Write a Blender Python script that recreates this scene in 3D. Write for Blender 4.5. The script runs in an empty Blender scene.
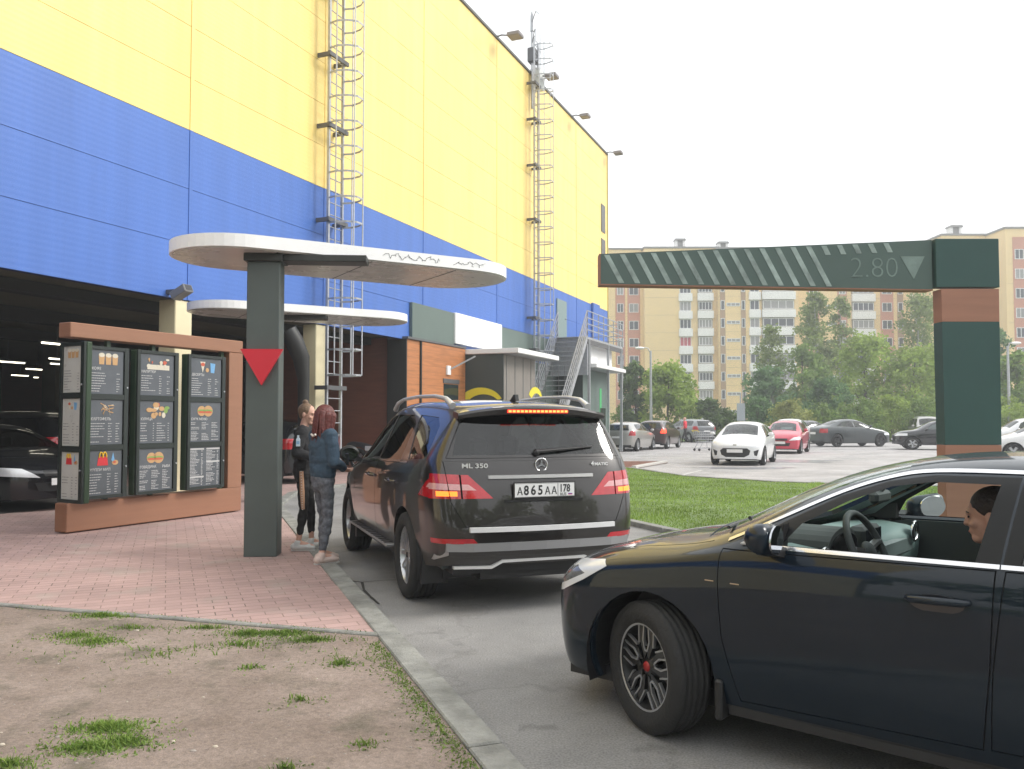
import bpy, bmesh, math, random
from mathutils import Vector, Matrix, Euler
from mathutils.bvhtree import BVHTree
from mathutils.geometry import barycentric_transform
random.seed(7)
SC = bpy.context.scene
COL = SC.collection
PI = math.pi
R = math.radians
F, CAMH, VPX, HY = 850.0, 1.55, 858.0, 420.0
PITCH = math.atan(35.5 / F)

# ---------------------------------------------------------------- camera
cam = bpy.data.cameras.new('camera')
cam.lens = F / 1024 * 36; cam.sensor_width = 36; cam.clip_end = 3000; cam.clip_start = 0.05
camo = bpy.data.objects.new('camera', cam); COL.objects.link(camo)
camo.location = (0, 0, CAMH); camo.rotation_euler = (PI / 2 + PITCH, 0, 0)
SC.camera = camo

def ground(px, py, z=0.0):
    """ground point (measured from the photograph) on the plane of height z"""
    dx = (px - 512) / F; dy = (384.5 - py) / F
    d = Vector((dx, math.cos(PITCH) - dy * math.sin(PITCH), math.sin(PITCH) + dy * math.cos(PITCH)))
    k = (z - CAMH) / d.z
    return Vector((d.x * k, d.y * k, z))
def atdist(px, py, Y):
    dx = (px - 512) / F; dy = (384.5 - py) / F
    d = Vector((dx, math.cos(PITCH) - dy * math.sin(PITCH), math.sin(PITCH) + dy * math.cos(PITCH)))
    k = Y / d.y
    return Vector((d.x * k, Y, CAMH + d.z * k))

# ---------------------------------------------------------------- materials
MATS = {}
def mat(name, col, rough=0.6, metal=0.0, var=0.0, vscale=3.0, bump=0.0, bscale=40.0, coat=0.0, spec=0.5, emit=None, estr=1.0, var2=0.0):
    if name in MATS: return MATS[name]
    m = bpy.data.materials.new(name); m.use_nodes = True
    nt = m.node_tree; b = nt.nodes['Principled BSDF']
    b.inputs['Base Color'].default_value = (*col, 1)
    b.inputs['Roughness'].default_value = rough
    b.inputs['Metallic'].default_value = metal
    b.inputs['Specular IOR Level'].default_value = spec
    if coat: b.inputs['Coat Weight'].default_value = coat; b.inputs['Coat Roughness'].default_value = 0.03
    if emit: b.inputs['Emission Color'].default_value = (*emit, 1); b.inputs['Emission Strength'].default_value = estr
    if var or bump:
        tc = nt.nodes.new('ShaderNodeTexCoord')
    if var:
        n = nt.nodes.new('ShaderNodeTexNoise'); n.inputs['Scale'].default_value = vscale; n.inputs['Detail'].default_value = 6; n.inputs['Roughness'].default_value = 0.65
        nt.links.new(tc.outputs['Object'], n.inputs['Vector'])
        r = nt.nodes.new('ShaderNodeMapRange'); r.inputs['From Min'].default_value = 0.3; r.inputs['From Max'].default_value = 0.7
        r.inputs['To Min'].default_value = 1 - var; r.inputs['To Max'].default_value = 1 + var
        nt.links.new(n.outputs['Fac'], r.inputs['Value'])
        v = nt.nodes.new('ShaderNodeVectorMath'); v.operation = 'SCALE'; v.inputs[0].default_value = col
        nt.links.new(r.outputs['Result'], v.inputs['Scale']); nt.links.new(v.outputs['Vector'], b.inputs['Base Color'])
        rr = nt.nodes.new('ShaderNodeMapRange'); rr.inputs['To Min'].default_value = max(0, rough - 0.08); rr.inputs['To Max'].default_value = min(1, rough + 0.08)
        nt.links.new(n.outputs['Fac'], rr.inputs['Value']); nt.links.new(rr.outputs['Result'], b.inputs['Roughness'])
    if bump:
        n2 = nt.nodes.new('ShaderNodeTexNoise'); n2.inputs['Scale'].default_value = bscale; n2.inputs['Detail'].default_value = 5
        nt.links.new(tc.outputs['Object'], n2.inputs['Vector'])
        bp = nt.nodes.new('ShaderNodeBump'); bp.inputs['Strength'].default_value = bump; bp.inputs['Distance'].default_value = 0.02
        nt.links.new(n2.outputs['Fac'], bp.inputs['Height']); nt.links.new(bp.outputs['Normal'], b.inputs['Normal'])
    MATS[name] = m
    return m

def glass(name, tint, boost=0.0, rough=0.0):
    if name in MATS: return MATS[name]
    m = bpy.data.materials.new(name); m.use_nodes = True
    nt = m.node_tree; nt.nodes.clear()
    o = nt.nodes.new('ShaderNodeOutputMaterial'); mx = nt.nodes.new('ShaderNodeMixShader')
    t = nt.nodes.new('ShaderNodeBsdfTransparent'); t.inputs['Color'].default_value = (*tint, 1)
    g = nt.nodes.new('ShaderNodeBsdfGlossy'); g.inputs['Roughness'].default_value = rough; g.inputs['Color'].default_value = (1, 1, 1, 1)
    fr = nt.nodes.new('ShaderNodeFresnel'); fr.inputs['IOR'].default_value = 1.5
    a = nt.nodes.new('ShaderNodeMath'); a.operation = 'ADD'; a.inputs[1].default_value = boost; a.use_clamp = True
    gm_ = nt.nodes.new('ShaderNodeNewGeometry'); io = nt.nodes.new('ShaderNodeMapRange'); io.inputs['To Min'].default_value = 1.5; io.inputs['To Max'].default_value = 1 / 1.5
    nt.links.new(gm_.outputs['Backfacing'], io.inputs[0]); nt.links.new(io.outputs[0], fr.inputs['IOR'])
    nt.links.new(fr.outputs[0], a.inputs[0]); nt.links.new(a.outputs[0], mx.inputs[0])
    nt.links.new(t.outputs[0], mx.inputs[1]); nt.links.new(g.outputs[0], mx.inputs[2]); nt.links.new(mx.outputs[0], o.inputs[0])
    MATS[name] = m
    return m

class NT:
    """tiny node helper"""
    def __init__(s, m): s.nt = m.node_tree; s.b = s.nt.nodes['Principled BSDF']
    def n(s, t, **k):
        x = s.nt.nodes.new(t)
        for a, v in k.items():
            if a.startswith('i_'):
                x.inputs[a[2:].replace('_', ' ')].default_value = v
            else: setattr(x, a, v)
        return x
    def l(s, a, b): s.nt.links.new(a, b)

# ---------------------------------------------------------------- mesh builder
class MB:
    def __init__(s): s.v = []; s.f = []; s.m = []; s.sm = []; s.mats = []
    def mi(s, m):
        if m not in s.mats: s.mats.append(m)
        return s.mats.index(m)
    def add(s, vs, fs, m, smooth=False, M=None):
        o = len(s.v); k = s.mi(m)
        for p in vs:
            p = Vector(p); s.v.append(tuple(M @ p if M else p))
        for f in fs: s.f.append([o + i for i in f]); s.m.append(k); s.sm.append(smooth)
    def box(s, x0, x1, y0, y1, z0, z1, m, M=None, bev=0.0):
        x0, x1 = min(x0, x1), max(x0, x1); y0, y1 = min(y0, y1), max(y0, y1); z0, z1 = min(z0, z1), max(z0, z1)
        if bev and min(x1 - x0, y1 - y0, z1 - z0) > 2.2 * bev:
            b = bev; vs = []; 
            for (x, sx) in ((x0, 1), (x1, -1)):
                for (y, sy) in ((y0, 1), (y1, -1)):
                    for (z, sz) in ((z0, 1), (z1, -1)):
                        vs += [(x, y + sy * b, z + sz * b), (x + sx * b, y, z + sz * b), (x + sx * b, y + sy * b, z)]
            I = lambda ix, iy, iz, k: ((ix * 2 + iy) * 2 + iz) * 3 + k
            fs = [[I(0, 0, 0, 0), I(0, 0, 1, 0), I(0, 1, 1, 0), I(0, 1, 0, 0)], [I(1, 0, 0, 0), I(1, 1, 0, 0), I(1, 1, 1, 0), I(1, 0, 1, 0)],
                  [I(0, 0, 0, 1), I(1, 0, 0, 1), I(1, 0, 1, 1), I(0, 0, 1, 1)], [I(0, 1, 0, 1), I(0, 1, 1, 1), I(1, 1, 1, 1), I(1, 1, 0, 1)],
                  [I(0, 0, 0, 2), I(0, 1, 0, 2), I(1, 1, 0, 2), I(1, 0, 0, 2)], [I(0, 0, 1, 2), I(1, 0, 1, 2), I(1, 1, 1, 2), I(0, 1, 1, 2)]]
            for a in (0, 1):
                for c in (0, 1):
                    q = [I(a, c, 0, 0), I(a, c, 1, 0), I(a, c, 1, 1), I(a, c, 0, 1)]; fs.append(q if a != c else q[::-1])
                    q = [I(a, 0, c, 0), I(a, 0, c, 2), I(a, 1, c, 2), I(a, 1, c, 0)]; fs.append(q if a == c else q[::-1])
                    q = [I(0, a, c, 1), I(1, a, c, 1), I(1, a, c, 2), I(0, a, c, 2)]; fs.append(q if a == c else q[::-1])
                    for d in (0, 1):
                        t = [I(a, c, d, 0), I(a, c, d, 1), I(a, c, d, 2)]; fs.append(t if (a + c + d) % 2 else t[::-1])
            s.add(vs, fs, m, False, M); return
        vs = [(x, y, z) for x in (x0, x1) for y in (y0, y1) for z in (z0, z1)]
        s.add(vs, [(0, 1, 3, 2), (4, 6, 7, 5), (0, 4, 5, 1), (2, 3, 7, 6), (0, 2, 6, 4), (1, 5, 7, 3)], m, False, M)
    def prism(s, poly, h0, h1, m, axis='z', M=None, smooth=False):
        """extrude a 2D polygon; axis z: (x,y), axis y: (x,z), axis x: (y,z)"""
        def P(a, b, h): return (a, b, h) if axis == 'z' else ((a, h, b) if axis == 'y' else (h, a, b))
        n = len(poly); vs = [P(a, b, h0) for a, b in poly] + [P(a, b, h1) for a, b in poly]
        s.add(vs, [list(range(n)), list(range(2 * n - 1, n - 1, -1))], m, False, M)
        s.add(vs, [[i, (i + 1) % n, n + (i + 1) % n, n + i] for i in range(n)], m, smooth, M)
    def lathe(s, prof, m, seg=24, M=None, smooth=True, axis='z', cap=True):
        """prof: (r, h) pairs around axis"""
        vs = []; fs = []
        for r, h in prof:
            for i in range(seg):
                a = 2 * PI * i / seg; c, d = r * math.cos(a), r * math.sin(a)
                vs.append((c, d, h) if axis == 'z' else ((c, h, d) if axis == 'y' else (h, c, d)))
        for j in range(len(prof) - 1):
            for i in range(seg):
                k = (i + 1) % seg; fs.append((j * seg + i, j * seg + k, (j + 1) * seg + k, (j + 1) * seg + i))
        s.add(vs, fs, m, smooth, M)
        if cap:
            for j in (0, len(prof) - 1):
                if prof[j][0] > 1e-4: s.add(vs[j * seg:(j + 1) * seg], [list(range(seg))], m, False, M)
    def tube(s, pts, r, m, seg=8, closed=False, cap=True, rs=None):
        pts = [Vector(p) for p in pts]; n = len(pts); vs = []; fs = []; up = None
        for i, p in enumerate(pts):
            a = pts[(i - 1) % n] if (closed or i) else p; b = pts[(i + 1) % n] if (closed or i < n - 1) else p
            t = (b - a).normalized()
            if up is None:
                up = Vector((0, 0, 1)) if abs(t.z) < 0.9 else Vector((1, 0, 0))
            x = t.cross(up); 
            if x.length < 1e-4: x = t.orthogonal()
            x.normalize(); up = x.cross(t).normalized(); rr = rs[i] if rs else r
            for k in range(seg):
                an = 2 * PI * k / seg; vs.append(p + x * rr * math.cos(an) + up * rr * math.sin(an))
        for i in range(n if closed else n - 1):
            for k in range(seg):
                q = (k + 1) % seg; j = (i + 1) % n
                fs.append((i * seg + k, i * seg + q, j * seg + q, j * seg + k))
        s.add(vs, fs, m, seg > 4)
        if cap and not closed:
            s.add(vs[:seg], [list(range(seg))[::-1]], m); s.add(vs[-seg:], [list(range(seg))], m)
    def bar(s, a, b, w, h, m):
        """rectangular bar from a to b"""
        a, b = Vector(a), Vector(b); t = (b - a); L = t.length; t.normalize()
        up = Vector((0, 0, 1)) if abs(t.z) < 0.95 else Vector((1, 0, 0))
        x = t.cross(up).normalized(); u = x.cross(t)
        M = Matrix((( t.x, x.x, u.x, a.x), (t.y, x.y, u.y, a.y), (t.z, x.z, u.z, a.z), (0, 0, 0, 1)))
        s.box(0, L, -w / 2, w / 2, -h / 2, h / 2, m, M)
    def capsule(s, p0, p1, r0, r1, m, fa=1, fb=1, side=None, seg=14):
        p0, p1 = Vector(p0), Vector(p1); t = p1 - p0; L = t.length
        t = t.normalized() if L > 1e-5 else Vector((0, 0, 1))
        sd = Vector(side) if side else t.orthogonal()
        x = (sd - t * sd.dot(t)); x = x.normalized() if x.length > 1e-4 else t.orthogonal().normalized()
        y = t.cross(x); vs = []; rings = []
        for k in range(5):
            a = -PI / 2 + PI / 2 * k / 4; rings.append((p0 + t * r0 * math.sin(a), r0 * max(math.cos(a), 0.02)))
        for k in range(5):
            a = PI / 2 * k / 4; rings.append((p1 + t * r1 * math.sin(a), r1 * max(math.cos(a), 0.02)))
        for c, r in rings:
            for i in range(seg):
                an = 2 * PI * i / seg; vs.append(c + x * r * fa * math.cos(an) + y * r * fb * math.sin(an))
        n = len(rings); fs = [(j * seg + i, j * seg + (i + 1) % seg, (j + 1) * seg + (i + 1) % seg, (j + 1) * seg + i) for j in range(n - 1) for i in range(seg)]
        fs += [list(range(seg))[::-1], list(range((n - 1) * seg, n * seg))]
        s.add(vs, fs, m, True)
    def ball(s, c, r, m, sx=1, sy=1, sz=1, seg=16, rings=10, M=None):
        vs = []; 
        for j in range(rings + 1):
            a = PI * j / rings
            for i in range(seg):
                b = 2 * PI * i / seg
                vs.append((c[0] + r * sx * math.sin(a) * math.cos(b), c[1] + r * sy * math.sin(a) * math.sin(b), c[2] + r * sz * math.cos(a)))
        fs = [(j * seg + i, (j + 1) * seg + i, (j + 1) * seg + (i + 1) % seg, j * seg + (i + 1) % seg) for j in range(rings) for i in range(seg)]
        s.add(vs, fs, m, True, M)
    def build(s, name, parent=None, loc=(0, 0, 0), rot=(0, 0, 0), fix=True):
        me = bpy.data.meshes.new(name); me.from_pydata(s.v, [], s.f)
        for m in s.mats: me.materials.append(m)
        me.polygons.foreach_set('material_index', s.m); me.polygons.foreach_set('use_smooth', s.sm)
        if fix and len(s.v) < 60000:
            bm = bmesh.new(); bm.from_mesh(me)
            bmesh.ops.recalc_face_normals(bm, faces=bm.faces); bm.to_mesh(me); bm.free()
        me.update()
        o = bpy.data.objects.new(name, me); COL.objects.link(o)
        o.location = loc; o.rotation_euler = rot
        if parent: o.parent = parent
        return o

def tag(o, label=None, cat=None, group=None, kind=None):
    if label: o['label'] = label
    if cat: o['category'] = cat
    if group: o['group'] = group
    if kind: o['kind'] = kind
    return o
def thing(name, label, cat, loc=(0, 0, 0), rz=0.0, group=None):
    o = bpy.data.objects.new(name, None); COL.objects.link(o); o.empty_display_size = 0.2
    o.location = loc; o.rotation_euler = (0, 0, rz)
    return tag(o, label, cat, group)
def kids(o): return [c for c in bpy.data.objects if c.parent == o]
def copy_tree(o, parent=None, table=None):
    c = o.copy(); COL.objects.link(c)
    if parent: c.parent = parent
    for ch in kids(o): copy_tree(ch, c)
    return c

def text(name, s, size, m, parent=None, M=None, ext=0.002, align='LEFT', sx=1.0, bold=0.0):
    """lettering as mesh in the local XZ plane facing -Y"""
    cu = bpy.data.curves.new(name, 'FONT'); cu.body = s; cu.size = size; cu.extrude = ext; cu.align_x = align; cu.resolution_u = 3; cu.offset = bold
    o = bpy.data.objects.new(name, cu); COL.objects.link(o)
    dg = bpy.context.evaluated_depsgraph_get(); me = bpy.data.meshes.new_from_object(o.evaluated_get(dg))
    bpy.data.objects.remove(o)
    me.transform(Matrix.Scale(sx, 4, (1, 0, 0))); me.transform(Matrix.Rotation(PI / 2, 4, 'X'))
    if M: me.transform(M)
    me.materials.clear(); me.materials.append(m)
    o = bpy.data.objects.new(name, me); COL.objects.link(o)
    if parent: o.parent = parent
    return o
# ---------------------------------------------------------------- world, light
w = bpy.data.worlds.new('World'); SC.world = w; w.use_nodes = True
nt = w.node_tree; bg = nt.nodes['Background']
sky = nt.nodes.new('ShaderNodeTexSky'); sky.sky_type = 'NISHITA'; sky.sun_disc = False
SUN_EL, SUN_AZ = R(37), R(88)      # azimuth from +Y clockwise: veiled sun on the right
sky.sun_elevation = SUN_EL; sky.sun_rotation = SUN_AZ; sky.air_density = 2; sky.dust_density = 6
sc1 = nt.nodes.new('ShaderNodeVectorMath'); sc1.operation = 'SCALE'; sc1.inputs['Scale'].default_value = 0.10
nt.links.new(sky.outputs[0], sc1.inputs[0])
hs = nt.nodes.new('ShaderNodeHueSaturation'); hs.inputs['Saturation'].default_value = 0.25
nt.links.new(sc1.outputs[0], hs.inputs['Color'])
tcw = nt.nodes.new('ShaderNodeTexCoord'); nz = nt.nodes.new('ShaderNodeTexNoise'); nz.inputs['Scale'].default_value = 2.2; nz.inputs['Detail'].default_value = 5
mpw = nt.nodes.new('ShaderNodeMapping'); mpw.inputs['Scale'].default_value = (1, 1, 3); nt.links.new(tcw.outputs['Generated'], mpw.inputs[0]); nt.links.new(mpw.outputs[0], nz.inputs['Vector'])
cl = nt.nodes.new('ShaderNodeMapRange'); cl.inputs['From Min'].default_value = 0.3; cl.inputs['From Max'].default_value = 0.7; cl.inputs['To Min'].default_value = 0.80; cl.inputs['To Max'].default_value = 1.05
nt.links.new(nz.outputs['Fac'], cl.inputs[0])
cv = nt.nodes.new('ShaderNodeVectorMath'); cv.operation = 'SCALE'; cv.inputs[0].default_value = (0.965, 0.985, 1.0); nt.links.new(cl.outputs[0], cv.inputs['Scale'])
mxw = nt.nodes.new('ShaderNodeMix'); mxw.data_type = 'RGBA'; mxw.inputs['Factor'].default_value = 0.85
nt.links.new(hs.outputs[0], mxw.inputs['A']); nt.links.new(cv.outputs[0], mxw.inputs['B'])
nt.links.new(mxw.outputs['Result'], bg.inputs['Color']); bg.inputs['Strength'].default_value = 1.0
sun = bpy.data.lights.new('sun', 'SUN'); sun.energy = 1.5; sun.angle = R(20); sun.color = (1, 0.96, 0.9)
so = bpy.data.objects.new('sun', sun); COL.objects.link(so)
sd = Vector((math.sin(SUN_AZ) * math.cos(SUN_EL), math.cos(SUN_AZ) * math.cos(SUN_EL), math.sin(SUN_EL)))
so.rotation_euler = sd.to_track_quat('Z', 'Y').to_euler(); so.location = (0, 0, 30)
SC.view_settings.view_transform = 'Standard'; SC.view_settings.look = 'None'; SC.view_settings.exposure = 0.95; SC.view_settings.gamma = 1
SC.cycles.use_denoising = True
SC.cycles.max_bounces = 8; SC.cycles.transparent_max_bounces = 12

# ---------------------------------------------------------------- ground materials
def asphalt(name, base, crack=1.0, wet=0.0):
    m = mat(name, base, 0.85); h = NT(m)
    tc = h.n('ShaderNodeTexCoord')
    big = h.n('ShaderNodeTexNoise'); big.inputs['Scale'].default_value = 0.55; big.inputs['Detail'].default_value = 8; big.inputs['Roughness'].default_value = 0.7
    fine = h.n('ShaderNodeTexNoise'); fine.inputs['Scale'].default_value = 90; fine.inputs['Detail'].default_value = 3
    vor = h.n('ShaderNodeTexVoronoi'); vor.feature = 'DISTANCE_TO_EDGE'; vor.inputs['Scale'].default_value = 0.33
    warp = h.n('ShaderNodeTexNoise'); warp.inputs['Scale'].default_value = 2.5; warp.inputs['Detail'].default_value = 6
    wv = h.n('ShaderNodeVectorMath', operation='SCALE'); wv.inputs['Scale'].default_value = 0.9
    ad = h.n('ShaderNodeVectorMath', operation='ADD')
    for t in (big, fine, warp): h.l(tc.outputs['Object'], t.inputs['Vector'])
    h.l(warp.outputs['Color'], wv.inputs[0]); h.l(wv.outputs[0], ad.inputs[0]); h.l(tc.outputs['Object'], ad.inputs[1]); h.l(ad.outputs[0], vor.inputs['Vector'])
    cr = h.n('ShaderNodeMapRange'); cr.inputs['From Min'].default_value = 0.0; cr.inputs['From Max'].default_value = 0.012; cr.inputs['To Min'].default_value = 1 - 0.5 * crack
    h.l(vor.outputs['Distance'], cr.inputs[0])
    a = h.n('ShaderNodeMapRange'); a.inputs['From Min'].default_value = .3; a.inputs['From Max'].default_value = .7; a.inputs['To Min'].default_value = 0.66; a.inputs['To Max'].default_value = 1.25; h.l(big.outputs['Fac'], a.inputs[0])
    b = h.n('ShaderNodeMapRange'); b.inputs['From Min'].default_value = .3; b.inputs['From Max'].default_value = .7; b.inputs['To Min'].default_value = 0.72; b.inputs['To Max'].default_value = 1.3; h.l(fine.outputs['Fac'], b.inputs[0])
    m1 = h.n('ShaderNodeMath', operation='MULTIPLY'); h.l(a.outputs[0], m1.inputs[0]); h.l(b.outputs[0], m1.inputs[1])
    m2 = h.n('ShaderNodeMath', operation='MULTIPLY'); h.l(m1.outputs[0], m2.inputs[0]); h.l(cr.outputs[0], m2.inputs[1])
    st = h.n('ShaderNodeTexVoronoi'); st.inputs['Scale'].default_value = 1.3; h.l(ad.outputs[0], st.inputs['Vector'])
    sr = h.n('ShaderNodeMapRange'); sr.inputs['From Min'].default_value = .05; sr.inputs['From Max'].default_value = .16; sr.inputs['To Min'].default_value = .62; h.l(st.outputs['Distance'], sr.inputs[0])
    m3 = h.n('ShaderNodeMath', operation='MULTIPLY'); h.l(m2.outputs[0], m3.inputs[0]); h.l(sr.outputs[0], m3.inputs[1]); m2 = m3
    v = h.n('ShaderNodeVectorMath', operation='SCALE'); v.inputs[0].default_value = base; h.l(m2.outputs[0], v.inputs['Scale']); h.l(v.outputs[0], h.b.inputs['Base Color'])
    bp = h.n('ShaderNodeBump'); bp.inputs['Strength'].default_value = 0.5; bp.inputs['Distance'].default_value = 0.01; h.l(fine.outputs['Fac'], bp.inputs['Height']); h.l(bp.outputs[0], h.b.inputs['Normal'])
    if wet:
        wr = h.n('ShaderNodeTexNoise'); wr.inputs['Scale'].default_value = 0.16; wr.inputs['Detail'].default_value = 7; h.l(tc.outputs['Object'], wr.inputs['Vector'])
        w2 = h.n('ShaderNodeMapRange'); w2.inputs['From Min'].default_value = .52; w2.inputs['From Max'].default_value = .6; w2.inputs['To Min'].default_value = 0.85; w2.inputs['To Max'].default_value = 0.35
        h.l(wr.outputs['Fac'], w2.inputs[0]); h.l(w2.outputs[0], h.b.inputs['Roughness'])
    return m
M_road = asphalt('asphalt', (0.25, 0.245, 0.238), .3)
M_lot = asphalt('asphalt_lot', (0.38, 0.365, 0.36), 0.5, 1.0)
M_conc = mat('kerb_concrete', (0.25, 0.25, 0.23), 0.9, var=0.35, vscale=5, bump=0.5, bscale=70)
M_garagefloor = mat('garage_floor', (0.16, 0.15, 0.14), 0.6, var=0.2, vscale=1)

def brick_mat():
    m = mat('pink_paving', (0.5, 0.3, 0.27), 0.85); h = NT(m)
    tc = h.n('ShaderNodeTexCoord'); mp = h.n('ShaderNodeMapping'); mp.inputs['Rotation'].default_value = (0, 0, R(-22))
    h.l(tc.outputs['Object'], mp.inputs[0])
    br = h.n('ShaderNodeTexBrick'); br.inputs['Scale'].default_value = 1.0; br.inputs['Brick Width'].default_value = 0.24; br.inputs['Row Height'].default_value = 0.12
    br.inputs['Mortar Size'].default_value = 0.005; br.inputs['Mortar Smooth'].default_value = 0.3; br.inputs['Bias'].default_value = -0.1
    br.inputs['Color1'].default_value = (0.42, 0.285, 0.262, 1); br.inputs['Color2'].default_value = (0.35, 0.24, 0.22, 1); br.inputs['Mortar'].default_value = (0.25, 0.175, 0.155, 1)
    h.l(mp.outputs[0], br.inputs['Vector'])
    n = h.n('ShaderNodeTexNoise'); n.inputs['Scale'].default_value = 0.9; n.inputs['Detail'].default_value = 8; n.inputs['Roughness'].default_value = .7; h.l(tc.outputs['Object'], n.inputs['Vector'])
    r = h.n('ShaderNodeMapRange'); r.inputs['From Min'].default_value = .3; r.inputs['From Max'].default_value = .7; r.inputs['To Min'].default_value = .85; r.inputs['To Max'].default_value = 1.2; h.l(n.outputs['Fac'], r.inputs[0])
    # worn joints opened here and there: darker sand
    n2 = h.n('ShaderNodeTexNoise'); n2.inputs['Scale'].default_value = 1.1; n2.inputs['Detail'].default_value = 3; h.l(mp.outputs[0], n2.inputs['Vector'])
    r2 = h.n('ShaderNodeMapRange'); r2.inputs['From Min'].default_value = .54; r2.inputs['From Max'].default_value = .64; r2.inputs['To Min'].default_value = 0; r2.inputs['To Max'].default_value = 1; h.l(n2.outputs['Fac'], r2.inputs[0])
    mm = h.n('ShaderNodeMath', operation='MULTIPLY'); h.l(br.outputs['Fac'], mm.inputs[0]); h.l(r2.outputs[0], mm.inputs[1])
    mx = h.n('ShaderNodeMix', data_type='RGBA'); mx.inputs['B'].default_value = (0.13, 0.10, 0.085, 1); h.l(mm.outputs[0], mx.inputs['Factor']); h.l(br.outputs['Color'], mx.inputs['A'])
    n4 = h.n('ShaderNodeTexNoise'); n4.inputs['Scale'].default_value = 1.7; n4.inputs['Detail'].default_value = 6; h.l(tc.outputs['Object'], n4.inputs['Vector'])
    r4 = h.n('ShaderNodeMapRange'); r4.inputs['From Min'].default_value = .56; r4.inputs['From Max'].default_value = .72; r4.inputs['To Min'].default_value = 0; r4.inputs['To Max'].default_value = .55; h.l(n4.outputs['Fac'], r4.inputs[0])
    mx2 = h.n('ShaderNodeMix', data_type='RGBA'); mx2.inputs['B'].default_value = (0.36, 0.31, 0.27, 1); h.l(r4.outputs[0], mx2.inputs['Factor']); h.l(mx.outputs['Result'], mx2.inputs['A'])
    v = h.n('ShaderNodeVectorMath', operation='SCALE'); h.l(mx2.outputs['Result'], v.inputs[0]); h.l(r.outputs[0], v.inputs['Scale']); h.l(v.outputs[0], h.b.inputs['Base Color'])
    bp = h.n('ShaderNodeBump'); bp.invert = True; bp.inputs['Strength'].default_value = 0.6; bp.inputs['Distance'].default_value = 0.006; h.l(br.outputs['Fac'], bp.inputs['Height']); h.l(bp.outputs[0], h.b.inputs['Normal'])
    return m
M_pave = brick_mat()

def dirt_mat():
    m = mat('trodden_dirt', (0.33, 0.25, 0.21), 0.95); h = NT(m)
    tc = h.n('ShaderNodeTexCoord')
    def noise(s, d=6, r=.6):
        x = h.n('ShaderNodeTexNoise'); x.inputs['Scale'].default_value = s; x.inputs['Detail'].default_value = d; x.inputs['Roughness'].default_value = r; h.l(tc.outputs['Object'], x.inputs['Vector']); return x
    def rng(x, a, b, c, d):
        y = h.n('ShaderNodeMapRange'); y.inputs['From Min'].default_value = a; y.inputs['From Max'].default_value = b; y.inputs['To Min'].default_value = c; y.inputs['To Max'].default_value = d; h.l(x, y.inputs[0]); return y.outputs[0]
    a, b, c, d = noise(1.1, 7, .62), noise(34, 6, .75), noise(150, 3), noise(2.3, 9, .65)
    mx = h.n('ShaderNodeMix', data_type='RGBA'); mx.inputs['A'].default_value = (0.225, 0.173, 0.142, 1); mx.inputs['B'].default_value = (0.345, 0.275, 0.235, 1); h.l(rng(a.outputs['Fac'], .35, .65, 0, 1), mx.inputs['Factor'])
    damp = h.n('ShaderNodeMix', data_type='RGBA'); damp.inputs['B'].default_value = (0.105, 0.095, 0.065, 1); h.l(rng(d.outputs['Fac'], .52, .70, 0, .8), damp.inputs['Factor']); h.l(mx.outputs['Result'], damp.inputs['A'])
    m1 = h.n('ShaderNodeMath', operation='MULTIPLY'); h.l(rng(b.outputs['Fac'], .3, .7, .72, 1.25), m1.inputs[0]); h.l(rng(c.outputs['Fac'], .3, .7, .8, 1.2), m1.inputs[1])
    v = h.n('ShaderNodeVectorMath', operation='SCALE'); h.l(damp.outputs['Result'], v.inputs[0]); h.l(m1.outputs[0], v.inputs['Scale']); h.l(v.outputs[0], h.b.inputs['Base Color'])
    bp = h.n('ShaderNodeBump'); bp.inputs['Strength'].default_value = 0.8; bp.inputs['Distance'].default_value = 0.02; h.l(b.outputs['Fac'], bp.inputs['Height']); h.l(bp.outputs[0], h.b.inputs['Normal'])
    return m
M_dirt = dirt_mat()

def leafmat(name, c1, c2, tr=0.35, rough=0.65):
    if name in MATS: return MATS[name]
    m = mat(name, c1, rough, spec=0.25); h = NT(m)
    g = h.n('ShaderNodeNewGeometry'); mx = h.n('ShaderNodeMix', data_type='RGBA'); mx.inputs['A'].default_value = (*c1, 1); mx.inputs['B'].default_value = (*c2, 1)
    h.l(g.outputs['Random Per Island'], mx.inputs['Factor'])
    tcl = h.n('ShaderNodeTexCoord'); nl = h.n('ShaderNodeTexNoise'); nl.inputs['Scale'].default_value = .55; nl.inputs['Detail'].default_value = 4; h.l(tcl.outputs['Object'], nl.inputs['Vector'])
    rl = h.n('ShaderNodeMapRange'); rl.inputs['From Min'].default_value = .3; rl.inputs['From Max'].default_value = .7; rl.inputs['To Min'].default_value = .72; rl.inputs['To Max'].default_value = 1.3; h.l(nl.outputs['Fac'], rl.inputs[0])
    vl = h.n('ShaderNodeVectorMath', operation='SCALE'); h.l(mx.outputs['Result'], vl.inputs[0]); h.l(rl.outputs[0], vl.inputs['Scale'])
    h.l(vl.outputs[0], h.b.inputs['Base Color'])
    t = h.n('ShaderNodeBsdfTranslucent'); h.l(vl.outputs[0], t.inputs['Color'])
    ms = h.n('ShaderNodeMixShader'); ms.inputs[0].default_value = tr
    out = [n for n in h.nt.nodes if n.type == 'OUTPUT_MATERIAL'][0]
    h.l(h.b.outputs[0], ms.inputs[1]); h.l(t.outputs[0], ms.inputs[2]); h.l(ms.outputs[0], out.inputs[0])
    return m
M_grass = leafmat('grass_blades', (0.17, 0.27, 0.05), (0.36, 0.48, 0.13))
M_weed = leafmat('weed_leaves', (0.09, 0.17, 0.03), (0.25, 0.34, 0.08))
M_soil = mat('grass_soil', (0.13, 0.19, 0.06), 0.95, var=0.5, vscale=1.2)

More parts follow.
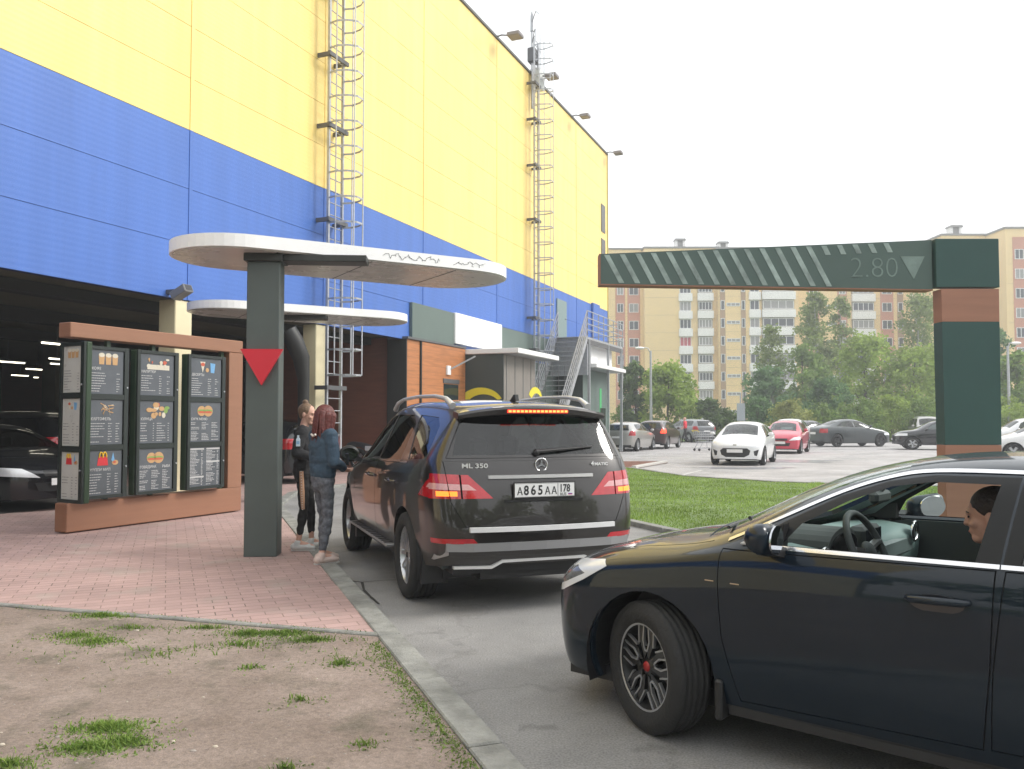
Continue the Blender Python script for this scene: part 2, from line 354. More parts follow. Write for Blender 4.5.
def sheet(name, poly, z, m, kind='structure', thick=0.0):
    b = MB(); n = len(poly)
    if thick:
        b.prism(poly, z - thick, z, m)
    else:
        b.add([(x, y, z) for x, y in poly], [list(range(n))], m)
    o = b.build(name); tag(o, kind=kind)
    for p in o.data.polygons:
        if abs(p.normal.z) > .5 and p.normal.z < 0 and not thick: p.flip()
    return o
sheet('ground', [(-900, -300), (900, -300), (900, 1500), (-900, 1500)], -0.03, mat('far_ground', (0.13, 0.16, 0.07), 0.95, var=.3, vscale=.1))
sheet('road', [(-14, -20), (40, -20), (40, 30), (-14, 30)], 0.0, M_road)

# lane kerb, running away along the lane then bending towards the building
def kx(Y): return 0.04 - (Y - 3.775) * 0.362
kerb_out = [(kx(Y), Y) for Y in (-6, 0, 4, 8, 12, 15.2)] + [(-4.3, 16.5), (-4.45, 17.6), (-4.3, 18.7), (-3.9, 19.8), (-3.3, 21.2), (0.9, 31.5), (4.2, 39.6), (6.2, 44.5)]
def offs(path, d):
    out = []
    for i, p in enumerate(path):
        a = Vector(path[max(i - 1, 0)]); b = Vector(path[min(i + 1, len(path) - 1)]); t = (b - a).normalized(); out.append((p[0] - t.y * d, p[1] + t.x * d))
    return out
def kerbstones(name, path, width, z1, z0, m, step=1.0, close=False, gap=0.008, jit=0.004):
    """kerb of separate stones along a path"""
    b = MB(); pts = [Vector(p) for p in path]
    if close: pts.append(pts[0])
    segs = []
    for i in range(len(pts) - 1):
        L = (pts[i + 1] - pts[i]).length; k = max(1, round(L / step))
        for j in range(k): segs.append((pts[i].lerp(pts[i + 1], j / k), pts[i].lerp(pts[i + 1], (j + 1) / k)))
    rnd = random.Random(3)
    for a, c in segs:
        t = (c - a).normalized(); n = Vector((-t.y, t.x)); a2 = a + t * gap / 2; c2 = c - t * gap / 2; dz = rnd.uniform(-jit, jit)
        L = (c2 - a2).length
        M = Matrix(((t.x, n.x, 0, a2.x), (t.y, n.y, 0, a2.y), (0, 0, 1, 0), (0, 0, 0, 1)))
        b.box(0, L, 0, width, z0, z1 + dz, m, M, bev=0.008)
    return b.build(name)
k = kerbstones('kerb', kerb_out, 0.17, 0.062, -0.1, M_conc); tag(k, kind='structure')
kin = offs(kerb_out, 0.175)
P1 = ground(383, 634, 0.05); P0 = ground(0, 604, 0.05); dv = (P0 - P1).normalized(); PL = P1 + dv * 9.6
# paving left of the lane and along the building, running a little way into the recess
AN = math.atan((VPX - 512) / F); U = Vector((math.sin(AN), math.cos(AN), 0)); NN = Vector((math.cos(AN), -math.sin(AN), 0)); DW = 12.2
def W(t, d=0.0, z=0.0): return U * t + NN * (-DW + d) + Vector((0, 0, z))
kp = [p for p in kin if p[1] > P1.y]
pave = [(P1.x, P1.y)] + kp + [tuple(W(43.5).xy), tuple(W(24).xy), tuple(W(24, -9).xy), tuple(W(14.6, -9).xy), tuple(W(14.6, -.5).xy), tuple(W(3.4, -.5).xy), (PL.x, PL.y)]
sheet('pavement', pave, 0.052, M_pave)
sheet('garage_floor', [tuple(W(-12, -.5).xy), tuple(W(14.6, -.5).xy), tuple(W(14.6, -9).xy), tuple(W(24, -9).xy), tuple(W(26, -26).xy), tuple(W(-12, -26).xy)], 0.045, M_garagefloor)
# dirt patch
kd = [p for p in kin if p[1] <= P1.y + .01]
dirt = kd + [(P1.x, P1.y), (PL.x, PL.y), tuple(W(3.4, 0).xy), tuple(W(-11, 0).xy)]
b = MB()
# gently uneven sheet, clipped by triangulating a grid inside the polygon
def inside(x, y, poly):
    c = False; j = len(poly) - 1
    for i in range(len(poly)):
        xi, yi = poly[i]; xj, yj = poly[j]
        if (yi > y) != (yj > y) and x < (xj - xi) * (y - yi) / (yj - yi) + xi: c = not c
        j = i
    return c
sheet('dirt', dirt, 0.048, M_dirt)
n_ = dv.cross(Vector((0, 0, 1)))
k2 = kerbstones('paving_edge_kerb', [(P1.x, P1.y), (PL.x, PL.y)], 0.07, 0.064, -0.05, M_conc, step=1.0); tag(k2, kind='structure')

# parking lot beyond the grass
lot = [(-3.2, 22), (3.3, 27.6), (3.75, 27.2), (4.75, 22.9), (6.4, 20.9), (8.2, 19.9), (15, 17.5), (40, 8), (70, 8), (70, 62), (12, 78), (-4, 78), (4.5, 43), (-1, 30)]
sheet('parking_lot', lot, 0.006, M_lot)
isl = [(1.75, 14), (1.75, 12.9), (2.2, 11.8), (3.4, 9.6), (4.4, 7.9), (6.5, 6.2), (10, 4.6), (16, 3), (22, 8), (15, 17.3), (8.1, 19.7), (6.3, 20.7), (4.6, 22.7), (3.6, 26.9), (2.6, 27.2), (1.7, 22)]
kerb_i = kerbstones('island_kerb', isl[::-1], 0.15, 0.07, -0.05, M_conc, close=True); tag(kerb_i, kind='structure')
sheet('lawn', [p for p in isl], 0.045, M_soil)
bed = [tuple(ground(x, y).xy) for x, y in ((618, 462), (662, 462), (668, 463.5), (640, 468.5), (620, 469))]

def blades(name, pts, h, wd, m, label=None, cat=None, rnd=None, kind='stuff', lean=0.5, z=0.045):
    rnd = rnd or random.Random(11); vs = []; fs = []
    for x, y, s in pts:
        a = rnd.uniform(0, 2 * PI); hh = h * s * rnd.uniform(.5, 1.25); w = wd * rnd.uniform(.6, 1.2)
        dx, dy = math.cos(a) * w, math.sin(a) * w; la = rnd.uniform(0, 2 * PI); l = hh * rnd.uniform(0, lean) ; lx, ly = math.cos(la) * l, math.sin(la) * l
        o = len(vs)
        vs += [(x - dx, y - dy, z), (x + dx, y + dy, z), (x + dx * .8 + lx * .4, y + dy * .8 + ly * .4, z + hh * .6), (x - dx * .8 + lx * .4, y - dy * .8 + ly * .4, z + hh * .6), (x + lx, y + ly, z + hh)]
        fs += [(o, o + 1, o + 2, o + 3), (o + 3, o + 2, o + 4)]
    me = bpy.data.meshes.new(name); me.from_pydata(vs, [], fs); me.materials.append(m)
    o = bpy.data.objects.new(name, me); COL.objects.link(o); tag(o, label, cat, kind=kind)
    return o
rnd = random.Random(5); pts = []
def hashn(x, y): return 0.5 + 0.5 * math.sin(x * 1.9 + 1.3 * math.sin(y * 1.1)) * math.sin(y * 1.7 + 1.1 * math.sin(x * .8))
while len(pts) < 85000:
    x, y = rnd.uniform(1.7, 13), rnd.uniform(8, 27.2)
    if inside(x, y, isl) and rnd.random() < (1.0 if y < 17 else .8):
        pts.append((x, y, .35 + 1.0 * hashn(x, y) * hashn(x * 2.3 + 4, y * 2.1)))
blades('grass', pts, 0.055, 0.008, M_grass, 'fresh green lawn strip between the drive lane and the parking lot', 'grass')
# weeds on the dirt
def patch(cx, cy, rx, ry, n):
    out = []
    c = ground(cx, cy, .05)
    for _ in range(n):
        a = rnd.uniform(0, 2 * PI); r = abs(rnd.gauss(0, .5)); out.append((c.x + math.cos(a) * r * rx, c.y + math.sin(a) * r * ry, max(.3, 1.1 - r * .6)))
    return out
wp = []
for cx, cy, rx, ry, n in ((108, 728, .30, .14, 800), (88, 748, .30, .12, 600), (125, 742, .20, .10, 350), (75, 636, .30, .16, 350), (95, 642, .28, .14, 350), (102, 616, .38, .09, 500), (250, 634, .28, .12, 480), (285, 634, .30, .12, 480), (310, 640, .25, .12, 260), (340, 664, .10, .07, 120),
                      (2, 602, .2, .15, 250), (205, 628, .30, .05, 160), (130, 628, .35, .1, 130), (160, 655, .3, .3, 60), (250, 668, .12, .08, 60), (300, 700, .2, .12, 60), (10, 765, .22, .10, 220), (240, 645, .4, .2, 200), (365, 745, .1, .08, 50), (285, 768, .1, .05, 60), (320, 640, .9, .05, 120), (60, 608, .4, .05, 120), (180, 650, 2, 1, 160), (340, 660, .4, .3, 60)):
    wp += [(x, y, .75 * s_) for x, y, s_ in patch(cx, cy, rx, ry, int(n * .8))]
for i in range(900):      # along the inner edge of the kerb
    Y = rnd.uniform(3.6, 5.8); d = abs(rnd.gauss(0, .05)); wp.append((kx(Y) - .2 - d, Y, .35))
for i in range(160):
    q = P1.lerp(PL, rnd.random() * .25); wp.append((q.x + rnd.uniform(-.02, .02), q.y - abs(rnd.gauss(0, .03)), .6))
wp = [p for p in wp if p[0] < kx(p[1]) - .185 and inside(p[0], p[1], dirt)]
lowp = []
for (x, y, s_) in wp[::2]:
    for _ in range(2): lowp.append((x + rnd.gauss(0, .05), y + rnd.gauss(0, .04), .7))
lowp = [p for p in lowp if p[0] < kx(p[1]) - .185 and inside(p[0], p[1], dirt)]
blades('clover', lowp, 0.016, 0.008, leafmat('clover_leaves', (.12, .19, .05), (.26, .33, .12)), 'low flat clover and moss spreading round the weed clumps', 'ground plants', lean=2.4)
dryp = [(rnd.uniform(-6, .3), rnd.uniform(3.2, 7), 1) for _ in range(1500)]
dryp = [p for p in dryp if p[0] < kx(p[1]) - .2 and inside(p[0], p[1], dirt)]
blades('dry_grass', dryp, 0.006, 0.0022, leafmat('straw', (.30, .24, .15), (.42, .36, .24)), 'bits of dry straw and dead grass strewn on the dirt', 'dry grass', lean=8)
blades('weeds', wp, 0.048, 0.0042, M_weed, 'scattered clumps of weeds and thin grass on the bare dirt', 'weeds', lean=1.4)
# crushed stones and litter of leaves on the dirt
b = MB(); M_stone = mat('pebble', (0.34, 0.30, 0.27), .9); M_lit = mat('pale_litter', (.5, .44, .36), .9)
for i in range(700):
    x, y = rnd.uniform(-5.5, .2), rnd.uniform(3.2, 6.6)
    if not inside(x, y, dirt) or x > kx(y) - .2: continue
    r = rnd.uniform(.002, .006) if i % 30 else rnd.uniform(.008, .013)
    b.ball((x, y, .048), r, M_stone if i % 9 else M_lit, 1 + rnd.random(), 1, .7, 6, 4)
tag(b.build('pebbles'), 'small pebbles and pale crumbs strewn over the bare dirt', 'pebbles', kind='stuff')
sheet('flower_bed', bed, 0.03, mat('bed_soil', (.17, .075, .05), .95, var=.4, vscale=5))
# cracks and a patch repair in the lane
b = MB(); mcr = mat('crack', (.035, .033, .03), .95)
def crack(pxs, w=.012):
    for (a, c) in zip(pxs, pxs[1:]):
        p, q = ground(*a, .004), ground(*c, .004); n = Vector((-(q - p).y, (q - p).x, 0)).normalized() * w
        b.add([p - n, p + n, q + n * .7, q - n * .7], [(0, 1, 2, 3)], mcr)
crack([(343, 583), (352, 581), (362, 582), (364, 590), (371, 597), (379, 604)], .014)
crack([(362, 582), (385, 580), (404, 580)], .008)
tag(b.build('road_cracks'), kind='structure')
# ---------------------------------------------------------------- the big store: local x along the wall, y inwards, z up
D0, CA = DW, math.cos(AN)
def tx(px, d=0.0):
    Dd = DW - d; Y = F * Dd / (CA * (VPX - px)); return (Y - Dd * math.sin(AN)) / CA
def zz(px, py, d=0.0): return CAMH + (HY - py) / (VPX - px) * (DW - d) / CA
BO = W(0); BRZ = PI / 2 - AN
ZB, ZY, ZR = zz(0, 267), zz(0, 45.5), zz(608, 152)
TE = tx(608); T0 = -12.0
def ribbed(name, col, rough=0.45, var=0.09):
    m = mat(name, col, rough); h = NT(m)
    tc = h.n('ShaderNodeTexCoord'); sp = h.n('ShaderNodeSeparateXYZ'); h.l(tc.outputs['Object'], sp.inputs[0])
    s = h.n('ShaderNodeMath', operation='MULTIPLY'); s.inputs[1].default_value = 2 * PI / 0.10; h.l(sp.outputs['Z'], s.inputs[0])
    w_ = h.n('ShaderNodeMath', operation='SINE'); h.l(s.outputs[0], w_.inputs[0])
    bp = h.n('ShaderNodeBump'); bp.inputs['Strength'].default_value = 0.05; bp.inputs['Distance'].default_value = 0.01
    n = h.n('ShaderNodeTexNoise'); n.inputs['Scale'].default_value = 0.5; n.inputs['Detail'].default_value = 5; h.l(tc.outputs['Object'], n.inputs['Vector'])
    ad = h.n('ShaderNodeMath', operation='ADD'); mu = h.n('ShaderNodeMath', operation='MULTIPLY'); mu.inputs[1].default_value = 1.2; h.l(n.outputs['Fac'], mu.inputs[0])
    h.l(mu.outputs[0], ad.inputs[0]); h.l(w_.outputs[0], ad.inputs[1]); h.l(ad.outputs[0], bp.inputs['Height']); h.l(bp.outputs[0], h.b.inputs['Normal'])
    mp = h.n('ShaderNodeMapping'); mp.inputs['Scale'].default_value = (1.6, 1, .12); h.l(tc.outputs['Object'], mp.inputs[0])
    n2 = h.n('ShaderNodeTexNoise'); n2.inputs['Scale'].default_value = 1.5; n2.inputs['Detail'].default_value = 5; h.l(mp.outputs[0], n2.inputs['Vector'])
    r = h.n('ShaderNodeMapRange'); r.inputs['From Min'].default_value = .3; r.inputs['From Max'].default_value = .7; r.inputs['To Min'].default_value = 1 - var; r.inputs['To Max'].default_value = 1 + var; h.l(n2.outputs['Fac'], r.inputs[0])
    v = h.n('ShaderNodeVectorMath', operation='SCALE'); v.inputs[0].default_value = col; h.l(r.outputs[0], v.inputs['Scale']); h.l(v.outputs[0], h.b.inputs['Base Color'])
    return m
M_yel = ribbed('yellow_cladding', (0.88, 0.66, 0.22)); M_blu = ribbed('blue_cladding', (0.06, 0.15, 0.47))
M_seam = mat('cladding_seam', (0.12, 0.10, 0.06), .8); M_seamb = mat('cladding_seam_blue', (0.01, 0.02, 0.10), .8)
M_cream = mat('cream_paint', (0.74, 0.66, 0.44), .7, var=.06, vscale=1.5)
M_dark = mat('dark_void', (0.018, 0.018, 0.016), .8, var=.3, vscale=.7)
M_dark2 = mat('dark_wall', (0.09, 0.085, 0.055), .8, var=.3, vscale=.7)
M_galv = mat('galvanised_steel', (0.42, 0.43, 0.45), .45, .55, var=.15, vscale=9)
M_galvd = mat('dark_steel', (0.12, 0.12, 0.125), .5, .3)
M_white = mat('white_paint', (0.80, 0.80, 0.79), .45, var=.03, vscale=3)
M_ggreen = mat('grey_green_panel', (0.115, 0.155, 0.14), .55, var=.08, vscale=1.2)
def wood(name, c, band=0.14, var=.18):
    m = mat(name, c, .55); h = NT(m); tc = h.n('ShaderNodeTexCoord')
    mp = h.n('ShaderNodeMapping'); mp.inputs['Scale'].default_value = (1, 1, 9); h.l(tc.outputs['Object'], mp.inputs[0])
    n = h.n('ShaderNodeTexNoise'); n.inputs['Scale'].default_value = 1.6; n.inputs['Detail'].default_value = 6; h.l(mp.outputs[0], n.inputs['Vector'])
    r = h.n('ShaderNodeMapRange'); r.inputs['From Min'].default_value = .3; r.inputs['From Max'].default_value = .7; r.inputs['To Min'].default_value = 1 - var; r.inputs['To Max'].default_value = 1 + var; h.l(n.outputs['Fac'], r.inputs[0])
    sp = h.n('ShaderNodeSeparateXYZ'); h.l(tc.outputs['Object'], sp.inputs[0])
    mo = h.n('ShaderNodeMath', operation='PINGPONG'); mo.inputs[1].default_value = band / 2; h.l(sp.outputs['Z'], mo.inputs[0])
    g = h.n('ShaderNodeMapRange'); g.inputs['From Min'].default_value = 0; g.inputs['From Max'].default_value = .006; g.inputs['To Min'].default_value = .45; h.l(mo.outputs[0], g.inputs[0])
    mm = h.n('ShaderNodeMath', operation='MULTIPLY'); h.l(r.outputs[0], mm.inputs[0]); h.l(g.outputs[0], mm.inputs[1])
    v = h.n('ShaderNodeVectorMath', operation='SCALE'); v.inputs[0].default_value = c; h.l(mm.outputs[0], v.inputs['Scale']); h.l(v.outputs[0], h.b.inputs['Base Color'])
    return m
M_wood = wood('wood_cladding', (0.42, 0.165, 0.06), .2)
M_redbrown = wood('red_brown_wall', (0.19, 0.065, 0.035), 4.0, .1)
store = thing('superstore', 'huge windowless retail hall clad in yellow panels above a blue band, open garage below', 'building', BO, BRZ)
joints = [T0, T0 + 5, T0 + 10, 2.9, 7.85, tx(187), tx(323) , tx(423), tx(497), tx(534), tx(577), TE]
T_OP0, T_OP1 = 1.5, tx(403)
def cladding(name, z0, z1, m, seam, zs):
    b = MB(); b.box(T0 + .01, TE - .01, 0.02, .2, z0 + .01, z1 - .01, seam)
    for a, c in zip(joints, joints[1:]):
        for p, q in zip(zs, zs[1:]):
            b.box(a + .012, c - .012, 0, .05, p + .005, q - .005, m)
    return b.build(name, store)
blue_z = [ZB, ZB + 1.11, ZB + 2.22, ZY]
cladding('blue_cladding', ZB, ZY, M_blu, M_seamb, blue_z)
nrow = 8; cladding('yellow_cladding', ZY, ZR, M_yel, M_seam, [ZY + (ZR - ZY) * i / nrow for i in range(nrow + 1)])
for a in joints[1:-1]:
    b = MB(); b.box(a - .045, a + .045, -.015, .03, ZY + .002, ZR - .05, MATS['yellow_cladding']); b.box(a - .045, a + .045, -.015, .03, ZB + .01, ZY + .002, MATS['blue_cladding']); b.build('joint_strip', store)
b = MB(); b.box(T0, TE + .06, -.06, .3, ZR + .003, ZR + .09, M_galvd); b.box(TE + .004, TE + .06, -.05, .3, 0.05, ZR, mat('corner_trim', (.6, .5, .2), .5)); b.build('roof_trim', store)
# body behind the cladding: shell, roof, end wall, garage
b = MB()
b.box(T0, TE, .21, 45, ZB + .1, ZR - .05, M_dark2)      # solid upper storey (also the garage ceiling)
b.build('upper_storey', store)
b = MB(); b.box(TE - .02, TE, .3, 45, .05, ZB + .05, M_cream); b.box(T_OP1 + .2, TE - .05, .02, .3, .05, ZB, M_ggreen); b.build('wall', store)
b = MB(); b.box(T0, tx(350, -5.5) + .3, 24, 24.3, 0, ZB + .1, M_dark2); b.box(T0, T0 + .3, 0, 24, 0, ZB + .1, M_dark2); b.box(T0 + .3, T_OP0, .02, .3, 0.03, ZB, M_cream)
b.build('garage_wall', store)
tr = tx(350, -5.5)
b = MB(); b.box(tr, T_OP1 + 6, 5.5, 5.7, .05, ZB + .09, M_redbrown); b.box(T_OP1 + .2, T_OP1 + .4, .31, 5.4, .05, ZB + .08, M_redbrown); b.box(tr - .2, tr, 5.5, 24, .05, ZB + .09, M_redbrown)
b.build('recess_wall', store)
b = MB()
for (y, z0_, z1_) in ((1.2, ZB - .12, ZB + .09), (4.5, ZB - .2, ZB + .09), (8.5, ZB - .2, ZB + .09)): b.box(T0 + .4, tr - .3, y, y + .35, z0_, z1_, M_dark)
b.build('ceiling_beam', store)
# columns of the garage front
def pillar(t0, t1, y0=.02, y1=.7):
    b = MB(); b.box(t0, t1, y0, y1, .04, ZB - .005, M_cream, bev=.015); return b.build('pillar', store)
pt = tx(160); pillar(tx(175), tx(192), .03, .45)
pillar(tx(316.5), tx(327.5), .03, .42)
for t in (-6, 4, 13, 20):
    b = MB(); b.box(t, t + .6, 12, 12.6, .045, ZB + .09, M_dark2); b.build('pillar', store)
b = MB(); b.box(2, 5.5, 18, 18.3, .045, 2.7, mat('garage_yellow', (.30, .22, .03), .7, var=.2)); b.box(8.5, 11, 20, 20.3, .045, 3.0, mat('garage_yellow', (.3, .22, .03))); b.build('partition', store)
# small dark windows near the far corner
for (a, c, y0_, y1_) in ((601.8, 605.6, 203, 231), (601.8, 605.6, 238, 262)):
    b = MB(); b.box(tx(a), tx(c), -.03, .015, zz(603.5, y1_), zz(603.5, y0_), mat('dark_window', (.05, .045, .03), .2)); b.build('window', store)
# door above the stairs
zf = zz(560, 340)
b = MB(); b.box(tx(556.5), tx(566), -.05, .01, zf, zz(562, 300), mat('grey_door', (.20, .27, .27), .5, var=.05)); dr = b.build('door', store)
b = MB(); b.tube([(tx(564.5), -.05, zf + 1), (tx(564.5), -.12, zf + 1), (tx(564.5) - .12, -.12, zf + 1)], .02, M_galv); b.build('handle', dr)
b = MB(); b.box(tx(591.5), tx(598), -.12, -.002, zz(595, 352), zz(593, 303), M_blu); b.build('duct_cover', store)
# ceiling strip lights inside the garage
M_tube = mat('lit_tube', (.9, .9, .85), .5, emit=(1.0, .93, .75), estr=2.0)
def strip(px0, py0, px1, inw):
    pz = 3.3; t0 = None
    c = atdist(px0, py0, 10)
    # intersect the sight line with the plane z = pz
    d = c - Vector((0, 0, CAMH)); k_ = (pz - CAMH) / d.z if d.z > 1e-3 else 3
    P = Vector((0, 0, CAMH)) + d * k_
    return P
for i, (px, py, L) in enumerate(((8, 362, 1.8), (38, 369.5, 1.5), (20, 375.5, 1.2), (57, 344, 1.3), (57, 359, .9), (36, 377.5, .4), (33, 384, 1.0), (30, 391, .9), (57, 364, .8))):
    P = strip(px, py, 0, 0)
    l = thing('tube_light', None, None, P, BRZ, 'tube lights glowing under the garage ceiling')
    L *= .65; l['label'] = ('glowing fluorescent tube light hanging under the dark garage ceiling'); l['category'] = 'ceiling light'
    b = MB(); b.box(-L / 2, L / 2, -.06, .06, 0.02, .06, M_galvd); b.box(-.01, .01, -.01, .01, .06, .62, M_galvd); b.build('housing', l)
    b = MB(); b.tube([(-L / 2 + .03, 0, 0), (L / 2 - .03, 0, 0)], .022, M_tube); b.build('tube', l)

# ---------------------------------------------------------------- caged ladders
def ladder(name, label, t, z0, z1, cage0, brk, half=.30):
    root = thing(name, label, 'ladder', W(t), BRZ, 'caged access ladders on the store wall')
    b = MB()
    for s in (-half, half): b.box(s - .03, s + .03, -.33, -.27, z0, z1, M_galv)
    b.build('rail', root)
    n = int((z1 - z0) / .3); b = MB(); b.tube([(-half, -.30, 0), (half, -.30, 0)], .014, M_galv, 6); r0_ = b.build('rung', root, (0, 0, z0 + .15))
    for i in range(1, n): q = r0_.copy(); COL.objects.link(q); q.location = (0, 0, z0 + .15 + i * .3)
    b = MB(); z = cage0; k = 0
    hoop = [(-half, -.30), (-half - .06, -.55), (-half + .02, -.82), (-.12, -1.0), (.12, -1.0), (half - .02, -.82), (half + .06, -.55), (half, -.30)]
    while z < z1 + .1:
        pp = [(x, y, z) for x, y in hoop]
        for p, q in zip(pp, pp[1:]): b.bar(p, q, .012, .045, M_galv)
        z += .62
    for (x, y) in ((-half - .06, -.55), (-.2, -.97), (.2, -.97), (half + .06, -.55)): b.box(x - .02, x + .02, y - .008, y + .008, cage0, z1 + .1, M_galv)
    b.build('cage', root)
    for z in brk:
        b = MB()
        for s in (-1, 1): b.box(s * (half + .05) - .03, s * (half + .05) + .03, -.36, -.003, z - .05, z + .05, M_galvd)
        b.box(-half - .12, half + .12, -.40, -.34, z - .05, z + .05, M_galvd)
        b.build('bracket', root)
    return root
tl = tx(333.5, .3)
ladder('caged_ladder', 'tall grey caged ladder rising behind the two white canopies, nearest the camera', tl, zz(334, 405) - 1.5, ZR + 1.0, zz(345, 376, .5), [zz(330, y, .2) for y in (388, 221, 126, 54, -20, -95)])
tl2 = tx(536.5, .3)
ladder('caged_ladder', 'tall grey caged ladder reaching the roof beside the antenna mast, farther from the camera', tl2, .1, ZR + 1.3, zz(545, 352, .5), [zz(534, y, .2) for y in (350, 318, 219, 164, 117, 80)], .22)

# rooftop mast with aerials beside the second ladder
root = thing('antenna_mast', 'grey antenna mast with aerials and boxes standing on the roof edge', 'mast', W(tx(532, .1), .12, ZR + .12 - 1.6), BRZ)
b = MB(); b.tube([(0, 0, 0), (0, 0, 4.0)], .05, M_galv); b.tube([(0, 0, 4.0), (0, 0, 4.4)], .02, M_galv); b.build('pole', root)
b = MB(); b.box(.15, .75, -.25, .15, .95, 1.75, mat('pale_box', (.6, .62, .6), .5), bev=.02); b.build('equipment_box', root)
b = MB(); b.box(-.16, .24, -.16, .16, 1.9, 2.5, M_galvd, bev=.03); b.box(.0, .5, -.1, .14, 2.0, 2.2, M_galvd); b.build('radio_unit', root)
b = MB(); b.tube([(0, 0, 3.6), (-.9, -.5, 3.55), (-1.1, -.7, 3.3)], .022, M_galv); b.tube([(0, 0, 2.7), (-.5, -.3, 3.0), (-.8, -.45, 2.9), (-.9, -.5, 2.3)], .02, M_galv)
b.tube([(-.06, -.04, 2.8), (-.4, -.25, 2.8)], .03, M_galv); b.tube([(0, 0, 3.2), (0.02, 0, 3.9)], .085, M_galv); b.build('aerial', root)
b = MB()
for (x, z1_) in ((1.0, 3.6), (1.55, 4.2), (1.95, 3.8)): b.tube([(x, .2, 1.6), (x, .2, z1_)], .015, M_galv, 6)
b.bar((.0, .1, 2.2), (2.1, .2, 2.2), .02, .02, M_galv); b.bar((.9, .2, 3.4), (1.6, .2, 2.9), .02, .02, M_galv); b.build('wire_rod', root)

# floodlights leaning out from the roof edge
for i, (px, py) in enumerate(((513, 38), (549, 86), (585, 124), (611, 151))):
    t = [tx(511, .6), tx(548.5, .6), tx(584.5, .6), TE - .2][i]
    r_ = thing('floodlight', ['grey floodlight on the roof edge, left of the antenna mast', 'grey floodlight on the roof edge beside the top of the far ladder', 'grey floodlight on the roof edge between the far ladder and the corner', 'grey floodlight at the far top corner of the store'][i], 'floodlight', W(t, .1, ZR + .05), BRZ, 'floodlights along the roof edge')
    s = 1.15 if i < 2 else 1.0
    b = MB(); b.tube([(0, .1, 0), (0, -.12, .03 * s), (0, -.42 * s, -.04 * s)], .03, M_galvd); b.build('arm', r_)
    b = MB(); b.box(-.22 * s, .22 * s, -.80 * s, -.36 * s, -.16, .0 * s, mat('lamp_case', (.22, .20, .20), .5), bev=.03); b.build('lamp_head', r_)

# camera-like floodlight under the blue band
c = atdist(176, 292, 14.6)
fl = thing('wall_lamp', 'grey box lamp sticking out below the blue cladding over the first pillar', 'lamp', W(tx(174, .2), 0, zz(174, 291, .2)), BRZ)
b = MB(); b.box(-.05, .05, -.30, .0, -.04, .04, M_galvd); b.build('arm', fl)
b = MB(); M4 = Matrix.Translation((0, -.30, -.04)) @ Matrix.Rotation(R(-25), 4, 'X') @ Matrix.Scale(.72, 4); b.box(-.16, .16, -.32, .20, -.11, .11, mat('lamp_case_grey', (.20, .20, .20), .5), M4, bev=.02); b.build('case', fl)
b = MB(); b.box(-.12, .12, -.326, -.315, -.08, .08, mat('lamp_lens', (.03, .03, .035), .15), M4); b.build('lens', fl)

# thick black duct pipe hugging the second pillar
dp = thing('duct_pipe', 'fat black drain duct bending down beside the second cream pillar', 'pipe', W(tx(296), 0, 0), BRZ)
b = MB(); b.tube([(-.2, .1, ZB - .25), (-.1, .0, ZB - .5), (.05, -.1, ZB - .9), (.15, -.1, ZB - 1.4), (.15, -.1, .1)], .2, mat('black_plastic', (.02, .02, .02), .5), 12, rs=[.2, .22, .2, .14, .11]); b.build('pipe', dp)

# ---------------------------------------------------------------- wood-clad kiosk, sign bands, flat white roofs
kz = zz(417, 340.6)
kio = thing('wood_kiosk', 'orange brown wood clad service booth set into the blue wall', 'kiosk', W(T_OP1), BRZ)
t1 = tx(461) - T_OP1; tj = tx(416.5) - T_OP1
b = MB(); b.box(0, tj - .03, -.12, .5, .06, kz - .02, M_wood, bev=.01); b.box(tj + .03, t1, -.16, .5, .06, kz - .02, M_wood, bev=.01); b.build('cladding', kio)
b = MB(); b.box(tj - .03, tj + .03, -.17, .4, .06, kz - .02, M_dark); b.box(-.06, 0, -.13, .5, .06, kz - .02, M_dark); b.box(-.06, t1, -.19, .5, kz - .015, kz + .05, M_galvd); b.build('trim', kio)
wt0, wt1 = tx(443.5, .16) - T_OP1, tx(458, .16) - T_OP1
b = MB(); b.box(wt0, wt1, -.175, -.162, zz(450, 404, .16), zz(445, 384, .16), mat('dark_glass', (.02, .03, .03), .1)); b.box(wt0 - .05, wt1 + .05, -.19, -.162, zz(450, 383.5, .16), zz(450, 381, .16) + .06, M_galvd); b.build('window', kio)
lt = tx(451.5, .3) - T_OP1
b = MB(); b.box(lt - .12, lt + .12, -.22, -.162, zz(451, 375, .2), zz(451, 366, .2), M_white); b.bar((lt + .1, -.2, zz(455, 370, .2)), (lt + .5, -.9, zz(455, 366, .2) + .3), .05, .05, M_galv); b.build('bracket_lamp', kio)

sg = thing('sign_band', 'grey green sign panel band with a blank white board above the booths', 'sign', W(tx(409)), BRZ)
a0, a1, a2, a3 = 0, tx(455.5, .15) - tx(409), tx(502, .15) - tx(409), tx(556) - tx(409)
zt, zb_ = zz(409, 301.7), kz + .06
b = MB(); b.box(a0, a1 - .02, -.10, -.003, zb_, zt, M_ggreen, bev=.005); b.build('panel', sg); b = MB(); b.box(a2 + .02, a3, -.10, -.003, zb_, zt - .05, M_ggreen, bev=.005); b.build('panel', sg)
b = MB(); b.box(a1, a2, -.15, -.003, zb_ + .05, zt + .02, mat('blank_board', (.86, .86, .86), .35), bev=.01); b.build('board', sg)

